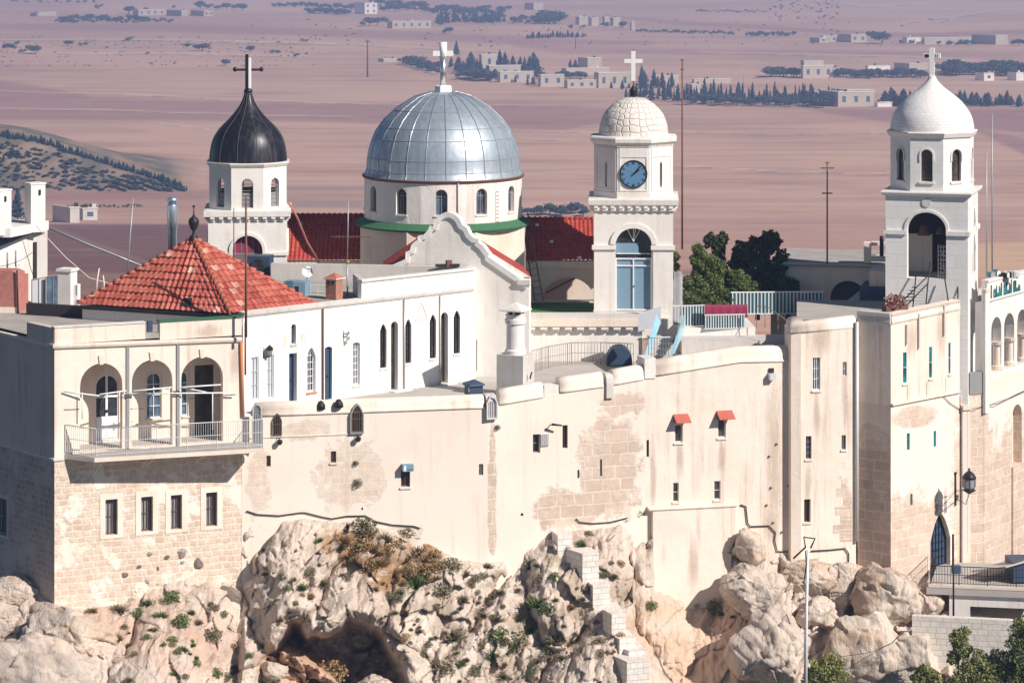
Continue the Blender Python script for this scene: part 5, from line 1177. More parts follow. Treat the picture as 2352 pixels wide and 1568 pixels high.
vt=thing('roof_vent','dark broken vent box on the corner parapet before the scrolled gable','vent',P(1028,612,150)); b=MB(); c=P(1031,612,150.2); rbox(c,.28,.28,c.z,c.z+.32,.3,M['rust'],b); b.build('box',vt); b=MB(); rbox(P(1028,612,150.2),1.25,.3,c.z,c.z+.12,.1,M['dark'],b); b.build('tray',vt)
# dark machine box between tower and roof
mc=thing('roof_tank','dark round ended tank in a box between the black domed tower and the tiled roof','tank',P(594,640,153)); c=P(596,640,153); b=MB(); rbox(c,1.3,1.,c.z-.3,ZO(586,153),-.15,M['blue'],b); b.build('box',mc); b=MB(); pq=P(594,612,152.4); rows=[[pq+Vector((.42*math.cos(a*.5236),-dd,.42*math.sin(a*.5236))) for a in range(12)] for dd in (0,.2)]; b.grid(rows,M['dark'],True,True); b.face(rows[1],M['pane']); b.build('round_hatch',mc)
# ================= church with silver dome
chh=thing('domed_church','church with a great silver dome, scrolled gable and red tiled roofs','church',P(1018,720,158))
cx,cy=XO(1018,161),161.; mpx=161/FPX
zsp=ZO(400,161); Rd=178*mpx
prof_=[(182,400),(180,398),(177.5,392),(175,385),(174,365),(171,345),(164,322),(155,300),(135,272.5),(105,245),(67.5,222),(30,211.5),(12,209.5)]
PR=[(r_*mpx,ZO(p_,161)) for r_,p_ in prof_]
b=MB(); b.loft(cx,cy,72,0,[(Rd*1.015,zsp-.12)]+PR,M['zinc'],True); dome=b.build('dome',chh)
b=MB()
for k in range(24):
    a=2*math.pi*k/24+.06; b.tube([Vector((cx+(r_+.012)*math.cos(a),cy+(r_+.012)*math.sin(a),z)) for r_,z in PR[1:-1]],.028,M['alu'],4,cap=False)
for p_ in (385,358,314,288,251):
    z=ZO(p_,161); r_=np.interp(-p_,[-q[1] for q in prof_],[q[0]*mpx for q in prof_])+.01
    b.tube([Vector((cx+r_*math.cos(a*.0873),cy+r_*math.sin(a*.0873),z)) for a in range(73)],.02,M['gframe'],4,cap=False)
b.build('dome_seams',dome)
z=PR[-1][1]; b=MB(); b.loft(cx+.0,cy,6,.2,[(.42,z-.1),(.4,z+.28),(.3,z+.33)],M['white_paint']); b.loft(cx,cy,14,0,[(.16,z+.3),(.165,ZO(130,161))],M['alu'],True); b.loft(cx,cy,14,0,[(.2,ZO(135,161)),(.2,ZO(97,161))],M['white_paint'],True)
b.abox(cx-.56,cx+.56,cy-.12,cy+.12,ZO(129,161),ZO(117,161),M['white_paint']); b.loft(cx,cy,14,0,[(.25,ZO(131,161)),(.25,ZO(129,161))],M['grey']); b.build('cross',dome)
# drum with twelve windows
class Cyl:
    def __init__(s,cx,cy,r,a0): s.cx,s.cy,s.r,s.a0=cx,cy,r,a0
    def pt(s,a,z,d=0):
        t=s.a0+a/s.r; return Vector((s.cx+(s.r+d)*math.sin(t),s.cy-(s.r+d)*math.cos(t),z))
zd0=ZO(540,161); zd1=zsp-.05; rD=181*mpx
b=MB(); wid=28*mpx
for k in range(12):
    c=Cyl(cx,cy,rD,R(30*k-15)); s1=rD*R(30); outer=[(s1*i/8,zd0) for i in range(9)]+[(s1*(8-i)/8,zd1) for i in range(9)]
    mid=s1/2; wz0=ZO(494,161-rD*math.cos(R(30*k))) if True else 0; wz0=ZO(494,157); wz1=ZO(434,157)
    h=hole_arch(mid-wid/2,mid+wid/2,wz0,wz1,'round',8)
    b.panel(c,outer,[h],0,-.35,M['white'])
    fm=MB(); fm.panel(c,[(x,z_) for x,z_ in hole_arch(mid-wid/2+.003,mid+wid/2-.003,wz0+.003,wz1-.003,'round',8)],[hole_arch(mid-wid/2+.05,mid+wid/2-.05,wz0+.05,wz1-.05,'round',8)],-.2,-.25,M['gframe'])
    fm.pbox(c,mid-.015,mid+.015,wz0+.05,wz1-.06,-.2,-.24,M['gframe']); fm.pbox(c,mid-wid/2+.04,mid+wid/2-.04,wz1-.42,wz1-.39,-.2,-.24,M['gframe'])
    wo=fm.build('window',chh); pm=MB(); pm.prism(c,hole_arch(mid-wid/2+.05,mid+wid/2-.05,wz0+.05,wz1-.05,'round',8),-.26,-.3,M['paneblue' if k!=11 else 'pane']); pm.build('pane',wo)
    sm_=MB(); sm_.pbox(c,mid-wid/2-.05,mid+wid/2+.05,wz0-.08,wz0-.004,.06,-.05,M['white']); sm_.build('sill',wo)
dr=b.build('drum',chh)
b=MB(); b.loft(cx,cy,72,0,[(rD+.01,zd1-.1),(rD+.09,zd1-.06),(rD+.12,zd1+.02),(rD+.12,zd1+.05),(rD-.1,zd1+.07)],M['rust'],True); b.build('drum_cornice',chh)
zg=ZO(527,157); b=MB(); b.loft(cx,cy,48,0,[(4.85,zg-.12),(4.9,zg-.02),(4.42,zg+.3)],M['green'],False); b.build('green_skirt_roof',chh)
b=MB(); b.loft(cx,cy,8,R(22.5),[(4.5,58.3),(4.5,zg-.1)],M['warm']); b.build('crossing_wall',chh)
b=MB(); b.tube([Vector((cx+(rD+.05)*math.sin(R(12)),cy-(rD+.05)*math.cos(R(12)),z)) for z in (zd0+.1,zd1)],.04,M['shade'],5); b.build('lightning_cable',chh)
b=MB()
for k in range(12): z=zd0+.5+k*.2; a_=R(42.); p=Vector((cx+(rD+.03)*math.sin(a_),cy-(rD+.03)*math.cos(a_),z)); b.bar(p,p+Vector((.16,-.12,0)),.025,M['rust'])
b.build('rungs',chh)
# gable and nave
FG=Fac(898,151.7,1215,150.2); Lg=FG.L
gp=[(0.0,0)]
def g(px,py): return FG.sz(px,py)
left=[(898,612),(934,596),(935,579),(945,575),(948,563),(955,556),(963,551),(962,543),(975,541),(982,534),(988,525),(989,520),(998,521),(1000,510),(1008,499)]
right=[(1018,492),(1030,489),(1042,492),(1054,502),(1061,517),(1072,524),(1078,538),(1089,548),(1100,550),(1098,557),(1110,566),(1118,578),(1123,583),(1121,590),(1215,655)]
outl=[g(*p) for p in left+right]
outer=[g(1215,655)]; b=MB()
op=[(g(898,612)[0],56.),(g(1215,640)[0],56.)]+[p for p in outl[::-1]]
b.panel(FG,op,[],0,-.5,M['shade' if False else 'white']); b.build('gable_wall',chh)
# moulding strip along the outline
rows=[]
N_=len(outl)
for i,p in enumerate(outl):
    a_=Vector(outl[max(0,i-1)]); c_=Vector(outl[min(N_-1,i+1)]); t=(c_-a_).normalized(); nrm2=Vector((-t.y,t.x)); o_=Vector(p)+nrm2*.05; q_=Vector(p)-nrm2*.22
    rows.append([FG.pt(q_.x,q_.y,.001),FG.pt(q_.x,q_.y,.12),FG.pt(o_.x,o_.y,.15),FG.pt(o_.x,o_.y,-.5)])
b=MB(); b.grid(rows,M['bright'],False,True); b.face(rows[0],M['bright']); b.face(rows[-1][::-1],M['bright']); b.build('scrolled_coping',chh)
# nave roof behind gable
dirb=-FG.n; apz=ZO(508,155); rid=FG.pt(g(1030,540)[0],ZO(512,154),-.5); Lr=Vector((-.35,4.6,0))
eL=FG.pt(g(880,618)[0],ZO(622,152.7),-.5); eR=FG.pt(g(1216,645)[0],ZO(640,150.2),-.5)
b=MB(); b.face([eL,eL+Lr,rid+Lr,rid],M['tiles2']); b.face([rid,rid+Lr,eR+Lr,eR],M['tiles2']); b.face([eL,rid,eR],M['white']); b.build('nave_roof',chh)
b=MB(); rr=[rid+Vector((0,0,.05)),rid+Lr+Vector((0,0,.05))]; b.tube(rr,.12,M['ridge'],6); b.build('ridge_tiles',chh)
b=MB(); q0=Vector((eR.x,eR.y,56)); pr_=Pl(q0.x-.02,q0.y,q0.x+Lr.x-.02,q0.y+Lr.y); b.pbox(pr_,.02,pr_.L,56,eR.z-.05,0,-.4,M['white']); b.build('nave_side_wall',chh)
b=MB(); b.sweep([FG.pt(g(1190,700)[0],eR.z-.35,0),FG.pt(g(1219,700)[0],eR.z-.35,0)],[(-.05,0),(.2,.05),(.25,.3),(-.05,.3)],M['white']); b.build('kneeler',chh)
# dark slot window at the corner of the gable wall
h=window(chh,FG,1086,1095,777,851,kind='round',fr='iron',pane='pane',nx=1,nz=6,depth=-.02)
# transepts
def transept(px0,px1,yE,yR,pyE,pyR,label=None):
    zE_=ZO(pyE,yE); zR=ZO(pyR,yR); x0=XO(px0,yE); x1=XO(px1,yE); V0=Vector((x0,yE,zE_)); 
    b=MB(); nu=int((x1-x0)/.05); rows=[];uvs=[]; H=math.hypot(yR-yE,zR-zE_); nv_=int(H/.34)
    for j in range(nv_+1):
        for e_ in (0,1):
            v=min(1,(j+(.02 if e_==0 else .98))/(nv_+1)); y=lerp(yE,yR,v); z=lerp(zE_,zR,v)+(.05 if e_==0 else 0)
            rows.append([(x0+(x1-x0)*i/nu,y,z+.05*abs(math.cos(math.pi*((x0+(x1-x0)*i/nu)/.24)))) for i in range(nu+1)]); uvs.append([((x0+(x1-x0)*i/nu),v*H) for i in range(nu+1)])
    V=np.array(rows).reshape(-1,3); ob=mesh_np('tile_slope',V-np.array(tuple(chh.location)),gridfaces(len(rows),nu+1),[M['tiles2']],False); ob.parent=chh; IMW[ob.name]=IMW[chh.name]
    uvl=ob.data.uv_layers.new(name='UVMap'); li=np.zeros(len(ob.data.loops),dtype=np.int32); ob.data.loops.foreach_get('vertex_index',li); uvl.data.foreach_set('uv',np.array(uvs).reshape(-1,2)[li].astype(np.float32).ravel())
    b=MB(); b.face([(x0,yR,zR),(x1,yR,zR),(x1,yR+3.5,zE_),(x0,yR+3.5,zE_)],M['tiles2']); b.build('rear_slope',chh)
    b=MB(); n=int((x1-x0)/.3)
    for i in range(n): b.tube([Vector((x0+i*.3,yR,zR+.03)),Vector((x0+i*.3+.3,yR,zR+.07))],.1,M['tiles2'],6,.13)
    b.build('ridge_tiles',chh); return x0,x1,zE_,zR
x0,x1,zE_,zR=transept(1208,1375,160.8,163.6,600,504)
FT=Pl(x0,161.0,x1,161.0); b=MB(); c_=XO(1305,161)-x0; rr=60*161/FPX
b.panel(FT,[(0,58.4),(FT.L,58.4),(FT.L,zE_-.02),(0,zE_-.02)],[[(c_-rr,58.75)]+[(c_+rr*math.cos(t),58.75+ (ZO(638,161)-58.75)*math.sin(t)) for t in [math.pi*i/12 for i in range(0,12)]]][:0] or [ [(c_+rr*math.cos(math.pi*i/14),58.75+(ZO(637,161)-58.75)*math.sin(math.pi*i/14)) for i in range(15)] ],0,-.6,M['warm']); b.build('arcade_wall',chh)
b=MB(); b.sweep([FT.pt(0,zE_-.42,0),FT.pt(FT.L,zE_-.42,0)],[(-.05,0),(.08,0),(.12,.12),(.12,.42),(-.05,.42)],M['cream']); b.build('eave_band',chh)
b=MB(); b.pbox(FT,0,FT.L,58.4,zE_-.1,-3.2,-3.4,M['warm']); b.build('arcade_back_wall',chh)
b=MB(); b.tube([FT.pt(c_-1.2,58.8,-3.1),FT.pt(c_+1.3,60.1,-3.1)],.03,M['wire'],5); 
for i in range(9): b.tube([FT.pt(c_-1.+i*.28,58.9+i*.14,-3.1),FT.pt(c_-1.+i*.28,59.5+i*.14,-3.1)],.012,M['rail'],4)
b.tube([FT.pt(c_-1.2,59.5,-3.1),FT.pt(c_+1.3,60.8,-3.1)],.02,M['rail'],5); b.build('stair_rail',chh)
for px,py in ((1234,520),(1267,558),(1331,595)):
    t=(600-py)/96; c=Vector((XO(px,160.8+2.8*t),160.8+2.8*t-.1,ZO(py,160.8+2.8*t)+.06)); b=MB(); rbox(c,.2,.3,c.z-.02,c.z+.1,0,M['white_paint'],b); b.build('roof_patch',chh)
x0,x1,zE_,zR=transept(640,900,160.8,163.8,600,496)
b=MB(); b.pbox(Pl(x0,160.95,x1,160.95),0,x1-x0,58,zE_-.02,0,-.4,M['cream']); b.build('transept_wall',chh)
b=MB(); b.tube([P(661,463,157.5),P(683,500,158.5),P(705,555,159.5),P(733,602,160.5)],.06,M['pinkplaster'],6); ob=b.build('pipe',loc=tuple(P(733,602,160.5))); tag(ob,'long bent pinkish pipe running down the red roof behind the black domed tower','pipe')
# turf and tower platform
tf=MB(); tf.abox(XO(1210,155),XO(1375,155),155.25,161,58.55,58.66,M['turf']); ob=tf.build('turf',loc=(XO(1290,158),158,58.6)); tag(ob,'bright green artificial turf carpet behind the corbelled ledge','turf')
ld=thing('wooden_ladder','thin brown wooden ladder leaning from the turf against the red roof','ladder',P(1245,690,159)); b=MB()
b.tube([P(1212,490,160.3),P(1247,690,158.6)],.045,M['rust'],5); b.build('rail',ld); b=MB(); b.tube([P(1200,510,160.5),P(1228,690,159)],.04,M['rust'],5); b.build('rail',ld)
b=MB()
for i in range(12): t=(i+1)/13; b.tube([P(lerp(1212,1247,t),lerp(490,690,t),lerp(160.3,158.6,t)),P(lerp(1200,1228,t),lerp(510,690,t),lerp(160.5,159,t))],.02,M['rust'],4)
b.build('rungs',ld)
# ================= towers (built square in their own frame, then turned)
def poly_pl(cx,cy,n,rot,ap,k):
    """vertical plane of side k of an n-gon with apothem ap; side 0 faces -y when rot=0"""
    a=rot-math.pi/2+2*math.pi*k/n; h=ap*math.tan(math.pi/n); nx,ny=math.cos(a),math.sin(a); tx,ty=-ny,nx
    return Pl(cx+nx*ap-tx*h,cy+ny*ap-ty*h,cx+nx*ap+tx*h,cy+ny*ap+ty*h)
class Tower:
    def __init__(s,name,label,px,Yf,zb,W,az):
        s.W=W; s.Yc=Yf+W/2; s.c=(XO(px,s.Yc),s.Yc); s.root=thing(name,label,'tower',(s.c[0],s.c[1],zb),R(az)); s.zb=zb; s.Yf=Yf
    def zf(s,py): return ZO(py,s.Yf)-s.zb
    def zc(s,py): return ZO(py,s.Yc)-s.zb
    def build(s,mb,name,parent=None): 
        return mb.build(name,parent or s.root,local=True)
def square_stage(T,z0,z1,mat,opening,th=.45,name='shaft',sides=(0,1,2,3)):
    b=MB()
    for k in range(4):
        pl=poly_pl(0,0,4,0,T.W/2,k); L=pl.L
        a0,a1=(0,L) if k%2==0 else (th,L-th)
        hs=[]
        o=opening if k in sides else None
        if o: hs=[hole_arch(L/2-o[0]/2+o[3],L/2+o[0]/2+o[3],o[1],o[2],'round',14)]
        b.panel(pl,[(a0,z0),(a1,z0),(a1,z1),(a0,z1)],hs,0,-th,M[mat])
    return T.build(b,name)
def oct_stage(T,ap,z0,z1,mat,op,rot=0,th=.28,name='belfry',fr=None,skip=(),solid=None):
    b=MB(); wins=[]
    for k in range(8):
        pl=poly_pl(0,0,8,rot,ap,k); L=pl.L; hs=[]
        if op and k not in skip:
            hs=[hole_arch(L/2-op[0]/2,L/2+op[0]/2,op[1],op[2],'round',8)]
            if fr:
                f=MB(); f.panel(pl,hole_arch(L/2-op[0]/2+.004,L/2+op[0]/2-.004,op[1]+.004,op[2]-.004,'round',8),[hole_arch(L/2-op[0]/2+.04,L/2+op[0]/2-.04,op[1]+.04,op[2]-.04,'round',8)],-.14,-.18,M[fr[0]])
                if fr[2]: 
                    for j in range(1,fr[2]): z=lerp(op[1],op[2]-.2,j/fr[2]); f.pbox(pl,L/2-op[0]/2+.03,L/2+op[0]/2-.03,z-.012,z+.012,-.14,-.17,M[fr[0]])
                wo=T.build(f,'window'); p=MB(); zt=op[2] if not fr[3] else lerp(op[1],op[2],fr[3])
                if fr[3]: p.pbox(pl,L/2-op[0]/2+.04,L/2+op[0]/2-.04,op[1]+.04,zt,-.19,-.22,M[fr[1]])
                else: p.prism(pl,hole_arch(L/2-op[0]/2+.04,L/2+op[0]/2-.04,op[1]+.04,op[2]-.04,'round',8),-.19,-.22,M[fr[1]])
                T.build(p,'pane',wo)
        b.panel(pl,[(0,z0),(L,z0),(L,z1),(0,z1)],hs,0,-th,M[mat])
    return T.build(b,name)
def loft4(mb,n,prof,mat,rot=0,smooth=False,**k):
    mb.loft(0,0,n,rot-math.pi/2+math.pi/n,prof,M[mat],smooth,**k)
def onion(T,prof,mat,n=64,ribs=0,name='dome',uvr=None,ribmat=None,rr=.03):
    b=MB(); P_=[(r_,z) for r_,z in prof]
    # refine profile by catmull-rom
    Q=[]
    for i in range(len(P_)-1):
        p0=P_[max(0,i-1)];p1=P_[i];p2=P_[i+1];p3=P_[min(len(P_)-1,i+2)]
        for j in range(4):
            t=j/4; f=lambda a,b_,c,d: .5*((2*b_)+(-a+c)*t+(2*a-5*b_+4*c-d)*t*t+(-a+3*b_-3*c+d)*t**3)
            Q.append((max(.01,f(p0[0],p1[0],p2[0],p3[0])),f(p0[1],p1[1],p2[1],p3[1])))
    Q.append(P_[-1])
    loft4(b,n,Q,mat,0,True,uvr=uvr); d=T.build(b,name)
    if ribs:
        b=MB()
        for k in range(ribs):
            a=2*math.pi*(k+.5)/ribs; b.tube([Vector(((r_+.01)*math.cos(a),(r_+.01)*math.sin(a),z)) for r_,z in Q],rr,M[ribmat],4,cap=False)
        T.build(b,name+'_ribs',d)
    return d
def corbels(T,ap,z,n,w,h,d,mat,name='corbels',rot=0,ns=4):
    for k in range(ns):
        pl=poly_pl(0,0,ns,rot,ap,k); L=pl.L
        for i in range(n):
            a=L*(i+.5)/n; q=Pl(0,0,1,0); o_=pl.o+pl.t*(a-w/2); q.o=o_; q.t=-pl.n; q.n=pl.t
            b=MB(); b.prism(q,[(-d,z),(.02,z),(.02,z-h),(-d*.45,z-h),(-d*.55,z-h*.6),(-d,z-h*.5)],0,w,M[mat]); T.build(b,'corbel')
# ---- tower with black onion dome
T=Tower('black_domed_tower','bell tower with a black ribbed onion dome and a slim dark cross',570,156,57.5,4.2,4)
m=T.Yf/FPX; mc_=T.Yc/FPX
z0=0; zs=T.zf(512); ap=T.W/2
square_stage(T,0,T.zf(500),'white',(70*m,T.zf(640),T.zf(541),.02))
for side in (0,1,3):
    pl=poly_pl(0,0,4,0,ap,side); b=MB(); arch_ring(b,pl,pl.L/2-35*m,pl.L/2+35*m,T.zf(580),T.zf(541),.16,.1,M['white'],'round'); b.pbox(pl,-.06,pl.L/2-35*m,T.zf(587),T.zf(580),.1,-.02,M['white']); b.pbox(pl,pl.L/2+35*m,pl.L+.06,T.zf(587),T.zf(580),.101,-.02,M['white']); T.build(b,'arch_moulding')
b=MB(); pl=poly_pl(0,0,4,0,ap,0); b.prism(pl,hole_arch(pl.L/2-34*m,pl.L/2+34*m,T.zf(586),T.zf(543),'round',12),-.3,-.33,M['crimson']); 
for i in range(5): b.pbox(pl,pl.L/2-34*m+i*.32+.12,pl.L/2-34*m+i*.32+.15,T.zf(586),T.zf(552),-.26,-.29,M['grey'])
b.pbox(pl,pl.L/2-34*m,pl.L/2+34*m,T.zf(585),T.zf(583),-.25,-.28,M['gframe']); T.build(b,'arch_window')
b=MB(); loft4(b,4,[(ap+.02,T.zf(500)),(ap+.22,T.zf(497)),(ap+.24,T.zf(485)),(ap+.1,T.zf(484))],'white'); T.build(b,'cornice')
corbels(T,ap,T.zf(497),9,.22,.26,.2,'white')
oct_stage(T,ap-.02,T.zf(485),T.zf(383),'white',(27*m,T.zf(478),T.zf(411)),fr=('gframe','curtain',6,.5))
b=MB(); loft4(b,8,[(ap-.02,T.zf(387)),(ap+.04,T.zf(384)),(ap+.13,T.zf(378)),(ap+.12,T.zf(376)),(ap-.2,T.zf(375.5))],'white'); T.build(b,'belfry_cornice')
pr_=[(r_*mc_,T.zc(p)) for r_,p in ((90,377),(89.5,368),(88.5,355),(85.5,335),(80.5,318),(72.5,303),(62,290),(51.5,280),(38,266),(28,254),(20,243),(14,232),(9.5,220),(7.5,212))]
d=onion(T,pr_,'blackdome',12*5,12,ribmat='seam',rr=.02)
b=MB(); zz=T.zc(212); loft4(b,10,[(.17,zz-.05),(.24,zz+.04),(.2,zz+.14),(.12,zz+.22)],'blackdome',smooth=True); 
b.abox(-.16,.02,-.1,.1,zz+.15,T.zc(125),M['blackdome']); b.abox(.024,.17,-.09,.09,zz+.2,T.zc(133),M['white_paint']); b.abox(-.68,.68,-.045,.045,T.zc(163),T.zc(158),M['blackdome'])
for x in (-.72,.72): b.loft(x,0,8,0,[(.04,T.zc(165)),(.11,T.zc(161)),(.09,T.zc(157)),(.03,T.zc(154))],M['blackdome'],True)
T.build(b,'cross',d)
# ---- clock tower
T=Tower('clock_tower','cream clock tower with a round blue clock face and a stone scaled dome',1455,155.6,58.6,4.25,-2.4)
m=T.Yf/FPX; mc_=T.Yc/FPX; ap=T.W/2
square_stage(T,0,T.zf(484),'white',(84*m,T.zf(716),T.zf(524),0),th=.5)
for side in (0,):
    pl=poly_pl(0,0,4,0,ap,side); b=MB(); arch_ring(b,pl,pl.L/2-42*m,pl.L/2+42*m,T.zf(563),T.zf(524),.26,.1,M['white'],'round',False)
    for s_ in (0,1):
        q0,q1=(-.1,pl.L/2-40*m) if s_==0 else (pl.L/2+40*m,pl.L+.1)
        b.pbox(pl,q0,q1,T.zf(573),T.zf(563),.15,-.02,M['white']); b.pbox(pl,q0+.03,q1-.02 if s_==0 else q1-.03,T.zf(576),T.zf(573),.08,-.02,M['white'])
        b.pbox(pl,max(q0,0)-.02,q1,0,.38,.07,-.02,M['white'])
        b.pbox(pl,q0+.12 ,q1-.02 if s_==0 else q1-.12,.38,T.zf(576),.04,-.02,M['white'])
    T.build(b,'arch_moulding')
pl=poly_pl(0,0,4,0,ap,0); dz0,dz1=T.zf(714),T.zf(594); a0,a1=pl.L/2-41.5*m,pl.L/2+41.5*m
f=MB(); bw=.07
for q in (a0,pl.L/2-bw/2,a1-bw): f.pbox(pl,q,q+bw,dz0,dz1,-.22,-.3,M['wframe'])
for z in (dz0,T.zf(613),dz1-bw): f.pbox(pl,a0+bw,a1-bw,z,z+bw,-.225,-.295,M['wframe'])
do=T.build(f,'door'); b=MB(); b.pbox(pl,a0+.02,a1-.02,dz0+.02,dz1-.02,-.31,-.35,M['bluepanel']); T.build(b,'leaf_panel',do); b=MB(); b.pbox(pl,pl.L/2+.0,pl.L/2+.06,T.zf(660),T.zf(657),-.18,-.22,M['iron']); T.build(b,'handle',do)
b=MB(); ins=hole_arch(a0,a1,dz1,T.zf(526),'round',14); b.prism(pl,ins,-.36,-.4,M['pane'])
wo=T.build(b,'arch_glass'); b=MB(); c_=pl.L/2; zz=T.zf(556)
for dx in (-.32,.0,.12,.35): b.bar(pl.pt(c_,zz,-.3),pl.pt(c_+dx,zz+.75-abs(dx)*.3,-.3),.035,M['cream'])
b.pbox(pl,a0+.05,a1-.05,T.zf(585),T.zf(583),-.3,-.34,M['wframe']); b.pbox(pl,a0+.02,a1-.7,T.zf(583),T.zf(560),-.34,-.355,M['bluepanel']); T.build(b,'glazing_bars',wo)  # pale blue panel paints a reflection in the arch glass
b=MB(); loft4(b,4,[(ap,T.zf(485)),(ap+.12,T.zf(484)),(ap+.14,T.zf(472)),(ap+.26,T.zf(470)),(ap+.3,T.zf(459)),(ap+.28,T.zf(457)),(ap-.6,T.zf(456))],'white'); T.build(b,'cornice')
corbels(T,ap+.10,T.zf(472),10,.2,.28,.14,'white')
ao=ap-.03
b=MB(); loft4(b,8,[(ao+.05,T.zf(457)),(ao+.05,T.zf(443)),(ao-.1,T.zf(442))],'white'); T.build(b,'plinth')
oc=MB()
for k in range(8):
    pl=poly_pl(0,0,8,0,ao,k); L=pl.L; hs=[]
    if k%2==1: hs=[hole_arch(L/2-.09,L/2+.09,T.zf(432),T.zf(373),'pointed',6)]
    oc.panel(pl,[(0,T.zf(443)),(L,T.zf(443)),(L,T.zf(335)),(0,T.zf(335))],hs,0,-.28,M['white'])
    f=MB(); e=.12
    f.panel(pl,[(e,T.zf(440)),(L-e,T.zf(440)),(L-e,T.zf(340)),(e,T.zf(340))],[[(e+.06,T.zf(436)),(L-e-.06,T.zf(436)),(L-e-.06,T.zf(362)),(e+.06,T.zf(362))]],.035,-.01,M['white']); T.build(f,'panel_frame')
    if k%2==1: p=MB(); p.pbox(pl,L/2-.1,L/2+.1,T.zf(433),T.zf(373),-.2,-.23,M['dark']); T.build(p,'slit_window')
T.build(oc,'belfry')
b=MB(); loft4(b,8,[(ao+.0,T.zf(337)),(ao+.06,T.zf(334)),(ao+.22,T.zf(328)),(ao+.24,T.zf(320)),(ao+.18,T.zf(317)),(ao-.3,T.zf(316))],'white'); T.build(b,'belfry_cornice')
b=MB()
for k in range(8):
    pl=poly_pl(0,0,8,0,ao+.02,k)
    for i in range(16): a=pl.L*(i+.5)/16; b.pbox(pl,a-.025,a+.025,T.zf(338.5),T.zf(335.5),.05,-.02,M['white'])
T.build(b,'dentils')
b=MB(); R_=80.5*mc_; loft4(b,48,[(R_,T.zc(320)),(R_,T.zc(309)),(R_-.03,T.zc(308))],'white',smooth=False); T.build(b,'dome_base')
pr_=[(r_*mc_,T.zc(p)) for r_,p in ((79.5,309),(79,300),(77,285),(72,270),(65,257),(54,245),(43,235.5),(28,227),(12,223.5),(3,223))]
d=onion(T,pr_,'scales',64,0,uvr=79*mc_)
b=MB(); zz=T.zc(224); loft4(b,10,[(.17,zz),(.17,zz+.25),(.18,zz+.3),(.2,zz+.38),(.13,zz+.5),(.04,zz+.66),(.03,zz+.95)],'iron',smooth=True)
b.abox(-.035,.035,-.035,.035,zz+.6,T.zc(185),M['rust']); b.abox(-.12,.11,-.06,.06,T.zc(186),T.zc(117),M['white_paint']); b.abox(-.5,-.121,-.055,.055,T.zc(145),T.zc(136),M['white_paint']); b.abox(.111,.5,-.055,.055,T.zc(145),T.zc(136),M['white_paint']); b.abox(-.09,.09,-.05,.05,T.zc(117),T.zc(115.6),M['iron']); T.build(b,'cross',d)
# clock face
pl=poly_pl(0,0,8,0,ao,0); cz_=T.zf(400); rc=30*m; L=pl.L/2
circ=lambda r_,n=40:[(L+r_*math.cos(2*math.pi*i/n),cz_+r_*math.sin(2*math.pi*i/n)) for i in range(n)]
b=MB(); b.prism(pl,circ(rc),.06,-.02,M['clock']); cf=T.build(b,'clock_face')
b=MB(); b.panel(pl,circ(rc+.05),[circ(rc-.02)],.09,.0,M['iron']); T.build(b,'rim',cf)
b=MB()
for i in range(12):
    a=2*math.pi*i/12
    for o in ((-.05,0,.05) if i%3==0 else (-.025,.025)):
        p=lambda r_: pl.pt(L+r_*math.cos(a)-o*math.sin(a),cz_+r_*math.sin(a)+o*math.cos(a),.07); b.bar(p(rc*.76),p(rc*.93),.022,M['blue'])
T.build(b,'numerals',cf)
b=MB()
for ang,ln,w_ in ((R(48),rc*.86,.045),(R(38),rc*.55,.06)): b.bar(pl.pt(L-rc*.12*math.cos(ang),cz_-rc*.12*math.sin(ang),.1),pl.pt(L+ln*math.cos(ang),cz_+ln*math.sin(ang),.1),w_,M['iron'])
T.build(b,'hands',cf)
# ---- bell tower
T=Tower('bell_tower','white stone bell tower with an arched opening and a pale scaled onion dome',2141,151.4,50.,4.3,-16)
T.c=(T.c[0],T.c[1]); ap=T.W/2; m=T.Yf/FPX; mc_=T.Yc/FPX
opz0,opz1=T.zf(640),T.zf(488)
square_stage(T,T.zf(700),T.zf(446),'limestone',(90*m,opz0,opz1,.0),th=.55,sides=(0,2,3))
b=MB(); loft4(b,4,[(ap,-3),(ap,T.zf(700)-.001)],'limestone'); T.build(b,'lower_shaft')
pl=poly_pl(0,0,4,0,ap,1); # the sunlit side: pointed niches
pw=MB()
for z0,z1 in ((T.zf(633),T.zf(545)),(T.zf(530),T.zf(484))):
    h=hole_arch(pl.L/2-.55,pl.L/2+.55,z0,z1,'pointed',8)
    fr_=MB(); arch_ring(fr_,pl,pl.L/2-.55,pl.L/2+.55,z0,z1,.12,.07,M['white'],'pointed'); T.build(fr_,'niche_moulding'); n_=MB(); n_.prism(pl,h,.015,-.03,M['shade']); T.build(n_,'niche')
for zz in (T.zf(533),):
    b=MB(); loft4(b,4,[(ap+.0,zz-.22),(ap+.12,zz-.2),(ap+.16,zz-.05),(ap+.0,zz)],'white',cap0=False,cap1=False)
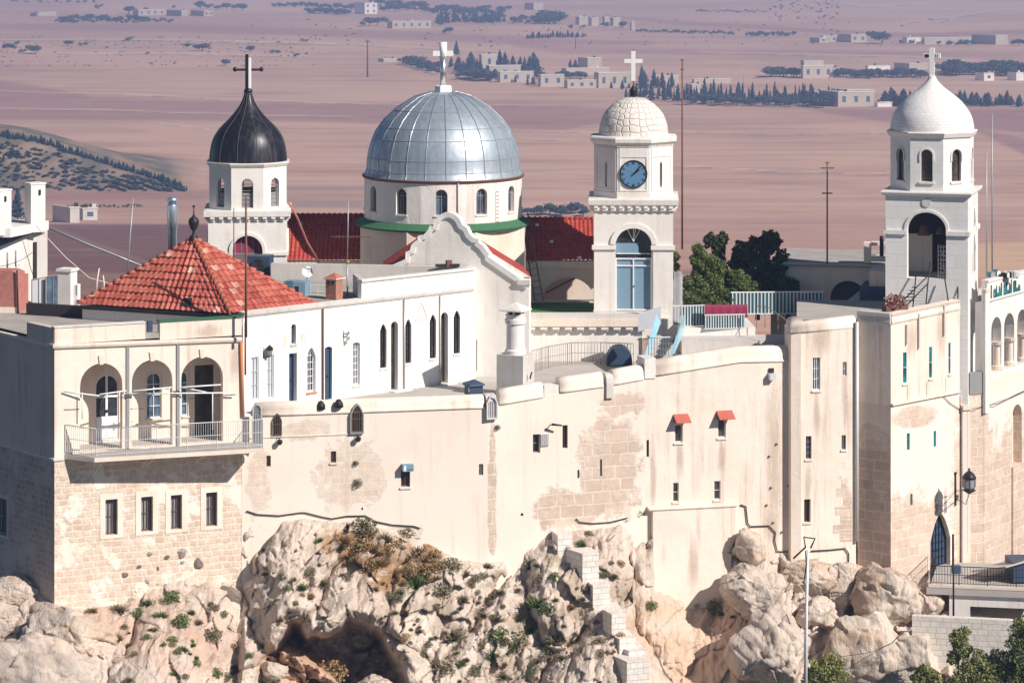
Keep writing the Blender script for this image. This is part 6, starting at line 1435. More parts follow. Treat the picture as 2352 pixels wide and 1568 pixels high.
# impost: split at opening on front by building bars
b=MB()
for k in range(4):
    pl=poly_pl(0,0,4,0,ap,k); zz0,zz1=T.zf(540),T.zf(530); L=pl.L
    segs=[(-.1,L/2-45*m),(L/2+45*m,L+.1)] if k in (0,2,3) else [(.0,L)]
    for q0,q1 in segs: b.pbox(pl,q0,q1,zz0,zz1,.12 if k%2==0 else .118,-.02,M['white'])
    if k in (0,): arch_ring(b,pl,L/2-45*m,L/2+45*m,T.zf(530),opz1,.14,.06,M['white'],'round')
T.build(b,'impost')
b=MB(); pl=poly_pl(0,0,4,0,ap,0); b.prism(pl,[(pl.L/2+.24*math.cos(i*.5236),T.zf(466)+.24*math.sin(i*.5236)) for i in range(12)],.05,-.02,M['shade']); T.build(b,'round_boss')
b=MB(); loft4(b,4,[(ap,T.zf(452)),(ap+.16,T.zf(450)),(ap+.22,T.zf(444)),(ap+.2,T.zf(441)),(ap-.6,T.zf(440))],'white'); T.build(b,'cornice')
ao=ap-.07
oct_stage(T,ao,T.zf(441),T.zf(318),'limestone',(27*m*1.,T.zf(418),T.zf(344)),fr=('wood','panebrown',4,0),th=.3)
for k in range(8):
    b=MB(); pl=poly_pl(0,0,8,0,ao,k); L=pl.L; arch_ring(b,pl,L/2-13.5*m,L/2+13.5*m,T.zf(372),T.zf(344),.08,.05,M['white'],'round'); T.build(b,'window_moulding'); b=MB(); b.pbox(pl,L/2-.4,L/2+.4,T.zf(423),T.zf(418.3),.09,-.02,M['white']); T.build(b,'sill')
b=MB(); loft4(b,8,[(ao,T.zf(320)),(ao+.1,T.zf(317)),(ao+.2,T.zf(307)),(ao+.18,T.zf(305)),(ao-.2,T.zf(304.5))],'white'); T.build(b,'belfry_cornice')
pr_=[(r_*mc_,T.zc(p)) for r_,p in ((95.5,306),(95.5,297),(94,282),(87,260),(71,237),(60,226),(49,217),(38,209),(28,201),(20,193.5),(14,187),(10,181),(8.5,175))]
d=onion(T,pr_,'fishscale',72,0,uvr=95*mc_)
b=MB(); zz=T.zc(176); b.abox(-.12,.12,-.1,.1,zz-.1,T.zc(134),M['white_paint']); b.abox(-.44,.44,-.1,.1,T.zc(134),T.zc(122.5),M['white_paint']); b.abox(-.13,.13,-.1,.1,T.zc(122.4),T.zc(110),M['white_paint']); b.abox(-.36,-.15,-.12,-.098,T.zc(132),T.zc(125),M['iron']); b.abox(.2,.23,-.12,-.098,T.zc(132),T.zc(124),M['gframe']); b.abox(.3,.33,-.12,-.098,T.zc(132),T.zc(124),M['gframe']); T.build(b,'cross',d)
# floor inside and two bronze bells
b=MB(); b.abox(-ap+.5,ap-.5,-ap+.5,ap-.5,opz0-.3,opz0-.02,M['floor']); T.build(b,'bell_floor'); b=MB(); b.abox(-ap+.56,ap-.56,.9,1.0,opz0,opz1,M['dark']); b.abox(-ap+.56,-.1,.75,.88,opz0,opz0+2.0,M['cream']); T.build(b,'inner_wall_and_shade')  # dark slab paints the shade behind the bells; cream panel is plain wall
b=MB(); b.abox(-ap+.5,ap-.5,-ap+.5,ap-.5,T.zf(470),T.zf(462),M['dark']); T.build(b,'ceiling_slab')  # ceiling coloured dark to paint the shade at the arch top
Minv=T.root.matrix_world
def bell(x,y,z,r,lab):
    rz=R(-16); wx=T.c[0]+x*math.cos(rz)-y*math.sin(rz); wy=T.c[1]+x*math.sin(rz)+y*math.cos(rz); wz=T.zb+z
    g_=thing('church_bell',lab,'bell',(wx,wy,wz),0); b=MB(); b.loft(wx,wy,20,0,[(r,wz),(r*.85,wz+r*.3),(r*.62,wz+r*.9),(r*.5,wz+r*1.4),(r*.2,wz+r*1.6)],M['rust'],True); b.build('bell_body',g_); b=MB(); b.tube([Vector((wx,wy,wz+r*1.6)),Vector((wx,wy,wz+r*2.3))],.04,M['iron'],6); b.build('hanger',g_)
bell(-.35,-.6,T.zf(548),.36,'larger bronze bell hanging in the arch of the white bell tower'); bell(.5,-.5,T.zf(545),.26,'smaller bronze bell hanging in the arch of the white bell tower')
# scaffold cage inside the opening
cg=thing('iron_cage','rusty iron cage of bars and rings filling half of the bell tower arch','cage',(T.c[0],T.c[1]-1.9,T.zb+opz0),R(-16)); 
b=MB()
for i in range(7): x=.05+i*.14; b.tube([Vector((x,-.05,0.02)),Vector((x,-.05,1.75))],.02,M['warm'],4)
for j in range(8): b.tube([Vector((.05,-.05,.1+j*.22)),Vector((.92,-.05,.1+j*.22))],.018,M['warm'],4)
b.build('bars',cg,local=True)
b=MB()
for x,z,r_ in ((.35,.8,.17),(.6,1.1,.15),(.7,.7,.14),(.4,1.3,.13),(.3,.4,.12),(.65,.35,.13)): b.tube([Vector((x+r_*math.cos(i*.5236),-.08,z+r_*math.sin(i*.5236))) for i in range(13)],.024,M['shut'],4)
b.build('rings',cg,local=True)
# ================= great terrace wall
zT=56.2
M1=Fac(555.5,139.61,1120,142.2); M2=Pl(M1.pt(M1.L,0).x,M1.pt(M1.L,0).y,XO(1482,145),145.); M3=Fac(1482,145.,1816,147.2)
tw=thing('terrace_wall','long plastered retaining wall with small scattered windows carrying the terraces','wall',P(900,1200,141))
sW=lambda pl,px,py: pl.sz(px,py)
# first stretch
W=Wall(tw,M1,[(0,0)],'faded',.6,'wall'); zt1=56.0
W.outer=[(0,47),(M1.L,45),(M1.L,zt1),(0,zt1)]
s0,s1=M1.sz(625.5,970)[0],M1.sz(647,970)[0]; window(tw,M1,0,0,0,0,raw=(s0,s1,M1.sz(636,999)[1],M1.sz(636,948)[1]),kind='pointed',fr='wood',pane='panebrown',nx=4,nz=2,depth=-.09,sill='warm')

W.win(612,622,1046,1071,fr='wood',pane='panebrown',nx=3,depth=.1); W.win(760,772,1036,1062,fr='wood',pane='panebrown',nx=3,depth=.1,sill='warm')
W.win(921,942,1079,1118,fr='wood',pane='panebrown',nx=2,depth=.2,sill='white'); W.win(1100,1110,1065,1091,fr='gframe',pane='pane',nx=3,depth=.1)
W.win(830,834,1165,1171,fr='iron',pane='dark',depth=.05); W.win(875,880,1258,1264,fr='iron',pane='dark',depth=.05)
W.holes=[h for h in W.holes if max(z for _,z in h)<zt1]
W.build()
# the coping: sloping shoulder and rounded cap
def coping(root,pts,h,mat='white',out=.1,th=.5,name='parapet'):
    b=MB(); prof=[(0.0,-.02),(out*.6,.0),(out*.7,.08),(.02,.12),(-.0,h*.55),(-.06,h*.8),(-.18,h*.95),(-.34,h),(-.55,h*.98),(-th-.16,h*.85),(-th-.2,0),(-th-.2,-.02)]
    b.sweep(pts,prof,M[mat],True); return b.build(name,root)
z0a,z0b=zt1-.0,zt1-.0
# parapet of the first stretch rises from the old wall
def topz(pl,px,py): return pl.sz(px,py)[1]
pts=[M1.pt(M1.sz(px,900)[0],zt1,0) for px in (590,700,800,900,1000,1080,1112)]
hh=[topz(M1,px,py)-zt1 for px,py in ((590,938),(1112,907))]; coping(tw,pts,.62,'cream')
b=MB(); s0,s1=M1.sz(806,950)[0],M1.sz(832,950)[0]; z0_,z1_=M1.sz(819,991)[1],M1.sz(819,930)[1]
b.panel(M1,hole_arch(s0-.06,s1+.06,z0_-.08,z1_+.1,'pointed'),[hole_arch(s0,s1,z0_,z1_,'pointed')],.16,.002,M['gframe']); dm=b.build('window_surround',tw)
window(tw,M1,0,0,0,0,raw=(s0,s1,z0_,z1_),kind='pointed',fr='wood',pane='pane',nx=5,nz=2,depth=-.1)
b=MB(); b.sweep([M1.pt(.2,M1.sz(640,1003)[1],0),M1.pt(s0-.1,M1.sz(640,1003)[1]+.0,0)],[(-.02,-.03),(.04,-.02),(.04,.03),(-.02,.04)],M['warm']); b.build('string_course',tw)
# second stretch, rising
W=Wall(tw,M2,[(0,0)],'blocky',.6,'wall'); zl0=topz(M2,1145,925); zl1=topz(M2,1395,885)
def mtop(px):  # foot of the parapet on the second stretch
    return float(np.interp(px,[1120,1250,1282,1390,1480],[topz(M2,1120,935),topz(M2,1250,912),topz(M2,1282,903),topz(M2,1390,888),topz(M2,1480,871)]))
W.outer=[(0,45),(M2.L,45)]+[(M2.sz(px,900)[0] if px<1482 else M2.L,mtop(px)) for px in (1482,1390,1282,1250,1120)]
W.outer[-1]=(0,mtop(1120))
W.win(1224,1241,997,1040,fr='gframe',pane='pane',nx=1,nz=2,depth=.2); W.win(1292,1304,976,1029,fr='wood',pane='panebrown',nx=2,depth=.15)
W.win(1326,1331,1078,1098,kind='round',fr='gframe',pane='curtain',depth=.06); W.win(1378,1383,1054,1093,kind='round',fr='gframe',pane='curtain',depth=.06); W.win(1196,1202,1178,1184,fr='iron',pane='dark',depth=.05); W.win(1094,1100,1078,1090,fr='iron',pane='dark',depth=.05) if False else None
W.build()
b=MB(); s0,s1=M2.sz(1241,1010)[0],M2.sz(1259,1010)[0]; z0_,z1_=M2.sz(1250,1024)[1],M2.sz(1250,997)[1]; b.pbox(M2,s0,s1,z0_,z1_,.06,.004,M['gframe']); 
for i in range(4): b.pbox(M2,lerp(s0,s1,(i+.5)/4)-.02,lerp(s0,s1,(i+.5)/4)+.02,z0_+.03,z1_-.03,.075,.061,M['shut'])
b.build('open_shutter',tw)
for a,c in ((1148,1248),(1286,1386),(1408,1478)):
    pts=[M2.pt(M2.sz(px,900)[0],mtop(px),0) for px in np.linspace(a,c,5)]; coping(tw,pts,.72,'cream')
b=MB(); s0,s1=M2.sz(1250,900)[0],M2.sz(1284,900)[0]; z_=mtop(1265); b.pbox(M2,s0+.01,s1-.01,z_-.05,z_+.5,-.02,-.7,M['white']); b.build('parapet_gap_block',tw)
def chute(px0,px1,py0,py1,pl,arch=False):
    s0,s1=pl.sz(px0,py0)[0],pl.sz(px1,py0)[0]; z1_,z0_=pl.sz((px0+px1)/2,py0)[1],pl.sz((px0+px1)/2,py1)[1]
    b=MB(); n=7
    rows=[]
    prof=[(.16,z0_),(.16,z1_-.5),(.1,z1_-.22),(-.05,z1_-.05),(-.3,z1_),(-.55,z1_-.02),(-.55,z0_),]
    b.face([pl.pt(s0,z,d) for d,z in prof],M['shade']); b.face([pl.pt(s1,z,d) for d,z in prof][::-1],M['shade'])
    for i in range(len(prof)):
        (d0,za),(d1,zb_)=prof[i],prof[(i+1)%len(prof)]; b.face([pl.pt(s0,za,d0),pl.pt(s1,za,d0),pl.pt(s1,zb_,d1),pl.pt(s0,zb_,d1)],M['shade'])
    ob=b.build('drain_chute',tw)
    if arch:
        f=MB(); f.panel(pl,hole_arch(s0-.03,s1+.03,z0_+.02,z1_+.04,'pointed'),[hole_arch(s0+.05,s1-.05,z0_+.1,z1_-.06,'pointed')],.24,.161,M['rail']); 
        for i in range(1,5): f.pbox(pl,lerp(s0,s1,i/5)-.012,lerp(s0,s1,i/5)+.012,z0_+.1,z1_-.3,.2,.17,M['gframe'])
        f.build('grille',ob)
chute(1116,1139,905,962,M1 if False else M2,True); chute(1391,1407,857,913,M2)
# third stretch
W=Wall(tw,M3,[(0,0)],'cream',.6,'wall'); zb3=57.15
m3=lambda px: float(np.interp(px,[1482,1516,1600,1703,1764,1816],[topz(M3,1482,868),topz(M3,1516,862),topz(M3,1600,848),topz(M3,1703,832),topz(M3,1764,831),topz(M3,1816,830)]))
W.outer=[(0,45),(M3.L,45)]+[((M3.sz(px,900)[0] if 1482<px<1816 else (M3.L if px>1500 else 0)),m3(px)) for px in (1816,1764,1703,1600,1516,1482)]
W.win(1476+6,1492,1010,1049,fr='wood',pane='panebrown',nx=2,depth=.1) if False else None
W.win(1485,1491,1010,1049,fr='wood',pane='panebrown',nx=2,depth=.12)
for x0,x1,y0,y1 in ((1550,1568,975,1016),(1649,1667,962,1005)):
    W.win(x0,x1,y0,y1,fr='white_paint',pane='panebrown',nx=1,nz=1,depth=.12,sill='white'); W.win(x0-1,x1+1,y0-14,y0-4,fr='wood',pane='pane',nx=2,depth=.18)
W.win(1546,1559,1108,1152,fr='white_paint',pane='panebrown',nx=1,nz=2,depth=.1,sill='warm'); W.win(1640,1655,1104,1147,fr='white_paint',pane='panebrown',nx=1,nz=2,depth=.1,sill='warm')
W.build()
for x0,x1,y0,y1 in ((1546,1580,951,966),(1645,1681,943,958)):
    s0,s1=M3.sz(x0,y0)[0],M3.sz(x1,y0)[0]; z1_=M3.sz(x0,y0)[1]; b=MB(); b.hexa([M3.pt(s0,z1_-.38,.55),M3.pt(s1,z1_-.38,.55),M3.pt(s1,z1_-.35,.55),M3.pt(s0,z1_-.35,.55),M3.pt(s0,z1_-.04,.0),M3.pt(s1,z1_-.04,.0),M3.pt(s1,z1_,.0),M3.pt(s0,z1_,.0)],M['red']); a_=b.build('window_hood',tw)
    b=MB(); b.prism(Pl(M3.pt(s0,0,0).x,M3.pt(s0,0,0).y,M3.pt(s0,0,.5).x,M3.pt(s0,0,.5).y),[(0,z1_-.05),(0,z1_-.42),(.48,z1_-.38)],.0,-.02,M['wood']); b.build('side_bracket',a_)
pts=[M3.pt(M3.sz(px,900)[0] if px<1816 else M3.L-.05,m3(px),0) for px in (1505,1560,1620,1700,1760,1814)]; coping(tw,pts,.78,'cream',.1)
# square end pier at the step in the parapet
b=MB(); s1=M3.sz(1506,840)[0]; b.pbox(M3,-.05,s1-.01,m3(1490)-.05,topz(M3,1495,822),.06,-1.1,M['white']); b.build('end_pier',tw)
# end of third stretch and whitewashed buttress
BU=Fac(1497,144.8,1684,146.02); b=MB(); op=[BU.sz(*p) for p in ((1500,1173),(1690,1163),(1688,1215),(1683,1250),(1676,1330),(1664,1400),(1640,1420),(1560,1420),(1506,1400),(1498,1330),(1500,1260))]
b.prism(BU,op[::-1],0,-1.9,M['cream']); ob=b.build('buttress',tw)
bm=MB(); e0,e1=BU.sz(1490,1169),BU.sz(1692,1161); bm.sweep([BU.pt(e0[0],e0[1]-.08,0),BU.pt(e1[0],e1[1]-.04,0)],[(-.4,0),(.05,0),(.07,.06),(0,.12),(-.4,.2)],M['warm']); bm.build('ledge',ob)
# utility bits on the wall
def spot(pl,px,py,label):
    s,z=pl.sz(px,py); g_=thing('flood_light',label,'flood light',pl.pt(s,z,0)); b=MB(); c=pl.pt(s,z,.22); b.loft(c.x,c.y,8,0,[(.05,z-.16),(.12,z-.08),(.13,z+.05),(.06,z+.1)],M['iron']); b.build('lamp_head',g_); b=MB(); b.tube([pl.pt(s-.1,z+.14,0),pl.pt(s,z+.14,.2),pl.pt(s,z+.08,.22)],.018,M['iron'],5); b.build('arm',g_)
spot(M1,641,1012,'small black flood light under the brown pointed window next to the balcony'); spot(M1,821,1005,'small black flood light under the surrounded pointed window')
g_=thing('street_light','dark flat lamp head on a short arm above the open shutter','flood light',M2.pt(*M2.sz(1271,975),0)); s,z=M2.sz(1268,972); b=MB(); b.tube([M2.pt(s-.3,z-.3,0),M2.pt(s-.2,z-.02,.25),M2.pt(s,z,.35)],.025,M['iron'],5); b.build('arm',g_); b=MB(); b.tube([M2.pt(s-.15,z+.02,.35),M2.pt(s+.35,z-.05,.45)],.06,M['iron'],8,.04); b.build('lamp_head',g_)
g_=thing('air_conditioner','pale blue window air conditioner over the dark window in the plain stretch of wall','air conditioner',M1.pt(*M1.sz(935,1079),0)); s0,s1=M1.sz(922,1070)[0],M1.sz(947,1070)[0]; za,zb_=M1.sz(935,1079)[1],M1.sz(935,1064)[1]; b=MB(); b.pbox(M1,s0,s1,za,zb_,.4,.004,M['bluepanel']); b.build('casing',g_); b=MB(); b.pbox(M1,s0+.04,s0+.16,za+.03,zb_-.03,.415,.401,M['white_paint']); b.pbox(M1,s0+.2,s1-.04,za+.08,za+.11,.415,.401,M['blue']); b.build('grille',g_)
g_=thing('air_conditioner','grey air conditioner with a dark duct high on the wall by the tall block','air conditioner',M3.pt(*M3.sz(1770,868),0)); s0,s1=M3.sz(1763,860)[0],M3.sz(1777,860)[0]; za,zb_=M3.sz(1770,870)[1],M3.sz(1770,856)[1]; b=MB(); b.pbox(M3,s0,s1,za,zb_,.35,.004,M['rail']); b.build('casing',g_); b=MB(); b.pbox(M3,s0+.06,s1-.02,zb_+.01,zb_+.24,.1,.004,M['dark']); b.build('duct',g_)
# hanging wall plants
def wallplant(pl,px,py,r,label,kind):
    return _wp(pl,px,py,r,label,kind)
def _wp(pl,px,py,r,label,kind):
    s,z=pl.sz(px,py); k=pl.pt(s,z).y/FPX*r; o=bpy.data.objects.new('wall_plant',SP[kind][1]); col.objects.link(o); o.location=pl.pt(s,z-k*.3,.05); o.scale=(k,k,k*1.1); return tag(o,label,'wall plant')
wallplant(M1,821,1110,13,'round spiky grey green plant growing out of the wall face','scrub'); wallplant(M1,817,1064,8,'small ragged plant hanging above the round one on the wall','scrub')
wallplant(M2,1142,982,8,'dry clump of stems under the grey grille of the wall','scrub')
for i,(x,y) in enumerate(((1766,1048),(1783,1020),(1760,1160),(1775,1200),(1795,1222),(1770,1120),(1830,1115))): wallplant(M3,x if x<1814 else 1810,y,3.5,'tiny dark weed in a crack of the wall near the tall block','scrub')['group']='weeds in the wall cracks'
# terraces
b=MB(); q=[M1.pt(.2,zT,-.3),M1.pt(M1.L,zT,-.3),Vector((XO(1225,144),144,zT)),Vector((XO(1240,154.9),154.9,zT)),Vector((XO(1085,151),151,zT)),FW.pt(.1,zT,.0)]
b.face(q,M['floor']); ob=b.build('terrace_floor'); tag(ob,kind='structure')
zT2=56.35
b=MB(); q=[M2.pt(M2.sz(1150,900)[0],zT2,-.4),M2.pt(M2.L,zT2+.0,-.4),Vector((XO(1500,155),155.2,zT2)),Vector((XO(1205,155),155.2,zT2)),Vector((XO(1150,149),149,zT2))]; b.face(q,M['floor']); ob=b.build('terrace_floor'); tag(ob,kind='structure')
zU=57.75
b=MB(); b.face([Vector((XO(1508,145.6),145.7,zU-.4)),M3.pt(M3.L,zU-.4,-.5),Vector((XO(1850,149),149,zU-.3)),Vector((XO(1850,156),156,zU-.3)),Vector((XO(1556,156),156,zU-.3)),Vector((XO(1556,150),150,zU-.4))],M['floor']); ob=b.build('upper_terrace_floor'); tag(ob,kind='structure')
# white sloping block between the terraces
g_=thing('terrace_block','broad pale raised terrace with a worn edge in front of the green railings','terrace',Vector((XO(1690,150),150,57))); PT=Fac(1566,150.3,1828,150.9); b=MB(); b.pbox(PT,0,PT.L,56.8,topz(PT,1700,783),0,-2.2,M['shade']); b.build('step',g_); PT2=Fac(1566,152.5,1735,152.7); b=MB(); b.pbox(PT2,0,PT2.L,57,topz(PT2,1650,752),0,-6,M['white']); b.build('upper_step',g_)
# corbelled ledge below the clock tower
cg_=thing('corbelled_wall','pale corbelled retaining wall under the clock tower','wall',P(1330,800,155)); LG=Fac(1170,154.9,1475,154.9)
b=MB(); b.pbox(LG,0,LG.L,55.8,topz(LG,1330,748),0,-.5,M['white']); b.build('wall',cg_)
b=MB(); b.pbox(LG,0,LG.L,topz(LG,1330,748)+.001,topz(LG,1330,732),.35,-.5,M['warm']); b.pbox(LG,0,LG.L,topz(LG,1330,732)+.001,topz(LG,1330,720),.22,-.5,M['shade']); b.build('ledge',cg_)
for i in range(10):
    s=LG.sz(1213+i*28.,750)[0]
    b=MB(); b.pbox(LG,s,s+.38,topz(LG,1330,755),topz(LG,1330,748)-.002,.3,.002,M['white']); b.pbox(LG,s+.03,s+.35,topz(LG,1330,759),topz(LG,1330,755)-.001,.2,.002,M['white']); b.build('corbel',cg_)
plt=MB(); plt.abox(XO(1345,155),XO(1565,155),155.0,161.5,57.5,58.59,M['white']); ob=plt.build('platform',cg_)
# railings of the lower terrace
rl=[(1212,812,840,150.5),(1260,796,832,152.5),(1313,788,826,153.8),(1380,790,830,153.9),(1455,797,834,153.4)]
pts=[Vector((XO(a,y),y,zT2)) for a,_,_,y in rl]
railing(None,pts,1.15,'gframe',.16,.013,mid=.6,label='curved grey iron railing along the back of the lower terrace',cat='railing')
g_=thing('stair_glass_rail','pale glass balustrade panels beside the terrace stairs','balustrade',P(1480,830,149))
def quadpanel(g_,pts,mat,th=.04,name='glass_panel'):
    a,b_,c,d=[Vector(p) for p in pts]; n=(b_-a).cross(d-a).normalized()*th; b=MB(); b.hexa([a,b_,c,d,a+n,b_+n,c+n,d+n],M[mat]); return b.build(name,g_)
quadpanel(g_,[P(1474,838,147.5),P(1484,838,147.6),P(1517,742,151.5),P(1507,722,151.5)],'glassrail'); quadpanel(g_,[P(1539,815,147.6),P(1549,812,147.7),P(1572,760,151.2),P(1571,722,151.2)],'glassrail')
quadpanel(g_,[P(1466,762,152.6),P(1518,745,152.6),P(1518,703,152.6),P(1466,720,152.6)],'shut',.02); quadpanel(g_,[P(1545,700,153.4),P(1567,700,153.4),P(1567,632,153.4),P(1549,640,153.4)],'rail',.03)
for i in range(7): b=MB(); x=1549+i*2.8; b.tube([P(x,700,153.3),P(x,624,153.3)],.018,M['rail'],4); b.build('glass_bar',g_)
st=thing('terrace_stairs','short flight of pale steps between glass balustrades','stairs',P(1515,835,147.5)); b=MB()
for i in range(9):
    t0,t1=i/9,(i+1)/9; y0=lerp(147.2,151.4,t0); y1=lerp(147.2,151.4,t1); b.abox(XO(1488,y0),XO(1545,y0),y0,151.6+.01*i,56.3 if i==0 else lerp(56.3,58.2,t0),lerp(56.3,58.2,t1),M['shade'])
b.build('steps',st)
for dx in range(8): 
    b=MB(); b.tube([P(1490+dx*6.5,818,147.1),P(1490+dx*6.5,778,147.1)],.018,M['gframe'],4); b.build('baluster',st)
b=MB(); b.tube([P(1488,776,147.1),P(1540,774,147.1)],.03,M['rail'],5); b.build('top_rail',st)
ta=thing('arched_doorway_shade','dark round block of painted shade for the vault at the end of the iron railing','vault_shade',P(1424,832,153)); b=MB(); pl_=Fac(1394,153.2,1452,153.2); b.prism(pl_,hole_arch(0,pl_.L,zT2,zT2+1.0,'round'),0,-1.2,M['blue']); b.build('hood',ta)  # solid dark blue block painting the shadow inside a vault
# green glazed railings with curtain strips
def strip_rail(px0,px1,py0,py1,Y,label,n,cols,top='rail'):
    g_=thing('terrace_balustrade',label,'railing',P(px0,py1,Y)); pl=Fac(px0,Y,px1,Y+.3); z0_,z1_=ZO(py1,Y),ZO(py0,Y); b=MB()
    b.pbox(pl,0,pl.L,z1_-.06,z1_,.03,-.03,M[top]); b.build('top_rail',g_); b=MB(); b.pbox(pl,0,pl.L,z0_,z0_+.05,.03,-.03,M[top]); b.build('bottom_rail',g_)
    b=MB(); r_=random.Random(px0)
    for i in range(n): s=pl.L*(i+.3)/n; b.pbox(pl,s,s+pl.L/n*r_.uniform(.3,.42),z0_+.05,z1_-.06,.02,-.01,M['rail'])
    b.build('bars',g_); b=MB(); b.pbox(pl,.02,pl.L-.02,z0_+.05,z1_-.1,-.03,-.05,M[cols]); b.build('backing_panel',g_)
strip_rail(1563,1622,701,752,153.2,'green glazed balustrade with pale bars next to the glass stairs rail',9,'tealboard'); strip_rail(1618,1712,722,756,152.4,'low pale barred balustrade under the crimson cloth',16,'tealboard')
strip_rail(1679,1893,670,722,156.2,'long white barred railing before the dark pines and the vault',26,'tealboard','white_paint')
strip_rail(1546,1563,702,748,154.2,'narrow grey barred gate beside the clock tower pier',5,'shut')
g_=thing('crimson_cloth','crimson cloth hung over the terrace balustrade','cloth',P(1665,728,152.9)); pl=Fac(1618,152.9,1716,153.2); b=MB(); rows=[]
for j in range(5):
    z=lerp(ZO(699,153),ZO(728,153),j/4); rows.append([pl.pt(pl.L*i/30,z-.03*i/30,.08+.03*math.sin(i*1.1)*j/4) for i in range(31)])
b.grid(rows,M['crimson'],True); rows2=[[p+Vector((0,.1,0)) for p in r_] for r_ in rows]; b.grid(rows2,M['crimson'],True); b.grid([rows[0],rows2[0]],M['crimson'],True); b.build('fabric',g_)
gpts=[P(1768,700,151.5),P(1790,712,150.5),P(1808,728,149.6)]; g_=thing('grey_handrail','thin grey handrail descending beside the pale terrace','handrail',P(1808,768,149.6)); b=MB(); b.tube([P(1735,702,152.),P(1765,706,151.5),P(1808,736,149.6),P(1808,770,149.6)],.02,M['gframe'],5); b.tube([P(1738,752,152),P(1736,704,152)],.02,M['gframe'],5); b.tube([P(1757,752,152),P(1757,700,152)],.02,M['gframe'],5); b.tube([P(1787,768,149.8),P(1787,722,150.4)],.015,M['gframe'],5); b.build('tube',g_)
# hooded stone chimney
cm=thing('stone_chimney','round white chimney with a stone hood on a grey square base','chimney',P(1184,895,144.5)); c=P(1184,895,144.5); Y=144.5; k=Y/FPX
b=MB(); rbox(c,1.45,1.3,c.z-.3,ZO(812,Y),-.45,M['shade'],b); b.build('base',cm)
b=MB(); b.loft(c.x,c.y,24,0,[(.52,ZO(812,Y)),(.53,ZO(804,Y)),(.46,ZO(800,Y)),(.44,ZO(745,Y)),(.52,ZO(742,Y)),(.53,ZO(732,Y)),(.46,ZO(730,Y)),(.5,ZO(722,Y)),(.4,ZO(721,Y))],M['white'],False); b.build('flue',cm)
b=MB()
for i in range(6): a=i*math.pi/3+.3; rbox((c.x+.38*math.cos(a),c.y+.38*math.sin(a)),.1,.1,ZO(722,Y),ZO(714,Y),a,M['white'],b)
b.loft(c.x,c.y,12,0,[(.3,ZO(721.5,Y)),(.3,ZO(714,Y))],M['dark']); b.build('smoke_slots',cm)
b=MB(); b.loft(c.x,c.y,4,-.45+R(45),[(.5,ZO(714,Y)),(.62,ZO(712,Y)),(.6,ZO(709,Y)),(.02,ZO(694,Y))],M['white']); b.build('hood',cm)
b=MB(); q=P(1217,870,143.9); b.tube([q,q+Vector((.1,0,.35))],.04,M['iron'],5); b.build('tap',cm)
# small blue box on the terrace
bx=thing('electric_box','small dark blue box with a gabled lid behind the parapet end','box',P(1088,905,143.8)); c=P(1088,905,143.8); b=MB(); rbox(c,.72,.6,c.z-.2,ZO(884,143.8),.5,M['blue'],b); b.build('body',bx); b=MB(); b.loft(c.x,c.y,4,.5+R(45),[(.42,ZO(884,143.8)),(.4,ZO(880,143.8)),(.05,ZO(871,143.8))],M['blue']); b.build('lid',bx); b=MB(); rbox((c.x-.13,c.y-.33),.25,.04,ZO(897,143.8),ZO(886,143.8),.5,M['white_paint'],b); b.build('label_plate',bx)
for x,yy,lab in ((737,928,'small dark rounded stone lying on the parapet edge near the blue doors'),(778,924,'dark loudspeaker sitting on the parapet by the drainpipe foot')):
    c=P(x,yy+6,140.5); o_=thing('parapet_loudspeaker' if x>750 else 'parapet_stone',lab,'loudspeaker' if x>750 else 'stone',c); b=MB(); b.loft(c.x,c.y,10,0,[(.22,c.z-.1),(.2,c.z+.1),(.1,c.z+.26),(.02,c.z+.3)],M['iron'],True); b.build('body',o_)
# arched kiosk window at the balcony end
g_=thing('glazed_door','small grey glazed door with arched top where the balcony meets the wall','door',P(598,1010,138.8)); pl=Fac(580,139.35,604,139.25); b=MB(); a=pl.rect(581,603,1020,928); hole=hole_arch(0.03,pl.L-.02,ZO(1020,139.3),ZO(926,139.3),'round'); b.panel(pl,hole,[hole_arch(.09,pl.L-.08,ZO(1018,139.3),ZO(930,139.3),'round')],.14,.1,M['rail']); 
for i in range(1,4): b.pbox(pl,.09+(pl.L-.17)*i/4-.01,.09+(pl.L-.17)*i/4+.01,ZO(1018,139.3),ZO(950,139.3),.135,.105,M['rail'])
b.build('door_frame',g_); b=MB(); b.prism(pl,hole_arch(.08,pl.L-.07,ZO(1018.5,139.3),ZO(929,139.3),'round'),.1,.05,M['curtain']); b.build('pane',g_)
# ================= tall block and corner block
TBf=Fac(1817,146.75,1966,147.75)
tb=thing('tall_block','tall plastered wall block with a drainpipe and five narrow windows','building',P(1890,1280,147))
W=Wall(tb,TBf,[(0,0)],'cream',.6,'wall'); ztb0,ztb1=topz(TBf,1817,768),topz(TBf,1966,752)
W.outer=[(0,45),(TBf.L,45),(TBf.L,ztb1),(0,ztb0)]
W.win(1866,1884,821,896,fr='wframe',pane='paneblue',nx=3,nz=3,depth=.1,sill='white'); W.win(1936,1945,831,863,fr='wframe',pane='panebrown',nx=2,nz=2,depth=.1); W.win(1851,1864,1001,1054,fr='gframe',pane='pane',nx=2,nz=4,depth=.12,sill='white'); W.win(1933,1943,999,1032,fr='gframe',pane='curtain',nx=2,depth=.1,sill='white'); W.win(1847,1862,1146,1199,fr='wood',pane='panebrown',nx=2,depth=.2,sill='warm')
W.build(); e=TBf.pt(0,0,0); sd=Pl(e.x-.0,e.y+3.5,e.x,e.y); b=MB(); b.pbox(sd,0,sd.L-.002,45,ztb0,0,-.5,M['cream']); b.build('side_wall',tb)
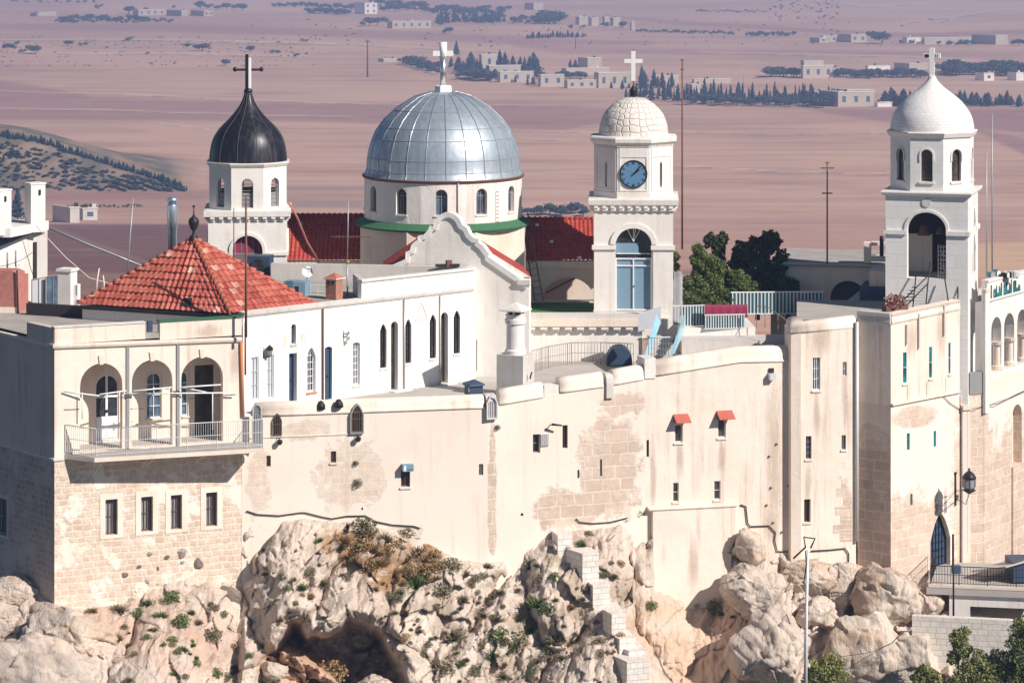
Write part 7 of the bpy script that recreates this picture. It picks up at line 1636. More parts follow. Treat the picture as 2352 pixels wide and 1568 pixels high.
pts=[Vector((e.x,e.y+2.6,ztb0)),TBf.pt(0,ztb0,0),TBf.pt(TBf.L,ztb1,0)]; coping(tb,pts,topz(TBf,1900,733)-topz(TBf,1900,759),'cream',.05,.6)
s=TBf.sz(1967,1000)[0]; b=MB(); b.tube([TBf.pt(s-.02,48.3,.12),TBf.pt(s-.02,ztb1+.3,.12)],.09,M['rail'],8); b.build('drainpipe',tb)
b=MB(); r_=random.Random(4)
for i in range(9): z=48.3+i*.46; w_=.35+.3*(i%2)+r_.random()*.2; b.pbox(TBf,TBf.L-.25-w_*(1.6-i*.1),TBf.L-.22,z,z+.43,.012,-.01,M['ashlar'])
b.build('quoin_stones',tb)
CBl=Fac(1970,148.15,2046,147.0); CBr=Fac(2046,147.0,2204,150.9)
cb=thing('corner_block','stone corner block with teal windows and a pointed arch door','building',P(2080,1330,148)); zct=topz(CBr,2046,745); zmid=topz(CBr,2046,930)
b=MB(); b.panel(CBl,[(0,zmid),(CBl.L-.0,zmid),(CBl.L,zct),(0,zct)],[],0,-.5,M['cream']); b.build('side_wall',cb)
b=MB(); b.panel(CBl,[(0,44.5),(CBl.L,44.5),(CBl.L,zmid-.002),(0,zmid-.002)],[],.0,-.5,M['ashlar_bare']); b.build('side_wall_lower',cb)
b=MB(); b.sweep([CBl.pt(0,zct,0),CBl.pt(CBl.L,zct,0)],[(-.4,0),(.06,0),(.1,.1),(.06,.3),(.12,.4),(.1,.55),(-.4,.55)],M['shade']); b.build('parapet',cb)
W=Wall(cb,CBr,[(0,0)],'cream',.5,'upper_wall'); zr1=topz(CBr,2200,712); W.outer=[(0,zmid),(CBr.L,zmid+.05),(CBr.L,zr1),(0,zct)]
for q in ((2073,2084,807,881),(2133,2142,795,869),(2178,2184,786,859)): W.win(*q,fr='wframe',pane='teal',nx=1,nz=2,depth=.04,sill='warm')
W.build()
b=MB(); b.sweep([CBr.pt(0,zmid,.0),CBr.pt(CBr.L-.1,zmid+.05,.0)],[(-.1,-.12),(.05,-.1),(.16,-.02),(.14,.06),(-.1,.08)],M['warm']); b.build('ledge',cb)
W=Wall(cb,CBr,[(0,0)],'ashlar',.5,'lower_wall'); W.outer=[(0,44.5),(CBr.L,44.5),(CBr.L,zmid+.04),(0,zmid-.01)]
W.win(2082,2091,993,1035,fr='wframe',pane='teal',nx=1,nz=1,depth=.04); W.win(2144,2151,988,1027,fr='wframe',pane='teal',nx=1,nz=1,depth=.04); W.win(2091,2096,1133,1160,kind='round',fr='gframe',pane='curtain',depth=.08); W.win(2151,2154,1156,1176,kind='round',fr='iron',pane='dark',depth=.1)
r0=CBr.rect(2137,2183,1335,1176); W.holes.append(window(cb,CBr,0,0,0,0,raw=(r0[0],r0[1],topz(CBr,2160,1336),topz(CBr,2160,1176)),kind='ogee',fr='iron',pane='blue',nx=6,nz=9,depth=.3,name='arched_door',bw=.025,handle=True))
W.build()
b=MB(); b.sweep([CBr.pt(0.02,zct,0),CBr.pt(CBr.L-.05,zr1,0)],[(-.35,0),(.05,0),(.08,.1),(.03,.35),(.1,.5),(-.35,.55)],M['cream']); b.build('parapet',cb)
for px,y0,y1 in ((2108,720,800),(2166,700,770),(2080,745,790)):
    s=CBr.sz(px,y0)[0]; b=MB(); b.pbox(CBr,s-.05,s+.05,topz(CBr,px,y1),topz(CBr,px,y0),.13,.005,M['shade']); b.build('rain_pipe',cb)
for px,y0,y1 in ((2095,881,922),(2139,870,918),(2182,860,905)):
    s=CBr.sz(px-8,y0)[0]; b=MB(); b.pbox(CBr,s-.12,s+.12,topz(CBr,px,y1),topz(CBr,px,y0)-.1,.03,.004,M['warm']); b.build('apron_panel',cb)
# finial above the door, lamp
s,z=CBr.sz(2170,1176); fi=thing('iron_finial','thin black iron finial with a small cross above the pointed door','finial',CBr.pt(s,z,.1)); b=MB(); zt_=topz(CBr,2170,1118); b.tube([CBr.pt(s,z,.08),CBr.pt(s,zt_,.08)],.035,M['iron'],6,.008); zz=topz(CBr,2170,1139); b.tube([CBr.pt(s-.12,zz,.08),CBr.pt(s+.12,zz,.08)],.018,M['iron'],5); b.tube([CBr.pt(s-.1,zz-.3,.08),CBr.pt(s+.1,zz-.3,.08)],.015,M['iron'],5); b.build('rod',fi)
lt=thing('hanging_lantern','large black glass lantern on a scrolled iron bracket beside the pointed door','lantern',CBr.pt(*CBr.sz(2194,1140),0)); s,_=CBr.sz(2193,1140); zt_,zb_=topz(CBr,2193,1088),topz(CBr,2193,1160)
b=MB(); b.tube([CBr.pt(s,zt_,.06),CBr.pt(s,zb_,.06)],.04,M['iron'],6); b.loft(CBr.pt(s,0,.06).x,CBr.pt(s,0,.06).y,8,0,[(.03,zt_),(.08,zt_+.06),(.03,zt_+.12)],M['iron'],True)
lc=P(2226,1130,148.6); b.tube([CBr.pt(s,topz(CBr,2193,1126),.06),Vector((lc.x,lc.y,ZO(1126,148.6)))],.02,M['iron'],5); b.tube([CBr.pt(s,topz(CBr,2193,1150),.06),P(2205,1148,149),P(2218,1158,148.7),P(2226,1134,148.6)],.022,M['iron'],5)
for r__ in (.12,.08): b.tube([CBr.pt(s+.12+r__*math.cos(i*.6),topz(CBr,2193,1142)+r__*math.sin(i*.6),.06) for i in range(11)],.018,M['iron'],5)
b.build('bracket',lt)
Y=148.6; b=MB(); b.loft(lc.x,lc.y,8,0,[(.16,ZO(1126,Y)),(.3,ZO(1118,Y)),(.29,ZO(1098,Y)),(.24,ZO(1096,Y))],M['curtain']); b.build('glass',lt)
b=MB(); b.loft(lc.x,lc.y,16,0,[(.36,ZO(1098,Y)),(.34,ZO(1094,Y)),(.22,ZO(1086,Y)),(.1,ZO(1082,Y)),(.05,ZO(1080,Y)),(.06,ZO(1075,Y))],M['iron'],True); b.build('cap',lt); b=MB(); b.loft(lc.x,lc.y,8,0,[(.04,ZO(1134,Y)),(.2,ZO(1129,Y)),(.34,ZO(1125,Y)),(.2,ZO(1124,Y))],M['iron']); b.build('base',lt)
b=MB()
for i in range(8): a=i*math.pi/4; b.tube([Vector((lc.x+.2*math.cos(a),lc.y+.2*math.sin(a),ZO(1126,Y))),Vector((lc.x+.33*math.cos(a),lc.y+.33*math.sin(a),ZO(1116,Y))),Vector((lc.x+.32*math.cos(a),lc.y+.32*math.sin(a),ZO(1097,Y)))],.014,M['iron'],4)
b.tube([Vector((lc.x,lc.y,ZO(1126,Y))),Vector((lc.x,lc.y,ZO(1098,Y)))],.04,M['iron'],6); b.build('glazing_bars',lt)
# iron stair on the corner block roof
ir=thing('iron_stair','steep black iron stair with rails climbing to the bell tower arch','stairs',P(2090,700,150.5)); 
for q in ((2064,700,150.2,2138,627,150.6),(2070,714,149.8,2132,650,150.4),(2096,712,150,2104,630,150.8),(2126,708,150.2,2136,600,151),(2178,690,150.6,2170,640,151),(2200,686,150.9,2200,633,151.2)):
    b=MB(); b.tube([P(*q[:3]),P(*q[3:])],.035,M['iron'],5); b.build('rail',ir)
b=MB()
for i in range(5): t=i/5; b.tube([P(lerp(2074,2100,t),lerp(690,652,t),150.3),P(lerp(2098,2104,t),lerp(690,652,t),150.5)],.03,M['iron'],5)
b.build('treads',ir)
b=MB()
for i in range(8): b.tube([P(2101,705-i*7,150.4),P(2124,704-i*7,150.4)],.014,M['grey'],4)
b.build('balusters',ir)
fb=thing('flower_box','clump of pink and brown dried flowers in a wire basket on the roof edge','flower box',P(2056,714,148)); c=P(2056,716,148.2); b=MB(); rbox(c,1.25,.5,c.z-.1,c.z+.35,.35,M['rust'],b); b.build('basket',fb); v,f=leafball(260,.62,.42,.09,9,None,'f',.5); fo=mesh_np('flowers',v+np.array(tuple(c+Vector((0,0,.3)))) - np.array(tuple(fb.location)),f,[M['crimson'],M['drygrass']],False); fo.parent=fb; fo.data.polygons.foreach_set('material_index',[i%2 for i in range(len(f))])
b=MB(); b.face([CBl.pt(0,zct+.05,-.3),CBl.pt(CBl.L,zct+.05,-.3),CBr.pt(CBr.L,zct+.05,-.3),Vector((XO(2200,156),156,zct+.05)),Vector((XO(1830,156),156,zct+.05)),Vector((XO(1830,148.5),148.5,zct+.02))],M['floor']); b.build('flat_roof',cb)
# ================= arcaded wing at the picture edge
aw_=thing('arcaded_wing','arcaded stone wing with columns and a band of teal lettering beside the bell tower','building',P(2290,1280,150))
WG=Fac(2262,151.6,2420,159.5); z_=lambda px,py: WG.sz(px,py)[1]
W=Wall(aw_,WG,[(0,0)],'white',.5,'upper_wall'); zA=z_(2290,868); zB=z_(2290,688)
W.outer=[(-.1,zA),(WG.L,zA),(WG.L,zB),(-.1,zB)]
n=4; s0=WG.sz(2277,800)[0]; pitch=WG.sz(2317,800)[0]-s0
for i in range(4):
    a=WG.sz(2277+i*29.5+ i*0.,800)[0]; c_=WG.sz(2300+i*29.5,800)[0]; W.holes.append(hole_arch(a,c_,zA+.35,z_(2290,727),'round',10))
W.build(); b=MB(); b.pbox(WG,-.1,WG.L,zA-.2,zB+.1,-2.2,-2.4,M['shade']); b.build('arcade_back_wall',aw_)
for i in range(4):
    for j,px in enumerate((2277+i*29.5-3.,)):
        p=WG.pt(WG.sz(px+ (26),800)[0]+.02,0,-.25); b=MB(); b.loft(p.x,p.y,12,0,[(.3,zA+.36),(.3,zA+.55),(.19,zA+.6),(.17,z_(2290,800)),(.28,z_(2290,795)),(.32,z_(2290,788))],M['warm']); b.build('column',aw_)
b=MB(); b.pbox(WG,-.25,.25,zA-1.6,zB+.6,.14,.0,M['white']); b.pbox(WG,-.3,.3,zB+.6,zB+.75,.2,.0,M['warm']); b.build('pilaster',aw_)
b=MB(); b.sweep([WG.pt(.26,zB,0),WG.pt(WG.L,zB,0)],[(-.3,0),(.06,0),(.1,.08),(.03,.12),(.03,1.0),(.1,1.05),(.1,1.15),(-.3,1.15)],M['white']); pa=b.build('parapet',aw_)
W=Wall(aw_,WG,[(0,0)],'cream',.5,'middle_wall'); zM=z_(2290,920); W.outer=[(-.1,zM),(WG.L,zM),(WG.L,zA-.005),(-.1,zA-.005)]; W.build()
b=MB(); b.sweep([WG.pt(-.1,zM,0),WG.pt(WG.L,zM+.02,0)],[(-.1,-.06),(.08,-.05),(.08,.05),(-.1,.06)],M['warm']); b.build('string_course',aw_)
W=Wall(aw_,WG,[(0,0)],'ashlar',.5,'lower_wall'); W.outer=[(-.1,43),(WG.L,43),(WG.L,zM-.005),(-.1,zM-.005)]; a0,a1=WG.sz(2325,1000)[0],WG.sz(2347,1000)[0]
W.holes.append(hole_arch(a0,a1,z_(2336,1066),z_(2336,928),'round',10)); W.build(); b=MB(); b.pbox(WG,a0-.2,a1+.2,z_(2336,1070),z_(2336,920),-.5,-.6,M['warm']); b.build('niche_back',aw_)
b=MB(); b.pbox(WG,a0-.15,WG.L,43,z_(2336,1066)-.02,.12,.0,M['ashlar']); b.build('buttress',aw_)
# connecting pilaster strip between corner block and wing
PS=Fac(2206,150.95,2262,151.55); b=MB(); b.pbox(PS,0,PS.L-.02,43.5,topz(PS,2230,905),.0,-.6,M['ashlar']); b.build('link_wall',aw_); b=MB(); b.pbox(PS,.02,.5,43.5,topz(PS,2212,940),.18,.002,M['ashlar_bare']); b.build('link_pilaster',aw_); b=MB(); b.pbox(PS,-.0,.6,topz(PS,2212,940)+.002,topz(PS,2212,930),.28,.002,M['warm']); b.build('pilaster_cap',aw_)
b=MB(); b.pbox(PS,.55,PS.L-.1,topz(PS,2240,905)+.002,topz(PS,2240,855),.05,-.3,M['gframe']); b.build('grey_panel',aw_)
# teal lettering band: bent strokes and blocks on the parapet
zc_=z_(2300,660); b=MB(); r_=random.Random(12); s=WG.sz(2274,650)[0]; sE=WG.sz(2341,640)[0]; zz0=zB+.16; hL=.8; i=0
while s<sE:
    w_=r_.uniform(.22,.34); hk=hL*r_.uniform(.6,1.)
    ty=i%4
    if ty==0: b.pbox(WG,s,s+w_*.35,zz0,zz0+hk,.07,.031,M['teal'])
    elif ty==1: b.panel(WG,hole_arch(s,s+w_,zz0,zz0+hk*.9,'round',8),[hole_arch(s+w_*.3,s+w_*.7,zz0+.09,zz0+hk*.62,'round',8)],.07,.031,M['teal'])
    elif ty==2: b.pbox(WG,s,s+w_,zz0,zz0+hk*.35,.07,.031,M['teal']); b.pbox(WG,s,s+w_*.3,zz0+hk*.35+.002,zz0+hk,.07,.031,M['teal'])
    else: b.prism(WG,[(s,zz0),(s+w_,zz0),(s+w_*.8,zz0+hk*.6),(s+w_*.3,zz0+hk*.75)],.07,.031,M['teal'])
    s+=w_+.07; i+=1
b.build('lettering',pa)
rb=thing('roof_junk','heap of dark green and grey scrap on the roof above the lettering','scrap heap',P(2290,635,153.5)); b=MB(); r_=random.Random(3)
for i in range(14): c=P(2272+i*5,633+r_.random()*3,153.6); rbox(c,.3+r_.random()*.3,.2,c.z-.05,c.z+.1+r_.random()*.25,r_.random()*3,M[r_.choice(['tealboard','grey','white_paint','iron'])],b)
b.build('pieces',rb); b=MB(); c=P(2288,622,153.6); b.face([c,c+Vector((-.35,0,-.4)),c+Vector((.2,.1,-.4))],M['tealboard']); b.face([c+Vector((0,.05,0)),c+Vector((-.35,.05,-.4)),c+Vector((.2,.15,-.4))],M['tealboard']); b.build('fin',rb)
# cables along the facades
def cable(pts,label,r=.02,mat='wire'):
    b=MB(); b.tube(pts,r,M[mat],5); ob=b.build('cable',loc=tuple(pts[0])); tag(ob,label,'cable')
CBp=lambda px,py,d=.06: CBr.pt(*CBr.sz(px,py),d)
cable([CBp(2160,905),CBp(2180,925),CBp(2200,938),PS.pt(*PS.sz(2230,936),.3),WG.pt(*WG.sz(2280,925),.3),WG.pt(*WG.sz(2352,890),.3)],'thin cable drooping under the arcade from the teal windowed block',.018)
def basecable(pts,pl,label,r=.03): cable([pl.pt(*pl.sz(x,y),.07) for x,y in pts],label,r)
basecable([(566,1172),(590,1180),(640,1183),(690,1176),(700,1176),(740,1186),(762,1190),(795,1184),(838,1183),(862,1196),(900,1204),(950,1207),(965,1212)],M1,'thick black cable snaking along the wall foot above the cliff')
basecable([(1190+132,1190),(1330,1198),(1360,1201),(1400,1198),(1440,1188)],M2,'short black cable along the wall foot over the stepped block wall')
basecable([(1700,1158),(1712,1162),(1716,1200),(1722,1208),(1765,1206),(1780,1222),(1778,1240),(1784,1265),(1812,1266)],M3,'black cable dropping round the buttress towards the lamp post',.035)
basecable([(1862,1264),(1900,1262),(1940,1258),(1948,1270),(1948,1290)],TBf,'black cable crossing the foot of the tall block beside the drainpipe',.035)
cable([P(1925,1508,140),P(2000,1497,141),P(2050,1475,142),P(2078,1448,143.5)],'thin wire slung across the huge boulder towards the block wall',.015)
cable([P(1806,1410,141),P(1822,1450,140.6),P(1828,1500,140.2),P(1826,1548,140)],'thin black cable hanging down the massive smooth boulder',.025)
cable([P(82,518,150),P(150,590,150),P(205,638,150),P(255,652,150),P(300,660,150)],'thin ochre wire sagging from the white flat roofed house to the tiled roof',.022,'warm')
cable([P(112,523,160),P(200,560,160),P(270,588,160),P(330,612,160)],'pair of grey overhead wires slanting down beside the leaning pole',.06,'grey')
# lamp post with bent head
lp=thing('lamp_post','slim white lamp post with a bent black head frame in front of the boulders','lamp post',P(1853,1580,136.5)); Y=136.5
b=MB(); b.tube([P(1850,1600,Y),P(1852,1400,Y),P(1856,1262,Y)],.095,M['white_paint'],8,.06); b.build('post',lp)
b=MB(); b.tube([P(1822,1282,Y),P(1850,1256,Y),P(1846,1233,Y),P(1872,1236,Y),P(1862,1258,Y)],.045,M['iron'],6); b.tube([P(1850,1264,Y-.1),P(1852,1296,Y-.1),P(1846,1340,Y-.1)],.03,M['iron'],5); b.build('lamp_frame',lp)
pole(2190,1252,1418,5,'iron','dark thin pole before the walkway by the pointed door',144.2,name='iron_pole')
g_=thing('meter_box','dark blue box mounted on a short post beside the arched door','box',P(2196,1310,145.)); c=P(2196,1305,145.); b=MB(); b.tube([P(2189,1300,145.3),P(2189,1226,145.3)],.06,M['iron'],6); b.build('post',g_); b=MB(); rbox(c,.4,.3,ZO(1316,145),ZO(1298,145),.2,M['blue'],b); b.build('case',g_)
# walkway, underpass and block wall
wk=thing('walkway','concrete walkway with an underpass and iron railing before the pointed door','walkway',P(2260,1420,144.5))
WK=Fac(2128,145.3,2420,144.2); b=MB(); zt_=topz(WK,2240,1352); b.pbox(WK,0,WK.L,zt_-.35,zt_,0,-6,M['floor']); b.build('deck',wk)
b=MB(); b.pbox(WK,.1,WK.L,zt_+.001,zt_+.14,.02,-.25,M['warm']); b.build('kerb_course',wk)
b=MB(); a0=WK.sz(2180,1400)[0]; a1=WK.sz(2228,1400)[0]; z0_=topz(WK,2240,1440); zu=topz(WK,2240,1394); b.panel(WK,[(a0,z0_),(WK.L,z0_),(WK.L,zt_-.36),(a0,zt_-.36)],[[(a1,z0_+.05),(WK.L-.5,z0_+.05),(WK.L-.5,zu),(a1,zu)]],-.15,-.55,M['white']); b.build('side_wall',wk)
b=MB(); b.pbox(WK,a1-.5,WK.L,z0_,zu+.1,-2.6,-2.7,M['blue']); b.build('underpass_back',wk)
b=MB(); b.pbox(WK,.2,a0-.05,z0_-1,zt_-.36,-.5,-1.5,M['wood']); b.build('dark_infill',wk)
railing(wk,[CBr.pt(CBr.sz(2132,1300)[0],zt_+.14,.5),WK.pt(.2,zt_+.14,-.12),WK.pt(WK.L,zt_+.14,-.12)],.92,'iron',.14,.012,mid=.5)
aws=thing('canopy_roof','low grey beige canvas canopy over a dark shelter by the railing','canopy',P(2300,1330,147)); b=MB(); A=[P(2232,1310,147),P(2310,1300,145.6),P(2420,1270,146),P(2420,1262,149),P(2310,1286,149.5)]; b.face(A,M['shade']); b.face([a_-Vector((0,0,.08)) for a_ in A],M['shade']); b.grid([A+[A[0]],[a_-Vector((0,0,.08)) for a_ in A]+[A[0]-Vector((0,0,.08))]],M['shade'],False); b.build('canopy_sheet',aws)
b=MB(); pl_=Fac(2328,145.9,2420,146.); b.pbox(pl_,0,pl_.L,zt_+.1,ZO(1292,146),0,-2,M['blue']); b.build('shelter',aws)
bwl=thing('block_wall','pale concrete block wall in front of the underpass','wall',P(2250,1500,143)); BW=Fac(2095,143.2,2420,141.8); b=MB(); b.pbox(BW,0,BW.L,topz(BW,2250,1640),topz(BW,2250,1421),0,-.4,M['block']); b.build('blockwork',bwl)
# stepped block piers
sp_=thing('stepped_block_wall','stepped wall of white concrete block piers climbing the cliff','wall',P(1400,1450,139))
for x0,xm,x1,y0,y1,dd in ((1268,1281,1315,1229,1285,.25),(1294,1338,1376,1271,1350,.35),(1348,1362,1401,1344,1420,.5),(1386,1405,1438,1410,1475,.6),(1401,1423,1461,1467,1508,.7),(1414,1444,1486,1494,1540,.8),(1412,1440,1493,1519,1620,.9)):
    gx,gy=np.meshgrid(np.linspace(x0,x1,6),np.linspace(y0+5,y1-8,6)); Yc_=float(np.percentile(cliffY(gx,gy)[0],15))-.1; c0=P(xm,y0,Yc_); kk=Yc_/FPX; wr=(x1-xm)*kk; wl=(xm-x0)*kk
    z1_=c0.z; z0_=ZO(y1,Yc_)-.8; A=Vector((c0.x,c0.y)); Rr=A+Vector((wr,wr*.35)); Ll=A+Vector((-wl,max(.4,wl*.9))); Bk=Rr+(Ll-A)+Vector((0,2.0)); Ll=Ll+Vector((0,.6)); b=MB()
    Q=[A,Rr,Bk,Ll]; lo=[Vector((q.x,q.y,z0_)) for q in Q]; hi=[Vector((q.x,q.y,z1_)) for q in Q]
    for i in range(4): b.face([lo[i],lo[(i+1)%4],hi[(i+1)%4],hi[i]],M['block'])
    b.face(hi,M['block']); b.face(lo[::-1],M['block']); b.build('block_pier',sp_)
# ================= buildings at the far side of the roofs
hl=thing('flat_roofed_house','white house with a thick overhanging roof slab and two square pillars','house',P(50,700,149))
SLb=Fac(24,148.5,112,152.2); zs0,zs1=topz(SLb,60,538),topz(SLb,60,517)
e=SLb.pt(0,0,0); SLs=Pl(e.x-5,e.y+.4,e.x,e.y)
b=MB(); b.hexa([Vector((p.x,p.y,z)) for z in (zs0,) for p in ()] or [SLb.pt(0,zs0,0),SLb.pt(SLb.L,zs0,0),SLb.pt(SLb.L,zs1,0),SLb.pt(0,zs1,0),SLb.pt(-1.5,zs0,-6),SLb.pt(SLb.L,zs0,-6),SLb.pt(SLb.L,zs1,-6),SLb.pt(-1.5,zs1,-6)],M['white']); b.pbox(SLs,0,SLs.L-.01,zs0+.0,zs1-.002,0,-3,M['white']); b.build('roof_slab',hl)
def pillar(px0,px1,pyt,pyb,Y,root_,yaw_=-.75,mat='white',cap=True):
    c=P((px0+px1)/2,pyb,Y); w_=(px1-px0)*Y/FPX/(abs(math.cos(yaw_))+abs(math.sin(yaw_))) ; b=MB(); zt_=ZO(pyt,Y); rbox(c,w_,w_,c.z-.6,zt_-.08,yaw_,M[mat],b); o_=b.build('pillar',root_); b=MB(); rbox(c,w_*1.1,w_*1.1,zt_-.08+.001,zt_,yaw_,M[mat],b); b.build('pillar_cap',o_)
    b=MB(); rbox((c.x+w_*.5*math.cos(-.78+1.57)*0+w_*.36,c.y-w_*.38),w_*.12,w_*.14,zt_-.62,zt_-.35,yaw_,M['dark'],b); b.build('vent_hole',o_); return c
pillar(-22,26,434,512,148.8,hl); pillar(56,105,419,505,151.,hl,-1.0)
b=MB(); WLb=Fac(0,149.5,75,151.2); zwt=topz(WLb,40,560); b.prism(WLb,[(-3,52),(WLb.L,52),(WLb.L,topz(WLb,75,537)),(0,topz(WLb,0,566)),(-3,topz(WLb,0,590))],0,-4,M['white']); b.build('wall',hl)
e=WLb.pt(WLb.L,0,0); rs=Fac(75,151.6,109,152.6); b=MB(); b.pbox(rs,0,rs.L,52,zs0,0,-4,M['shade']); b.build('rear_wall',hl); h_=MB(); h_.pbox(rs,.0,.32,topz(rs,80,690),topz(rs,80,556),.02,-.1,M['dark']); h_.build('door',hl)
b=MB()
for px,y0,y1 in ((17,580,615),(36,575,612)): b.tube([P(px,y1,148.6),P(px,y0,148.6)],.05,M['gframe'],6)
b.build('pipe_stub',hl)
b=MB(); b.tube([P(0,612,148.6),P(20,608,148.6),P(50,597,148.7),P(74,580,150)],.015,M['wire'],4); b.build('cable',hl)
pk=thing('pink_chimney_block','pink roughcast block with a crumbling cream foot on the flat roof','masonry block',P(28,718,146)); PKf=Fac(-20,146.2,40,146.0); b=MB(); b.prism(PKf,[(0,topz(PKf,10,716)),(PKf.L,topz(PKf,10,716)),(PKf.L,topz(PKf,10,628)),(PKf.L-.3,topz(PKf,10,622)),(0,topz(PKf,10,622))],0,-1.2,M['pinkplaster']); e=PKf.pt(PKf.L,0,0); s2_=Pl(e.x,e.y,e.x+.35,e.y+1.2); b.pbox(s2_,.003,s2_.L,topz(PKf,10,720),topz(PKf,10,634),0,-.3,M['pinkplaster']); b.build('block',pk); b=MB(); b.pbox(PKf,-.0,PKf.L+.02,topz(PKf,10,726),topz(PKf,10,705),.03,-.2,M['cream']); b.build('foot',pk); b=MB(); b.tube([P(39,620,145.9),P(42,724,145.9)],.04,M['iron'],5); b.build('pipe',pk)
gw=thing('white_pier','plain white square pier with a flat cap before the tiled roof','pier',P(156,698,147)); c=P(155,700,147); b=MB(); rbox(c,.72,.7,c.z-.8,ZO(622,147),-.35,M['white'],b); b.build('shaft',gw); b=MB(); rbox(c,.86,.84,ZO(622,147)+.001,ZO(616,147),-.35,M['white'],b); b.build('cap',gw); b=MB(); rbox((c.x+.5,c.y-.05),.2,.3,ZO(700,147),ZO(652,147),-.35,M['white_paint'],b); rbox((c.x+.5,c.y-.22),.07,.02,ZO(676,147),ZO(654,147),-.35,M['gframe'],b); b.build('meter_cabinet',gw)
gl=thing('glass_fence','dark framed glass fence panels behind the white pier','fence',P(110,700,149.5)); 
for a,b_,y0,y1,mt in ((73,105,642,705,'shut'),(105,138,636,705,'paneblue')):
    pl_=Fac(a,149.6,b_,149.8); q=MB(); q.pbox(pl_,.02,pl_.L-.02,ZO(y1,149.6),ZO(y0,149.6),0,-.04,M[mt]); q.build('glass_panel',gl); q=MB(); q.bar(pl_.pt(0,ZO(y1,149.6),.03),pl_.pt(0,ZO(y0,149.6),.03),.05,M['gframe']); q.bar(pl_.pt(0,ZO(y0,149.6),.03),pl_.pt(pl_.L,ZO(y0-4,149.6),.03),.04,M['gframe']); q.bar(pl_.pt(pl_.L*.5,ZO(y1,149.6),.03),pl_.pt(pl_.L*.5,ZO(y0,149.6),.03),.03,M['gframe']); q.build('frame',gl)
cp_=thing('metal_flue','tall shiny steel flue pipe behind the tiled pyramid roof','flue',P(396,600,150.5)); Y=150.5; c=P(396,600,Y)
b=MB(); b.loft(c.x,c.y,20,0,[(.22,c.z-1),(.225,ZO(524,Y)),(.26,ZO(523,Y)),(.26,ZO(472,Y)),(.25,ZO(470,Y))],M['galv'],True); b.build('pipe',cp_); b=MB(); b.loft(c.x,c.y,20,0,[(.2,ZO(470,Y)),(.2,ZO(464,Y)),(.27,ZO(463,Y)),(.26,ZO(456,Y)),(.12,ZO(452,Y))],M['galv'],True); b.build('cowl',cp_)
for x,y0,y1,Y,lab in ((221,616,672,146.6,'short bent wooden stake at the edge of the tiled roof, taller of two'),(237,632,672,145.6,'short straight wooden stake at the edge of the tiled roof')):
    b=MB(); b.tube([P(x,y1,Y),P(x+2,(y0+y1)/2,Y),P(x+(7 if x<230 else 0),y0,Y)],.06,M['warm'],6,.03); ob=b.build('stake',loc=tuple(P(x,y1,Y))); tag(ob,lab,'stake')
# flat building with vault behind the tall block
vb=thing('vaulted_building','low flat roofed building with a dark vault between the pines and the bell tower','building',P(1930,720,160)); VB=Fac(1770,160,2050,158.5)
zv=topz(VB,1900,612); b=MB(); vx0,vx1=VB.sz(1905,700)[0],VB.sz(1992,700)[0]
b.panel(VB,[(0,57),(VB.L,57),(VB.L,zv),(0,zv)],[hole_arch(vx0,vx1,57.4,topz(VB,1950,645),'round',14)],0,-.5,M['warm']); b.build('wall',vb); b=MB(); b.pbox(VB,vx0-.5,vx1+.5,57,zv-.2,-2.5,-2.7,M['blue']); b.build('vault_back',vb)  # vault back in dark blue paints the shade inside
b=MB(); b.sweep([VB.pt(0,zv,0),VB.pt(VB.L,zv,0)],[(-.3,0),(.2,0),(.3,.12),(.25,.2),(-.3,.22)],M['floor']); b.build('roof_edge',vb); b=MB(); b.pbox(VB,0,VB.L,zv+.05,zv+.16,-.3,-7,M['roofgrey']); b.build('flat_roof',vb)
b=MB(); b.pbox(VB,VB.sz(1988,650)[0],VB.L,57,topz(VB,2010,645),3.,.01,M['blue']); b.build('vault_shade_block',vb); b=MB(); b.pbox(VB,VB.sz(2008,650)[0],VB.L,topz(VB,2010,644),topz(VB,2010,610),2.6,.01,M['warm']); b.build('annex_block',vb)  # dark blue block stands in for the vault's shade
bb_=thing('roof_bench','blocky stone seat and thin dark flue on the flat roof beside the bell tower','roof structure',P(2010,600,159)); b=MB(); pl_=Fac(1984,158.8,2040,158.6); b.pbox(pl_,0,.4,topz(pl_,2000,604),topz(pl_,2000,558),0,-.8,M['warm']); b.pbox(pl_,.401,pl_.L,topz(pl_,2000,564),topz(pl_,2000,557),0,-.8,M['warm']); b.pbox(pl_,.401,pl_.L,topz(pl_,2000,600),topz(pl_,2000,588),0.1,-.8,M['shade']); b.build('stone_frame',bb_); b=MB(); b.tube([P(2025,588,158.4),P(2025,542,158.4)],.12,M['iron'],6); b.build('flue',bb_)
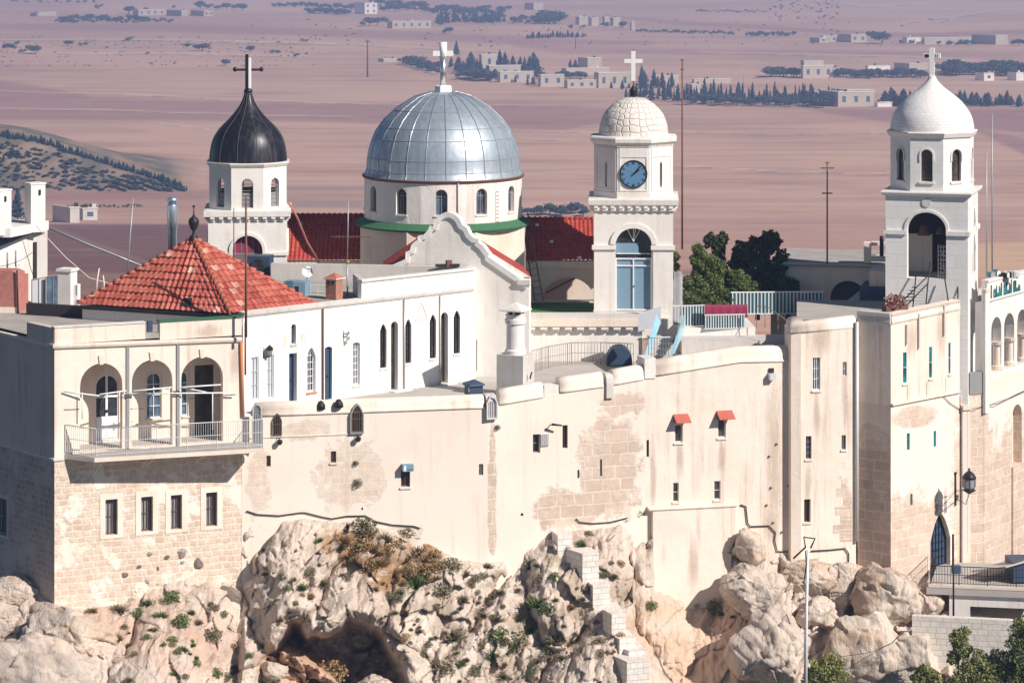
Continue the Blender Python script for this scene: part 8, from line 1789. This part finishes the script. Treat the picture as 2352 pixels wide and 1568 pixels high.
# ================= near trees
def crown(root_,blobs,n,size,mat,seed):
    r=np.random.default_rng(seed); tot=sum(b_[3]**2*b_[4] for b_ in blobs); V=[];F_=[];o_=0
    for (x,y,z,rx,rz) in blobs:
        k=int(n*rx*rx*rz/tot); u=r.normal(size=(k,3)); u/=np.linalg.norm(u,axis=1)[:,None]; rad=.62+.42*r.random(k)**.7
        wob=1+.28*np.sin(u[:,0]*5+seed+x)*np.sin(u[:,2]*6+y)+.2*(fbm(u[:,0]*2.5+x,u[:,2]*2.5+u[:,1]*2+z,3,seed)-.5)
        c=u*(rad*wob)[:,None]*np.array([rx,rx,rz])+np.array([x,y,z])
        a=r.normal(size=(k,3))+u*.6; a/=np.linalg.norm(a,axis=1)[:,None]; b_=np.cross(a,r.normal(size=(k,3))); b_/=np.linalg.norm(b_,axis=1)[:,None]; s_=size*(.5+.9*r.random((k,1))); a*=s_; b_*=s_*.5
        V.append(np.stack([c-a,c+b_,c+a,c-b_],1).reshape(-1,3)); F_.append(np.arange(4*k).reshape(-1,4)+o_); o_+=4*k
    v=np.concatenate(V)-np.array(tuple(root_.location)); ob=mesh_np('crown',v,np.concatenate(F_),[M[mat]],False); ob.parent=root_; IMW[ob.name]=IMW[root_.name]; return ob
def tree(name,label,base,blobs,n,size,mat,seed,group=None,tr=.14):
    root_=thing(name,label,'tree',base,0,group); b=MB(); top=Vector(blobs[0][:3]); b.tube([base-Vector((0,0,.3)),base.lerp(top,.5)+Vector((.08,0,0)),top],tr,M['trunk'],8,tr*.35)
    for q in blobs[1:6]: b.tube([base.lerp(top,.45),Vector(q[:3])],tr*.5,M['trunk'],5,tr*.15)
    b.build('trunk',root_); crown(root_,blobs,n,size,mat,seed); return root_
def BL_(px,py,rpx,Y,asp=1.): p=P(px,py,Y); r_=rpx*Y/FPX; return (p.x,p.y,p.z,r_,r_*asp)
tree('leafy_tree','bright green bushy tree beside the clock tower pier',P(1600,720,157.5),[BL_(1600,650,30,157.5),BL_(1612,600,26,157.6),BL_(1603,572,14,157.6),BL_(1640,618,30,157.4),BL_(1635,655,32,157.2),BL_(1590,680,24,157.2),BL_(1655,680,30,157.),BL_(1620,690,30,157.)],30000,.08,'greenleaf',1)
tree('leafy_tree','lighter green bushy tree lower down next to the white barred railing',P(1700,722,157),[BL_(1700,660,26,157),BL_(1690,640,20,157.1),BL_(1718,672,24,157),BL_(1680,690,26,156.9),BL_(1735,690,18,157)],18000,.075,'greenleaf',2)
tree('pine_tree','dark forked pine rising behind the bright bushy tree',P(1650,722,160.5),[BL_(1645,600,22,160.5),BL_(1632,552,16,160.5,1.1),BL_(1652,568,16,160.5),BL_(1660,545,13,160.5),BL_(1640,625,26,160.5),BL_(1660,640,30,160.5),BL_(1650,690,34,160.5)],20000,.085,'pineleaf',3)
tree('pine_tree','largest dark pine with a broad crown close to the brown utility pole',P(1740,722,160),[BL_(1735,620,38,160),BL_(1710,580,26,160),BL_(1745,570,28,160),BL_(1770,560,24,160),BL_(1765,545,16,160),BL_(1795,590,16,160),BL_(1780,620,28,160),BL_(1700,610,26,160.2),BL_(1740,665,44,160),BL_(1775,660,24,160),BL_(1690,660,30,160.2)],36000,.09,'pineleaf',4)
tree('pine_tree','low dark young pine at the end of the white barred railing',P(1810,722,158.8),[BL_(1805,660,18,158.8),BL_(1822,655,13,158.8),BL_(1795,680,22,158.8),BL_(1825,680,14,158.8),BL_(1805,645,10,158.8)],9000,.08,'pineleaf',5)
tree('young_tree','thin pale leaved sapling squeezed between tower and glass rail',P(1552,680,158.5),[BL_(1551,590,9,158.5,1.2),BL_(1553,612,8,158.5),BL_(1552,635,8,158.5)],700,.09,'oliveleaf',6,tr=.04)
tree('garden_shrub','rounded olive green shrub at the bottom edge by the lamp post',P(1895,1600,138),[BL_(1892,1545,38,138),BL_(1915,1530,26,138),BL_(1875,1560,30,138),BL_(1925,1560,26,138)],6000,.07,'oliveleaf',7,tr=.08)
tree('garden_shrub','tall airy yellow green shrub in front of the block wall',P(2196,1590,139.5),[BL_(2200,1465,20,139.5),BL_(2215,1450,14,139.5),BL_(2210,1490,22,139.5),BL_(2190,1510,16,139.5)],2600,.08,'oliveleaf',8,tr=.06)
tree('garden_shrub','big spreading shrub covering the lower corner beneath the block wall',P(2270,1620,138.5),[BL_(2260,1535,40,138.5),BL_(2230,1550,34,138.4),BL_(2300,1520,30,138.5),BL_(2320,1560,44,138.4),BL_(2275,1575,44,138.3),BL_(2200,1585,34,138.3)],15000,.07,'oliveleaf',9,tr=.1)
tree('garden_shrub','dark green shrub overlapping the end of the block wall at the picture edge',P(2345,1600,137.8),[BL_(2345,1440,24,137.8),BL_(2335,1475,24,137.8),BL_(2352,1500,34,137.8),BL_(2365,1450,30,137.8),BL_(2350,1540,34,137.8)],7000,.07,'greenleaf',10,tr=.1)
tree('garden_shrub','small shrub with pale yellow leaves at the foot of the cracked rock',P(2130,1590,138.6),[BL_(2125,1545,20,138.6),BL_(2145,1555,18,138.5),BL_(2110,1560,18,138.6)],2200,.08,'oliveleaf',11,tr=.05)
bpy.context.view_layer.update()
